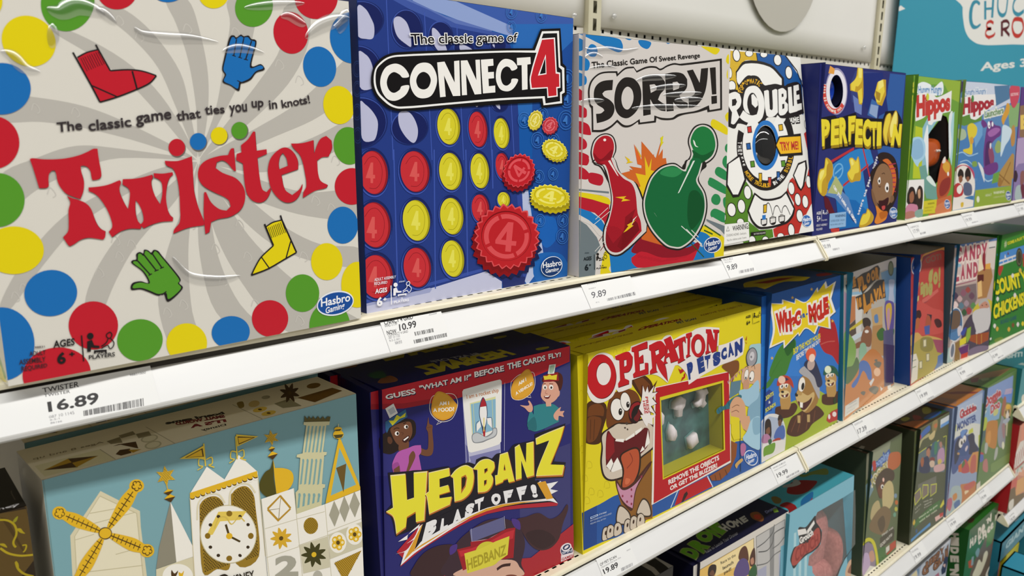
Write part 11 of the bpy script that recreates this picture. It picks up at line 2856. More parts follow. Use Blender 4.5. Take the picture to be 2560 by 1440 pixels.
gobble = game_box('game_box', 'pale blue box with a dark blue monster swallowing a toy', 'board game', (0.8588, 0.0015, -0.7430), 0.0099, 0.0553, 0.2063, 0.2704, 0.1400, '6a7690', {'front': '''
P 8a9ab8 0,0 825,0 0,1082 -825,0
P a3b2cc 28,1080 795,-32 56,-346 -822,219
R cfd0c8 42,925 106,-33 474,-112 222,-69 6,-267 -129,78 -84,105 -107,63 -359,74 -126,-20
P b9bf6a 43,919 92,-35 -5,-53 -88,12
P c0c43c 490,741 108,0 27,-53 -143,15
P b5bd4a 784,610 49,-2 13,-145 -37,22
T cfcfd4 .13/.05 Gobble~208,920 461,-19 -25,86 -462,39
T b02c3c .05 Gobble~208,923 452,-17 -15,75 -455,40
T 2c4684 .05 MONSTER~154,819 538,-34 -24,81 -522,37
S 3a4f86 86,433 -30,253 61,60 129,9 9,31 136,-8 66,-29 -38,-41 227,-49 51,-95 155,-126 -96,-8 -173,-9 -71,-37 -136,75 -167,-64
S 1e2240 127,688 108,48 53,-127 -43,-89 -98,-27
S 1e2240 470,683 157,-8 72,-124 117,-97 -130,1 -146,25 -4,99
S 2a4a80 213,613 171,-37 100,35 43,-64 -67,-50 -174,39
E dcd6d0 285 666 56 -18 -9 -44
E 1a1a22 308 663 24 -7 4 -23
E dcd6d0 372 682 54 -17 -8 -37
E 1a1a22 380 660 21 -6 3 -18
S 5f86c0 257,775 56,18 128,-39 -72,-21 -55,-24
E b08a5a 235 574 37 -11 2 -13
S c8b8c0 415,573 57,18 21,-28 -48,-27
P c58a44 366,347 287,118 201,-40 50,-242
S b55a4c 612,272 18,147 112,-3 39,-112 -17,-78
S b0404a 350,352 70,111 125,-89 33,-91
S 4a6a2c 338,419 68,37 40,-46 -72,-25
P c0602c 259,442 89,2 18,-97 -95,29
P b9743c 362,221 460,-119 33,-164 -574,5 -298,59 -5,119 381,-65
S 9fb0b0 97,256 128,-4 143,-65 56,-120 -35,-85 -143,-27 -233,55 43,116
S c0803c 159,173 98,-7 27,-59 -98,1
S b05a70 12,110 20,61 98,-13 28,-72 -54,-57
S 4a6a9a 208,75 150,-12 15,-82 -119,22
P e0c8a0 484,105 102,6 26,-47 -103,1
S b9584c 455,172 301,-37 11,-56 -212,16''', 'left': '''
P 54607a 0,0 560,0 0,1082 -560,0
P 6a1c18 522,299 33,35 9,-122 -20,-107
P 9a5a28 534,102 31,98 13,-159 -28,-79''', 'top': '''
P a8682c 0,0 825,0 0,560 -825,0
P 7a2420 401,217 155,-69 150,-152 -96,19 -185,139
P 8a5f4a 41,200 215,-4 14,-75 24,-61 -141,-37 -40,74 -81,70'''}, group='boxes standing on the lower shelf')
doggie = game_box('game_box', 'box with red bubble lettering and a brown and grey dog', 'board game', (1.0971, 0.0032, -0.7430), 0.0001, 0.0566, 0.2620, 0.2684, 0.1400, '4a6a44', {'front': '''
P 5c7a44 0,0 1048,0 0,1073 -1048,0
P 7d94c4 -9,1062 945,-39 13,-290 -353,131 -431,-30 -147,94
P 5f84c8 557,886 416,-21 -38,-154 -213,63
P 7ba3c4 160,859 453,-72 -52,-159 -528,63
P c6ccc8 36,836 133,-20 -60,-27 -64,4
S a9b83c 55,661 31,87 82,-9 35,-92 -122,-40
P 3a5a5c 45,628 152,-34 -8,-39 -126,-97
T c8c0c8 .13/.05 Doggie~96,857 479,24 -38,94 -480,-3
T b3363c .05 Doggie~96,857 479,24 -38,94 -480,-3
T c8c0c8 .13/.05 Doo~282,746 295,7 -48,103 -267,-15
T b3363c .05 Doo~282,746 295,7 -48,103 -267,-15
L c8a8b8 2.3 709,912 225,-38
L c8a8b8 2.3 698,899 232,-39
L c8a8b8 2.3 686,885 240,-39
L c8a8b8 2.3 675,872 247,-40
S bfc07a 364,750 81,17 77,-37 -27,-36 -104,7
S b5782c 186,651 76,28 212,-47 62,-46 15,-152 -27,-117 -163,46 -171,108
S c98c40 205,479 16,79 100,-2 24,-116 -61,-25
S 8a8f98 555,494 67,94 23,56 133,-120 51,-228 -100,-36 -120,65
S 9c5a44 630,709 27,117 69,8 37,-82 -25,-131 -93,23
S b0905a 707,641 60,91 113,-21 87,-58 -20,-71 -29,-37 -95,17 -101,51
S d8ab3c 765,702 21,26 105,-26 19,-42 -93,10
S d9cfc4 787,603 52,49 49,-56 30,-51 -72,-1
E 2a2420 778 646 19 -5 5 -22
E 2a2420 876 634 19 -5 5 -23
E 1a1614 914 549 31 -8 5 -23
S a3acb8 706,567 116,2 117,-36 -84,-29 -71,-7 -63,41
P c8c2a4 816,514 56,-8 0,-158 -32,21
S 9a7a7c 671,526 110,-16 17,-155 -60,29
S d8d8bc 727,311 43,7 49,-57 -28,-37 -52,34
S a8aca4 178,365 -2,91 69,-12 28,-57 -39,-56
S a8aca4 497,201 30,103 71,-7 0,-81 -62,-39
S 4a5fa8 41,404 91,-49 30,-69 -98,4
S a83a3c 41,404 87,-30 38,-29 -103,29
S b0706c 165,267 99,1 51,-88 -2,-73 -146,68
P a9b48c 407,140 172,0 6,-27 -170,-12
S c08a74 914,80 53,11 44,-32 -52,-18
P 6f8a4a 402,167 652,-49 -15,-100 -508,23 -110,33
P c9bfb4 8,65 3,-80 118,2 -17,86''', 'left': '''
P 4a5a5c 0,0 560,0 0,1073 -560,0''', 'top': '''
P 4a6a2a 0,0 1048,0 0,560 -1048,0
P 8a6a3c 302,241 431,-100 315,-94 -427,-11 -322,111
P 6a1a18 266,208 128,-44 -175,-43 -75,32
S 7a8a5a 357,131 96,-34 -63,-27 -103,24'''}, group='boxes standing on the lower shelf')
purple = game_box('game_box', 'purple box partly cut off by the right edge of the upper shelf', 'board game', (1.0700, 0.0040, 0.0000), 0.0000, 0.0500, 0.2700, 0.2590, 0.0800, '6a4a86', {'front': '''
P 7d5a9c 0,0 1080,0 0,1036 -1080,0
P 5a3a80 -39,1042 210,0 61,-221 -250,45
P 8a6a50 -5,866 219,21 87,-317 -245,18
T e0c060 .05 Elefun~65,654 1080,38 -52,161 -1063,-68
E 3a2850 107 497 53 -1 9 -33
P b09ac0 -18,572 314,15 110,-396 -380,15
P 8a78a8 -44,276 140,63 159,4 122,-46 92,-336 -465,28
S 3a2430 -37,251 69,31 66,-53 -37,-57 -83,20
S 8a5a58 172,252 104,13 28,-104 -102,-21
S a8b8b8 74,120 130,11 60,-123 -187,2
S 6a2a3c 206,123 105,12 31,-114 -53,-6'''}, group='boxes standing on the upper shelf')
vine = game_box('game_box', 'dark brown box with gold vines at the lower left corner', 'board game', (-1.2050, 0.0120, -0.3510), 0.0000, 0.0000, 0.2670, 0.2570, 0.0800, '1a130d', {'front': '''
P 4a3a1c 0,0 1068,0 0,1028 -1068,0
P 2c2114 987,1153 79,-131 7,-3 -1,-208 -118,49
P 5a4620 989,1029 77,-9 3,-34 2,-120 -36,-39 -65,26
P 4a3818 1005,1017 15,-10 32,-118 -3,-1 -24,70
L b08a5a 0.7 1069,1021 1,-31 1,-57 -1,-56 1,-65
C a8941c 1.3 1000,1010 18,-7 14,-15 5,-19 -2,-17 -8,-16 0,-11 4,-8
S a8941c 1038,969 9,-1 5,-11 4,-8 -11,7
S 8f8a20 1032,995 7,8 6,2 -4,-11 -6,-4
S a8941c 996,941 10,-4 5,-13 -6,4 -9,9
C b09a20 1.4 995,928 13,-18 14,-12 20,-11 28,-8
C a8941c 1 1046,917 9,-3 -3,-12 -6,-6
C a8941c 1.4 1026,875 2,-19 7,-16 11,-13 16,-12
S a8941c 1026,877 5,-9 0,-13 -5,6''', 'top': '''
P 15110e 0,0 1068,0 0,320 -1068,0
T b0aeb0 .01 Disney~960,23 92,-10 0,16 -92,9
C b0aeb0 0.5 1026,19 13,8 15,-2 -12,-9 -15,2
C 5a5048 0.6 1054,130 -3,-20 0,-52'''}, group='boxes standing on the middle shelf')
bw = game_box('game_box', 'black box with curved white bands, low at the bottom edge', 'board game', (-0.4360, 0.0200, -0.7430), 0.0000, 0.0000, 0.2680, 0.2895, 0.1200, '100f0e', {'front': '''
P 15130f 0,0 1072,0 0,1158 -1072,0''', 'top': '''
P 100f0e 0,0 1072,0 0,480 -1072,0
R 8f8c86 938,122 144,7 12,-11 -9,-102 -5,-14 -88,-67 -17,15 54,46 27,121
P 8a857c 936,124 40,-2 -1,-63 -24,-58 -17,-16 -19,16 18,47
L 5a5a58 2.3 1075,118 -3,-112'''}, group='boxes standing on the lower shelf')
hide = game_box('game_box', 'green box with white hand lettering on front and side, on the bottom shelf', 'board game', (1.1030, 0.0110, -1.1350), 0.0000, 0.0000, 0.2250, 0.2680, 0.1400, '1f5a22', {'front': '''
P 2f6a3c 0,0 900,0 0,1072 -900,0
P 25562f -5,1073 981,21 74,-182 -906,-20
P 6a5a4c 259,574 351,195 389,90 56,-754 -839,347
P 44803c 621,800 406,49 54,-256 -412,21
P 7a4a2c 840,593 82,96 88,-160 -86,-149
P b0502c 95,674 135,-20 44,-121 -123,41
S 7a9aa0 302,695 77,31 66,-61 -44,-61
P 8aa0a8 198,684 68,-10 18,-111 -68,11
S d8d2b8 318,410 62,71 85,72 121,-84 34,93 92,0 52,-74 -77,-104 -133,-71
S e4ded0 799,211 67,74 156,28 31,-76 -84,-96
S 5a4638 867,220 71,63 70,-56 -72,-63
T ddd6c8 .075 H~81,832 118,-3 -51,112 -87,8
T ddd6c8 .075 i~212,824 57,21 -7,79 -72,18
T ddd6c8 .075 D~327,836 95,12 -43,144 -100,2
T ddd6c8 .075 e~431,853 129,-13 -67,146 -114,6
T ddd6c8 .075 '~532,972 28,-2 -15,41 -28,1
T ddd6c8 .075 N~579,937 132,-12 -34,117 -125,-34
T ddd6c8 .075 C~371,746 90,26 -43,86 -88,-2
T ddd6c8 .075 H~480,783 156,-24 -65,112 -112,-2
T ddd6c8 .075 e~621,800 119,-8 -50,97 -91,-2
T ddd6c8 .075 e~722,807 107,-4 -37,93 -92,-2
T ddd6c8 .075 K~847,877 95,2 0,89 -114,-14''', 'left': '''
P 1c5220 0,0 560,0 0,1072 -560,0
T cfc8bc .075 H~385,973 12,-74 78,27 -12,73
T cfc8bc .075 I~392,904 11,-74 80,28 -12,73
T cfc8bc .075 D~400,815 12,-75 81,30 -12,73
T cfc8bc .075 E~410,718 12,-74 82,30 -11,74
T cfc8bc .075 '~419,628 11,-75 84,33 -11,73
T cfc8bc .075 N~425,565 12,-74 85,33 -12,74''', 'top': '''
P 1c5a1e 0,0 900,0 0,560 -900,0
T cfc8c0 .05 CHEEK~541,86 335,-24 79,46 -402,11
S 3a1c12 237,95 71,-20 0,-21 -104,-13 -35,31'''}, group='boxes on the bottom shelf')
brownbox = game_box('game_box', 'pale box with brown block lettering left of the hand-lettered green box', 'board game', (0.7190, 0.0110, -1.1350), 0.0000, 0.0000, 0.2620, 0.2990, 0.1000, '9aa0ae', {'front': '''
P b9c0cc 0,0 1048,0 0,1196 -1048,0
P 9aa4bc -11,1212 333,-10 -23,-118
L 22386a 5.7 -26,1218 347,-13
P d8cba0 80,1175 136,7 36,-78
P 6a8aa8 216,1182 57,-5 26,-93
P 8f9098 780,1203 119,14 8,-23 -105,-13
T 4a2c1a .175/.075 G~380,1051 152,-24 -45,102 -120,16
T 8a5a34 .075 G~380,1051 152,-24 -45,102 -120,16
T 4a2c1a .175/.075 R~455,1091 74,-5 -24,81 -73,4
T 8a5a34 .075 R~455,1091 74,-5 -24,81 -73,4
T 4a2c1a .175/.075 E~536,1090 67,-1 -25,81 -64,-6
T 8a5a34 .075 E~536,1090 67,-1 -25,81 -64,-6
T 4a2c1a .175/.075 E~609,1093 85,-7 -8,75 -91,3
T 8a5a34 .075 E~609,1093 85,-7 -8,75 -91,3
T 4a2c1a .175/.075 D~709,1086 75,3 -10,83 -82,-7
T 8a5a34 .075 D~709,1086 75,3 -10,83 -82,-7
T 4a2c1a .175/.075 Y~795,1105 94,-4 -6,69 -103,6
T 8a5a34 .075 Y~795,1105 94,-4 -6,69 -103,6
T 4a2c1a .175/.075 G~664,986 125,-11 -28,91 -118,14
T 8a5a34 .075 G~664,986 125,-11 -28,91 -118,14
T 4a2c1a .175/.075 R~793,986 68,6 -26,84 -68,-6
T 8a5a34 .075 R~793,986 68,6 -26,84 -68,-6
T 4a2c1a .175/.075 A~870,989 69,6 -32,99 -57,-17
T 8a5a34 .075 A~870,989 69,6 -32,99 -57,-17
T 4a2c1a .175/.075 N~957,988 76,10 -36,135 -70,-26
T 8a5a34 .075 N~957,988 76,10 -36,135 -70,-26
P 2a2a4a 887,908 73,119 94,-44 -29,-158 -100,14
S c9a8a0 922,948 68,-14 -4,-39
P b0607a 717,911 109,-4 32,-54
P d9d9e0 780,1203 218,3 12,-38 -188,-1'''}, group='boxes on the bottom shelf')
teal = game_box('game_box', 'teal box standing above the red box at the right edge', 'board game', (1.3595, 0.0060, -0.5780), 0.0000, 0.0000, 0.2600, 0.1050, 0.2000, '1f6a70', {'front': '''
P 2f8a92 0,0 1040,0 0,420 -1040,0
P 6ab0b0 -80,493 100,2 23,-50
E d8d2c0 240 18 109 -26 30 -66''', 'top': '''
P 1f6a70 0,0 1040,0 0,800 -1040,0
T 9fb0ac .05 NIGHT!~169,288 372,-138 235,63 -359,145
P 8a9890 150,85 109,-8 -10,-28 -85,-23'''}, group='boxes of the far bay')  # top panel's darker teal has the shelf shadow put into its colour
redbox = game_box('game_box', 'red-sided box standing at the left end of the far bay', 'board game', (1.3560, -0.0090, -0.8930), 0.0000, 0.0000, 0.2600, 0.2620, 0.0750, '8a1a20', {'front': '''
P c9846a 0,0 1040,0 0,1048 -1040,0
P d8866a 44,1093 81,-8 121,-269 -126,22
P ddd5cc -86,661 191,168 141,-13 133,-293 -298,-32
L a8343a 3.1 -38,679 112,-172
L a8343a 3.1 13,691 111,-166
L a8343a 3.2 65,702 108,-158
L a8343a 3.2 118,713 105,-151
L a8343a 3.2 171,725 103,-144
L a8343a 3.2 224,736 100,-136
L a8343a 3.2 277,748 98,-129
L a03038 5 52,513 327,10
L 8fb8a8 10.8 110,469 287,15
P c9564a -104,389 295,3 72,-165 -312,32
P e0a080 193,444 225,-16 56,-125 -263,100
P d9a060 217,330 257,-27 96,-211 -317,40 -28,36
P 6a5432 -66,299 232,-23 87,-144 327,-62 39,-86 -600,-3
S d9d2c6 24,85 17,47 127,-7 39,-48 1,-72 -114,3
T d9d0c8 .05 SHAT~-108,399 602,6 -38,83 -606,10''', 'left': '''
P a82228 0,0 300,0 0,1048 -300,0''', 'top': '''
P 8a1a20 0,0 1040,0 0,300 -1040,0'''}, group='boxes of the far bay')
# ---------------------------------------------------------------- what shows through the open fronts
def tinted(name, h, rough=.25): return mat(h, rough, 0, .3)
CLEAR = mat_clear('clear_film', .05); FILM = mat_clear('grey_sheen_film', .08, .14, 'c8ccc8', .15)  # second film's grey haze stands in for reflections on clear plastic
def loft(name, rings, m, parent, closed=True, cap=True):
    V, F = [], []; n = len(rings[0])
    for r in rings: V.extend(r)
    for j in range(len(rings)-1):
        for i in range(n):
            k = (i+1) % n; F.append((j*n+i, j*n+k, (j+1)*n+k, (j+1)*n+i))
    if cap: F.append(tuple(reversed(range(n)))); F.append(tuple(range((len(rings)-1)*n, len(rings)*n)))
    o = link(name, V, F, [m], None, parent, True); bm = bmesh.new(); bm.from_mesh(o.data); bmesh.ops.recalc_face_normals(bm, faces=bm.faces); bm.to_mesh(o.data); bm.free()
    return o
def circle(x, y, z, r, n=32): return [(x+r*math.cos(2*math.pi*i/n), y, z+r*math.sin(2*math.pi*i/n)) for i in range(n)]
def dome(root, x, z, r, lean, w):
    """clear popping dome over a black base with two dice"""
    loft('dome_base', [circle(x, .022, z, r*1.15), circle(x, .026, z, r*1.15)], mat('14110f', .3), root)
    loft('dome_collar', [circle(x, .0005, z, r*.99), circle(x, .022, z, r*.99)], mat('1b1614', .35), root, cap=False)
    loft('clear_dome', [circle(x, .004-.011*math.sin(t), z, max(r*.97*math.cos(t), .0005)) for t in [i*math.pi/16 for i in range(9)]], mat_clear('dome_plastic', .09, .02, 'dfe4e6', .04), root, cap=False)
    for dx, dz, s, a in ((-.010, -.012, .010, .5), (-.016, .014, .012, .2)):
        bm = bmesh.new(); bm_box(bm, (-s/2, -s/2, -s/2), (s/2, s/2, s/2), s*.18, 3)
        o = bm_obj('die', bm, mat('a9a6a2', .2), root, True); o.location = (x+dx*1.0, .0155, z+dz); o.rotation_euler = (a, .4, a*2)
def peep_ring(root, x, z, r, lean):
    y = z*math.sin(lean)
    loft('inner_tray', [circle(x, y+.03, z, r*1.3), circle(x, y+.034, z, r*1.3)], mat('0b0d18', .4), root)
    loft('inner_sleeve', [circle(x, y+.001, z, r*.995), circle(x, y+.03, z, r*.995)], mat('10122a', .5), root, cap=False)
    bl = mat('163fae', .16, 0, .5)
    loft('blue_dial', [circle(x-.004, y+.028, z, r*.92), circle(x-.004, y+.016, z, r*.86), circle(x-.004, y+.010, z, r*.78), circle(x-.004, y+.010, z, r*.62), circle(x-.004, y+.02, z, r*.5), circle(x-.004, y+.02, z, .001)], bl, root, cap=False)
    bm = bmesh.new(); bm_box(bm, (-r*.5, 0, -.003), (r*.5, .012, .003), .001, 2); o = bm_obj('dial_grip', bm, bl, root, True); o.location = (x-.004, y+.009, z); o.rotation_euler = (0, .9, 0)
def toy_cavity(root, loop, lean, d):
    """dark recess behind the cut-out with an orange plastic toy in it"""
    k = mat('0c0b0a', .5); sl, cl = math.sin(lean), math.cos(lean)
    f = [(x/1000, z/1000*sl+.001, z/1000*cl) for x, z in loop]; b = [(x, y+.045, z) for x, y, z in f]
    loft('recess_wall', [f, b], k, root, cap=False)
    link('recess_back', b, [tuple(range(len(b)))], [k], None, root)
    xs = [q[0] for q in loop]; cx = (min(xs)+max(xs))/2000; zs = [q[1] for q in loop]; cz = min(zs)/1000+(max(zs)-min(zs))*.46/1000
    w = (max(xs)-min(xs))/2000*.93; og = mat('c8581c', .16, 0, .5)
    rings = []
    for i in range(13):
        t = -math.pi/2+math.pi*i/12; c = max(math.cos(t), .02)**.4
        rings.append([(cx+w*c*math.copysign(abs(math.cos(a))**.6, math.cos(a)), cz*sl+.026+.018*c*math.copysign(abs(math.sin(a))**.6, math.sin(a)), cz+.026*math.copysign(abs(math.sin(t))**.75, math.sin(t))+.002*math.cos(2*a)) for a in [2*math.pi*j/28 for j in range(28)]])
    loft('orange_toy', rings, og, root)
    for dx, dz in ((.25, .004), (.46, .004)):
        loft('toy_eye', [circle(cx+w*dx, cz*sl+.0085-.002*j, cz+dz, .0032*(1-j*.35), 14) for j in range(3)], mat('e6e2da', .2), root)
        loft('toy_pupil', [circle(cx+w*dx+.0004, cz*sl+.0042-.0004*j, cz+dz-.0004, .0012, 10) for j in range(2)], mat('14110f', .3), root)
    bm = bmesh.new(); bm_box(bm, (-w, 0, 0), (w, .03, .012), .003, 3); o = bm_obj('green_base', bm, mat('3f8f4a', .2), root, True); o.location = (cx, cz*sl+.012, cz-.062)
    loft('marble', [circle(cx-w*.5, cz*sl+.02-.006*math.sin(t), cz+.043, max(.007*math.cos(t), .0003), 18) for t in [-math.pi/2+i*math.pi/8 for i in range(9)]], mat('c9b25a', .2), root)
    link('clear_window', [(x, y+.0006, z) for x, y, z in f], [tuple(range(len(f)))], [CLEAR], None, root)
def operating_tray(root, q, lean):
    sl, cl = math.sin(lean), math.cos(lean)
    P3 = lambda x, z, dep: (x/1000, z/1000*sl+dep, z/1000*cl)
    f = [P3(x, z, .0005) for x, z in q]; b = [P3(x, z, .024) for x, z in q]
    wall = mat('a9a01e', .4)
    V = f+b; link('window_wall', V, [(i, (i+1) % 4, (i+1) % 4+4, i+4) for i in range(4)], [wall], None, root)
    gel = mat_var('translucent_teal_tray', '39585a', '4d7a78', 38, .25)
    link('teal_tray', b, [(3, 2, 1, 0)], [gel], None, root)
    link('clear_window', f, [(3, 2, 1, 0)], [CLEAR], None, root)
    wp = mat('e3dadb', .3)
    x0, x1 = min(p[0] for p in q), max(p[0] for p in q); z0, z1 = min(p[1] for p in q), max(p[1] for p in q)
    shapes = {'bone': [(-1, .5), (-.6, .9), (-.3, .45), (.3, .45), (.6, .9), (1, .5), (.8, 0), (1, -.5), (.6, -.9), (.3, -.45), (-.3, -.45), (-.6, -.9), (-1, -.5), (-.8, 0)],
              'hat': [(-.8, .6), (.2, 1), (.9, .6), (.7, 0), (.3, -.3), (.2, -1), (-.3, -.9), (-.4, -.2), (-.9, 0)],
              'drop': [(0, 1), (.55, .2), (.6, -.5), (.1, -1), (-.5, -.7), (-.55, .2)],
              'block': [(-.9, .6), (.7, .9), (.95, -.5), (-.7, -.9)], 'lump': [(-.5, .9), (.4, .8), (.8, .1), (.5, -.8), (-.3, -1), (-.8, -.2)]}
    for u, v, k, s, a in ((.44, .93, 'hat', .0150, 0), (.12, .68, 'lump', .0135, .2), (.80, .75, 'bone', .0150, 1.3), (.33, .42, 'drop', .0125, .1), (.10, .16, 'drop', .0140, .1), (.66, .20, 'block', .0110, .1)):
        cx, cz = x0+u*(x1-x0), z0+v*(z1-z0)
        if k == 'hat': cz -= 22
        ring = lambda sc, dep: [P3(cx+1000*s*sc*(x*math.cos(a)-z*math.sin(a)), cz+1000*s*sc*(x*math.sin(a)+z*math.cos(a)), dep) for x, z in shapes[k]]
        loft('white_piece', [ring(1, .0235), ring(1, .017), ring(.86, .0145)], wp, root)
        dk = mat('3c5a5a', .3); loft('tray_pocket', [ring(1.28, .0238), ring(1.22, .0228)], mat('5f8480', .3), root)
def plush_window(root, q, lean, w, h):
    """clear front: film with its grey reflection put in as haze, pale back card and a pink plush body"""
    sl, cl = math.sin(lean), math.cos(lean); P3 = lambda x, z, dep: (x/1000, z/1000*sl+dep, z/1000*cl)
    n = len(q); f = [P3(x, z, -.0002) for x, z in q]
    link('clear_window', f, [tuple(range(n))], [FILM], None, root)
    b = [(-w/2+.004, .105, .004), (w/2-.004, .105, .004), (w/2-.004, .105+h*sl, h*.985), (-w/2+.004, .105+h*sl, h*.985)]
    link('back_card', b, [(0, 1, 2, 3)], [mat('8f9088', .6)], None, root)
    pk = mat_var('pink_plush', 'b4625e', 'c97a74', 160, .9)
    def blob(nm, cx, cy, cz, rx, ry, rz, m, p=.7):
        rings = []
        for i in range(15):
            t = -math.pi/2+math.pi*i/14; c = max(math.cos(t), .02)**p
            rings.append([(cx+rx*c*math.copysign(abs(math.cos(a))**p, math.cos(a)), cy+ry*c*math.copysign(abs(math.sin(a))**p, math.sin(a)), cz+rz*math.copysign(abs(math.sin(t))**p, math.sin(t))) for a in [2*math.pi*j/32 for j in range(32)]])
        loft(nm, rings, m, root)
    blob('plush_back', .015, .062, .115, .082, .034, .088, pk, .55)
    blob('plush_seat', .01, .045, .055, .095, .036, .05, pk, .6)
    blob('plush_arm', .088, .042, .085, .022, .034, .068, mat_var('pink_plush_arm', 'a8564f', 'bd6a62', 160, .9), .6)
    bm = bmesh.new(); bm_box(bm, (-.05, .03, h*.90), (.10, .11, h*.975), .004, 2); o = bm_obj('dark_insert', bm, mat('1e2438', .4), root); o.location = (0, h*.9*sl, 0)
WRAP = mat_clear('wrapping_film', .22, 0, 'ffffff', .24)
def wrap_wrinkles(root, w, lean, lines):
    """raised folds of the clear wrapping: shallow rounded ridges lying on the front"""
    ns = 10
    for wd, s in lines:
        V, F = [], []; x = y = 0; p = []
        for t in s.split():
            a, b = t.split(','); x += int(a); y += int(b); p.append((x/4, y/4))
        p = smooth(p, 7, False); m = len(p)
        for i, q in enumerate(p):
            a, b = Vector(p[max(i-1, 0)]), Vector(p[min(i+1, m-1)]); d = (b-a).normalized(); nn = Vector((-d.y, d.x)); k = math.sin(math.pi*(i+.3)/(m-.4))**.7
            for j in range(ns+1):
                th = (j/ns*2-1)*.72; r = wd*k/2/math.sin(.72)
                V.append(((q[0]+nn.x*r*math.sin(th))/1000, (q[1]+nn.y*r*math.sin(th))/1000, .0009+r*(math.cos(th)-math.cos(.72))/1000))
        for i in range(m-1):
            for j in range(ns):
                a = i*(ns+1)+j; F.append((a, a+ns+1, a+ns+2, a+1))
        o = link('wrapping_fold', V, F, [WRAP], None, root, True)
        o.matrix_local = face_matrix(Vector((-w/2, 0, 0)), (1, 0, 0), (0, math.sin(lean), math.cos(lean)))
dome(trouble, 0.0130, 0.1321, 0.0288, 0.0, 0.2625)
peep_ring(perfection, -0.0962, 0.2203, 0.0226, 0.0444)
toy_cavity(hippos, [(34.7, 190.2), (57.0, 187.1), (72.1, 171.6), (81.0, 138.4), (83.9, 110.2), (73.3, 87.5), (47.4, 69.0), (11.5, 56.6), (-8.5, 64.4), (-19.8, 90.4), (-32.4, 137.8), (-33.0, 154.5), (-7.8, 166.2), (17.7, 179.8)], 0.0508, 0.0850)
operating_tray(operation, [(-43.5, 160.6), (97.4, 154.0), (101.6, 52.0), (-39.6, 51.0)], 0.0724)
plush_window(grouch, [(-6.9, 229.4), (86.4, 226.9), (135.1, 227.8), (139.8, 184.6), (142.8, 113.7), (97.8, 97.2), (72.0, 67.0), (-8.8, 105.9), (-18.8, 116.7), (-21.0, 129.7), (-35.3, 136.9), (-32.9, 153.1), (-11.3, 157.2), (7.5, 162.5), (11.0, 187.2), (2.6, 197.1), (-13.5, 204.3), (-14.3, 221.6)], 0.0680, 0.2573, 0.2591)
# ---------------------------------------------------------------- wrinkles of the clear wrapping
wrap_wrinkles(twister, 0.2650, 0.0117, [(12, '185,939 30,-7 38,19 39,-5 27,-13'), (8, '390,911 22,-17 65,-3 66,3 75,-5'), (8, '817,978 29,5 37,-15 20,-5'), (12, '897,922 55,40 59,25 48,12'), (10, '1018,946 20,43 16,36'), (7, '1004,962 40,35'), (8, '74,828 24,-9 23,-27 34,-8'), (7, '194,903 -1,-30 -7,-30'), (7, '628,865 55,13 74,-9'), (8, '436,286 41,-61 81,-23 76,3'), (7, '300,950 20,-13 25,-22'), (7, '703,992 90,18 107,16')])
wrap_wrinkles(sorry, 0.2547, 0.0374, [(8, '17,990 50,-13 97,11 99,-2 97,19'), (7, '9,763 59,4 79,5'), (8, '343,862 79,17 103,8 91,8'), (7, '437,829 124,15 122,11'), (7, '527,805 135,8 142,10'), (7, '606,783 101,7 106,4'), (7, '319,741 133,8 140,4 207,7'), (7, '32,947 53,15 54,-9'), (5, '56,902 84,12 86,0')])
# ---------------------------------------------------------------- further copies standing behind
dup(castle, (castle.location.x+0.0040, castle.location.y+0.0820, castle.location.z), 'second pale blue box with towers, set behind the front one')
dup(castle, (castle.location.x+0.0020, castle.location.y+0.1550, castle.location.z), 'third pale blue box with towers, deepest behind the front pair')
dup(hedbanz, (hedbanz.location.x+-0.0060, hedbanz.location.y+0.0680, hedbanz.location.z), 'second dark blue box with a red banner, set behind the front one')
dup(hedbanz, (hedbanz.location.x+0.0040, hedbanz.location.y+0.1350, hedbanz.location.z), 'third dark blue box with a red banner, deepest on the shelf')
dup(operation, (operation.location.x+0.0020, operation.location.y+0.0680, operation.location.z), 'second wide yellow box with a dog, directly behind the front one')
dup(operation, (operation.location.x+-0.0010, operation.location.y+0.1170, operation.location.z), 'third wide yellow box with a dog, behind two others')
dup(operation, (operation.location.x+0.0040, operation.location.y+0.1680, operation.location.z), 'fourth wide yellow box with a dog, deepest of its row')
dup(whac, (whac.location.x+0.0040, whac.location.y+0.2000, whac.location.z), 'second blue box with a jagged yellow burst, set behind the first')
dup(lava, (lava.location.x+-0.0020, lava.location.y+0.1150, lava.location.z), 'second box with orange lettering, set behind the first')
dup(lava, (lava.location.x+0.0030, lava.location.y+0.2350, lava.location.z), 'third box with orange lettering, deepest on the shelf')
dup(zingo, (zingo.location.x+0.0030, zingo.location.y+0.1100, zingo.location.z), 'second blue box with a red front, set behind the first')
dup(zingo, (zingo.location.x+-0.0030, zingo.location.y+0.2200, zingo.location.z), 'third blue box with a red front, deepest on the shelf')
dup(candy, (candy.location.x+0.0040, candy.location.y+0.1100, candy.location.z), 'second box with pink block lettering, set behind the first')
dup(candy, (candy.location.x+-0.0030, candy.location.y+0.2200, candy.location.z), 'third box with pink block lettering, deepest on the shelf')
dup(chickens, (chickens.location.x+-0.0030, chickens.location.y+0.1100, chickens.location.z), 'second green box with yellow lettering, set behind the first')
dup(chickens, (chickens.location.x+0.0030, chickens.location.y+0.2200, chickens.location.z), 'third green box with yellow lettering, deepest on the shelf')
dup(poop, (poop.location.x+0.0030, poop.location.y+0.1400, poop.location.z), 'second green box with a brown dog, set behind the first')
dup(greenback, (greenback.location.x+-0.0030, greenback.location.y+0.1400, greenback.location.z), 'second dark green box with photos, set behind the first')
dup(gobble, (gobble.location.x+0.0030, gobble.location.y+0.1500, gobble.location.z), 'second pale blue box with a monster, set behind the first')
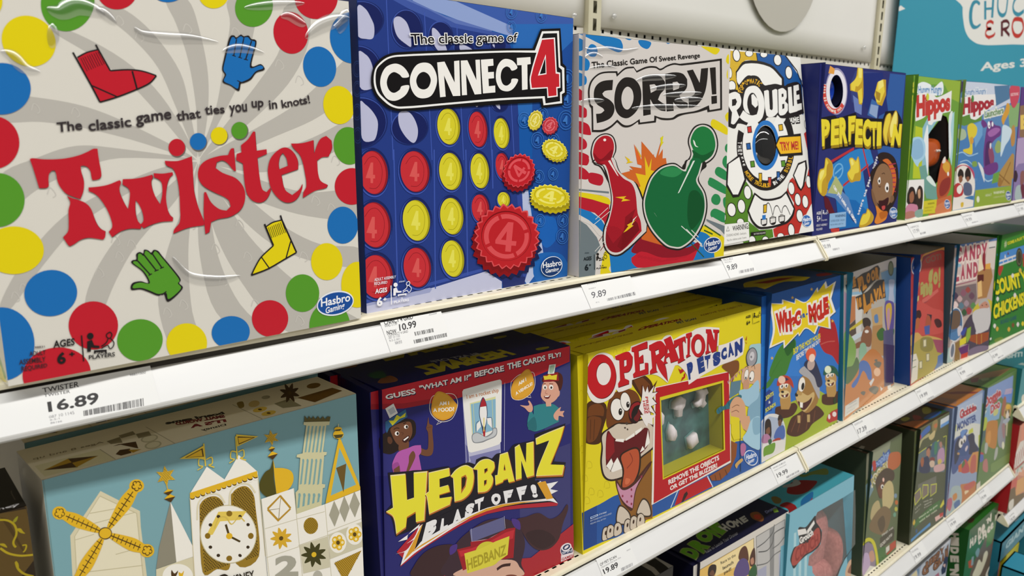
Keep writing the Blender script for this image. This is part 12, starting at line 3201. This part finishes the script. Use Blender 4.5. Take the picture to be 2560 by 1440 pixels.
dup(doggie, (doggie.location.x+0.0020, doggie.location.y+0.1500, doggie.location.z), 'second box with red bubble lettering, set behind the first')
# ---------------------------------------------------------------- paper price labels in the channels
tag(art('price_label', 99.2, 29, '''
P e2e2e0 0,0 397,0 0,116 -397,0
T 2a2829 .015 TWISTER~120,97 86,-3 3,16 -89,0
T 2a2829 .01 TWISTER~120,84 62,-2 1,9 -62,1
T 2a2829 .03 16.89~122,41 121,-5 6,34 -125,0
B 2a2829 44 7 200,10 154,-8 4,23 -156,0
T 77757a 0 087 10 1145~120,24 60,-3 0,9 -59,1
T 77757a 0 9-5-1~120,16 23,0 0,5 -22,0
T 77757a 0 86166~120,8 27,-1 1,5 -27,1
T 2a2829 0 98831000~337,96 43,-1 1,7 -43,0''', None, .35, M=face_matrix((-1.08595, -0.01613, -0.03158), (1, 0, 0), (0, .0152, .0226))), 'large price label reading 16.89 under the white dotted box', 'price label', 'price labels in the shelf edges')
tag(art('price_label', 67.2, 29, '''
P e2e2e0 0,0 269,0 0,116 -269,0
T 2a2829 .025 CNNCT 4 GRID~14,105 124,2 5,16 -127,-2
T 2a2829 .005 WAS 17.99~11,95 53,1 3,12 -53,-1
T 2a2829 .02 NOW~11,67 40,0 3,15 -41,0
T 2a2829 .025 10.99~65,72 76,1 5,27 -75,-3
T 2a2829 0 CONNECT 4 GRID~12,60 85,0 2,9 -86,0
B 2a2829 22 3 121,42 86,0 3,15 -87,0
B 2a2829 34 5 106,14 150,0 3,15 -151,-1
T 77757a 0 087 10 1103~11,50 47,0 2,9 -47,0
T 77757a 0 9-5-2 001~10,39 44,1 2,7 -45,0
T 77757a 0 A56400000~209,108 37,1 3,6 -37,-1
T 77757a 0 94044 09/18~28,25 29,0 3,12 -29,0''', None, .35, M=face_matrix((-0.79170, -0.01613, -0.03158), (1, 0, 0), (0, .0152, .0226))), 'price label reading NOW 10.99 under the blue counter box', 'price label', 'price labels in the shelf edges')
tag(art('price_label', 84, 29, '''
P e2e2e0 0,0 336,0 0,116 -336,0
T 77757a 0 SORRY~37,111 67,-1 2,6 -67,0
T 77757a 0 SORRY~35,89 47,0 3,5 -47,1
T 55545a .01 9.89~32,46 97,-1 11,31 -99,-1
B 55545a 30 9 119,19 203,0 2,17 -201,-5
T 77757a 0 087 10~43,21 22,-1 1,6 -22,0''', None, .35, M=face_matrix((-0.53220, -0.01613, -0.03158), (1, 0, 0), (0, .0152, .0226))), 'price label reading 9.89 under the box with two pawns', 'price label', 'price labels in the shelf edges')
tag(art('price_label', 66.5, 29, '''
P e2e2e0 0,0 266,0 0,116 -266,0
T 77757a 0 TROUBLE~10,100 93,1 5,12 -92,0
T 77757a 0 TROUBLE~15,88 66,0 3,8 -65,0
T 3c3b40 .015 9.89~12,45 97,1 9,30 -98,-1
B 77757a 24 11 98,16 148,-1 10,17 -150,0''', None, .35, M=face_matrix((-0.26120, -0.01613, -0.03158), (1, 0, 0), (0, .0152, .0226))), 'price label reading 9.89 under the tipped-back box', 'price label', 'price labels in the shelf edges')
tag(art('price_label', 58.5, 29, '''
P e2e2e0 0,0 234,0 0,116 -234,0
T 77757a .025 PERFECTION~39,103 103,-1 7,10 -106,0
T 66656a .01 20.99~20,60 100,-5 12,27 -103,4
B 77757a 14 13 126,34 89,-1 7,14 -91,0''', None, .35, M=face_matrix((0.00080, -0.01613, -0.03158), (1, 0, 0), (0, .0152, .0226))), 'price label reading 20.99 just right of the upper shelf joint', 'price label', 'price labels in the shelf edges')
tag(art('price_label', 64.2, 29, '''
P e2e2e0 0,0 257,0 0,116 -257,0
T 77757a 0 HIPPOS~24,76 149,1 13,17 -153,-2
T 77757a .01 17.99~35,37 107,1 11,30 -108,-2
B 77757a 12 15 133,16 102,2 10,14 -108,-1''', None, .35, M=face_matrix((0.33480, -0.01613, -0.03158), (1, 0, 0), (0, .0152, .0226))), 'price label under the green box with the cut-out', 'price label', 'price labels in the shelf edges')
tag(art('price_label', 73.2, 29, '''
P e2e2e0 0,0 293,0 0,116 -293,0
T 77757a 0 HIPPOS~10,82 199,3 14,14 -205,-3
T 77757a .01 19.99~24,40 139,4 8,28 -143,-3
B 77757a 14 17 127,19 151,1 5,10 -151,-1''', None, .35, M=face_matrix((0.60205, -0.01613, -0.03158), (1, 0, 0), (0, .0152, .0226))), 'price label under the box with the purple animal', 'price label', 'price labels in the shelf edges')
tag(art('price_label', 70.5, 29, '''
P e2e2e0 0,0 282,0 0,116 -282,0
T 77757a 0 ELEPHANT~21,84 231,3 20,19 -235,-3
T 77757a .01 21.99~10,37 163,2 14,33 -164,-2''', None, .35, M=face_matrix((0.93630, -0.01613, -0.03158), (1, 0, 0), (0, .0152, .0226))), 'price label under the purple box at the right edge', 'price label', 'price labels in the shelf edges')
tag(art('price_label', 63.2, 29, '''
P e2e2e0 0,0 253,0 0,116 -253,0
T 2a2829 .01 OP PET SCAN~10,77 123,0 2,12 -122,1
T 77757a 0 Operation Pet Scan Gm~11,66 146,-1 3,7 -146,2
T 2a2829 .02 19.89~16,35 104,-2 5,25 -110,1
B 77757a 22 19 129,7 87,-2 4,14 -88,3
T 77757a 0 0000~213,79 28,0 2,5 -29,1''', None, .35, M=face_matrix((-0.49220, -0.01613, -0.38258), (1, 0, 0), (0, .0152, .0226))), 'price label reading 19.89 under the wide yellow box', 'price label', 'price labels in the shelf edges')
tag(art('price_label', 80.8, 29, '''
P e2e2e0 0,0 323,0 0,116 -323,0
T 77757a .01 WHAC-A-MOLE~16,96 151,-1 2,9 -150,1
T 77757a 0 WHAC-A-MOLE GAME~19,80 146,0 1,6 -145,1
T 3c3b40 .015 19.99~22,37 127,-4 2,27 -126,2
B 77757a 26 21 104,7 158,-2 5,12 -158,2''', None, .35, M=face_matrix((-0.08620, -0.01613, -0.38258), (1, 0, 0), (0, .0152, .0226))), 'price label reading 19.99 at the right end left of the middle joint', 'price label', 'price labels in the shelf edges')
tag(art('price_label', 70, 29, '''
P e2e2e0 0,0 280,0 0,116 -280,0
T 77757a .01 FLOOR IS LAVA~18,93 125,-2 7,13 -125,2
T 55545a .015 17.39~10,32 139,-3 12,32 -140,3
B 77757a 20 23 113,4 152,-2 5,10 -152,4''', None, .35, M=face_matrix((0.19280, -0.01613, -0.38258), (1, 0, 0), (0, .0152, .0226))), 'price label reading 17.39 under the orange-lettered box', 'price label', 'price labels in the shelf edges')
tag(art('price_label', 70.2, 29, '''
P e2e2e0 0,0 281,0 0,116 -281,0
T 77757a 0 ZINGO~10,85 81,1 7,15 -80,-1
T 66656a .015 19.99~27,39 146,-4 11,29 -147,2
B 77757a 16 25 117,0 147,-2 7,12 -147,2''', None, .35, M=face_matrix((0.46805, -0.01613, -0.38258), (1, 0, 0), (0, .0152, .0226))), 'price label under the box with a red front', 'price label', 'price labels in the shelf edges')
tag(art('price_label', 73.2, 29, '''
P e2e2e0 0,0 293,0 0,116 -293,0
T 77757a 0 CANDY~10,89 115,-1 9,18 -112,0
T 66656a .015 9.99~23,46 120,-1 5,26 -117,1
B 77757a 14 27 114,6 159,-2 10,13 -161,2''', None, .35, M=face_matrix((0.69205, -0.01613, -0.38258), (1, 0, 0), (0, .0152, .0226))), 'price label under the pink-lettered box', 'price label', 'price labels in the shelf edges')
tag(art('price_label', 74.5, 29, '''
P e2e2e0 0,0 298,0 0,116 -298,0
T 77757a 0 COUNT~24,91 222,-1 9,15 -224,1
T 66656a .015 15.99~10,39 145,-2 7,26 -145,2
B 77757a 14 29 119,13 160,-1 9,12 -161,1''', None, .35, M=face_matrix((0.90130, -0.01613, -0.38258), (1, 0, 0), (0, .0152, .0226))), 'price label under the yellow-lettered green box', 'price label', 'price labels in the shelf edges')
tag(art('price_label', 64.8, 29, '''
P e2e2e0 0,0 259,0 0,116 -259,0
T 77757a 0 SQUIRREL~11,89 136,-12 7,14 -136,12
T 66656a .015 19.99~10,29 132,-7 5,29 -132,8
B 77757a 18 31 105,-8 134,-8 10,14 -138,8''', None, .35, M=face_matrix((0.55205, -0.01613, -0.77458), (1, 0, 0), (0, .0152, .0226))), 'price label under the box with yellow-framed photos', 'price label', 'price labels in the shelf edges')
tag(art('price_label', 70.8, 29, '''
P e2e2e0 0,0 283,0 0,116 -283,0
T 77757a 0 GOBBLE~10,81 153,-9 7,14 -155,10
T 66656a .015 19.99~32,40 127,-7 6,26 -129,6
B 77757a 18 33 113,1 153,-6 7,13 -155,6''', None, .35, M=face_matrix((0.76005, -0.01613, -0.77458), (1, 0, 0), (0, .0152, .0226))), 'price label under the box with the blue monster', 'price label', 'price labels in the shelf edges')
tag(art('price_label', 67, 29, '''
P e2e2e0 0,0 268,0 0,116 -268,0
T 77757a 0 DOGGIE~10,93 140,-6 10,17 -141,5
T 66656a .015 19.99~15,37 126,-5 3,26 -127,6
B 77757a 16 35 98,3 154,-5 6,14 -153,4''', None, .35, M=face_matrix((0.97330, -0.01613, -0.77458), (1, 0, 0), (0, .0152, .0226))), 'price label at the right end of the lower shelf', 'price label', 'price labels in the shelf edges')
tag(art('price_label', 59.2, 29, '''
P e2e2e0 0,0 237,0 0,116 -237,0
T 77757a 0 GAME~25,46 147,-6 4,15 -146,6
T 66656a .015 18.99~10,4 138,-4 5,24 -138,4
B 77757a 12 37 95,-33 128,-4 4,11 -127,4''', None, .35, M=face_matrix((1.25255, -0.01613, -0.92458), (1, 0, 0), (0, .0152, .0226))), 'price label on the far bay under the red-sided box', 'price label', 'price labels in the shelf edges')
tag(art('hanging_sign', 1400, 620, '''
P 3c98b0 0,0 5600,0 0,2480 -5600,0
S e6e6e0 1938,1602 -6,-226 72,-152 151,-149 266,-86 466,-22 1207,92 3902,319 -510,849
P e6e6e0 -11,1184 53,26 132,-24 -165,-44
S 3a8ea6 2533,1494 -132,21 -155,-39 -70,-122 48,-134 142,-77 167,14 120,53 -22,22 -125,-39 -130,17 -72,87 -2,116 87,59 117,-16
P 3a8ea6 2673,1532 83,9 90,-238 -83,-7
P 3a8ea6 2963,1622 85,9 59,-280 -86,-8
P 3a8ea6 2788,1456 222,27 13,-33 -223,-26
C 3a8ea6 14.4 3189,1670 44,-165 107,-76 159,-10 103,72 -14,223
C 3a8ea6 14.9 4128,1747 -188,-46 -76,-109 77,-81 215,-19 224,74
C c0392f 10.6 3149,1281 -131,13 -131,-40 44,-57 159,6 -171,-31 -27,-63 134,-27 186,39 45,41
L c0392f 8.5 3034,1310 7,-19
L c0392f 8.6 3047,1086 -2,-34
P 5a1c24 3434,1331 88,12 84,-204 -89,-12
C 5a1c24 11.4 3496,1331 186,27 120,-38 -72,-57 -162,-31
L 5a1c24 12.7 3612,1240 270,-70
C c0392f 15.6 4184,1430 -196,-30 -36,-106 149,-97 225,7 134,106 -101,110 -175,10
C c0392f 14.8 4525,1474 106,-230
T e6e6e0 .025 Ages 3-5~2862,612 2591,217 -60,124 -2545,-226''', None, .45, M=face_matrix((1.2595, 0.4495, 0.2100), (1, 0, 0), (0, 0, 1))), 'teal sign with a white cloud shape and red and blue lettering', 'sign')
# ---------------------------------------------------------------- paper sheets, far stock, floor
sheet(-1.2, -.034, .347, 'white paper sheet pinned left of the nearer slotted upright', .006, .4)
o = sheet(.005, 1.172, .349, 'wide white paper sheet with a grey disc, between the two uprights', .006, 1.2)
sheet(1.212, 1.9, .349, 'narrow strip of paper sheet between the far upright and teal sign', .003, .2)
art('printed_disc', 400, 400, 'E c3bfb4 800 800 660 0 0 660', o, .55, M=face_matrix((.437, .4603, .355), (1, 0, 0), (0, 0, 1)))
pins = mat_clear('pin_plastic', .3, .25, 'e8e8e6', .15)
for i, (x, z) in enumerate(((-.072, .362), (.038, .371), (1.10, .385))):
    bm = bmesh.new(); bmesh.ops.create_uvsphere(bm, u_segments=16, v_segments=8, radius=.006)
    p = bm_obj('push_pin', bm, pins, None, True); p.location = (x, .4655, z); p.scale = (1, .7, 1)
    tag(p, ('clear push pin left of the nearer upright', 'clear push pin right of the nearer upright', 'clear push pin left of the far upright')[i], 'push pin', 'push pins in the paper sheets')
# teal cartons under the far bay's lower shelf
def open_carton(label, x0, y0, z0, w, d, h, c):
    r = empty('display_carton', label, 'carton', (x0+w/2, y0, z0), group='teal cartons under the far bay')
    bm = bmesh.new(); t = .004
    bm_box(bm, (-w/2, d-t, 0), (w/2, d, h)); bm_box(bm, (-w/2, 0, 0), (-w/2+t, d, h)); bm_box(bm, (w/2-t, 0, 0), (w/2, d, h)); bm_box(bm, (-w/2, 0, 0), (w/2, d, t)); bm_box(bm, (-w/2, 0, h*.78), (w/2, t, h)); bm_box(bm, (-w/2, 0, h-t), (w/2, d, h))
    bm_obj('carton_shell', bm, mat(c, .4), r)
    bm = bmesh.new(); bm_box(bm, (-w/2+.02, .03, t), (-.005, d*.7, h*.55), .006, 2); bm_obj('red_pack', bm, mat('8a2a30', .4), r)
    bm = bmesh.new(); bm_box(bm, (.005, .02, t), (w/2-.02, d*.7, h*.62), .006, 2); bm_obj('yellow_pack', bm, mat('b8b02a', .4), r)
    return r
r = open_carton('large teal carton with pale lettering under the far bay', 1.262, .0, -1.285, .30, .22, .285, '2b7c92')
art('lettering_band', 300, 40, 'T 9fc4cc .06 GIANT~160,32 840,0 0,96 -840,0', r, .4, M=face_matrix((-.15, -.0005, .237), (1, 0, 0), (0, 0, 1)))
open_carton('small teal carton standing in front of the large teal one', 1.225, -.115, -1.285, .115, .1, .235, '2f86a0')
open_carton('low teal carton nearest the green hand-lettered box', 1.222, -.225, -1.285, .075, .09, .2, '3a93ac')
base = link('floor', [(-4, -4, -1.29), (5, -4, -1.29), (5, 1.5, -1.29), (-4, 1.5, -1.29)], [(0, 1, 2, 3)], [mat_var('vinyl_floor', 'cfcac0', 'd9d4ca', 2, .3)])
base['kind'] = 'structure'
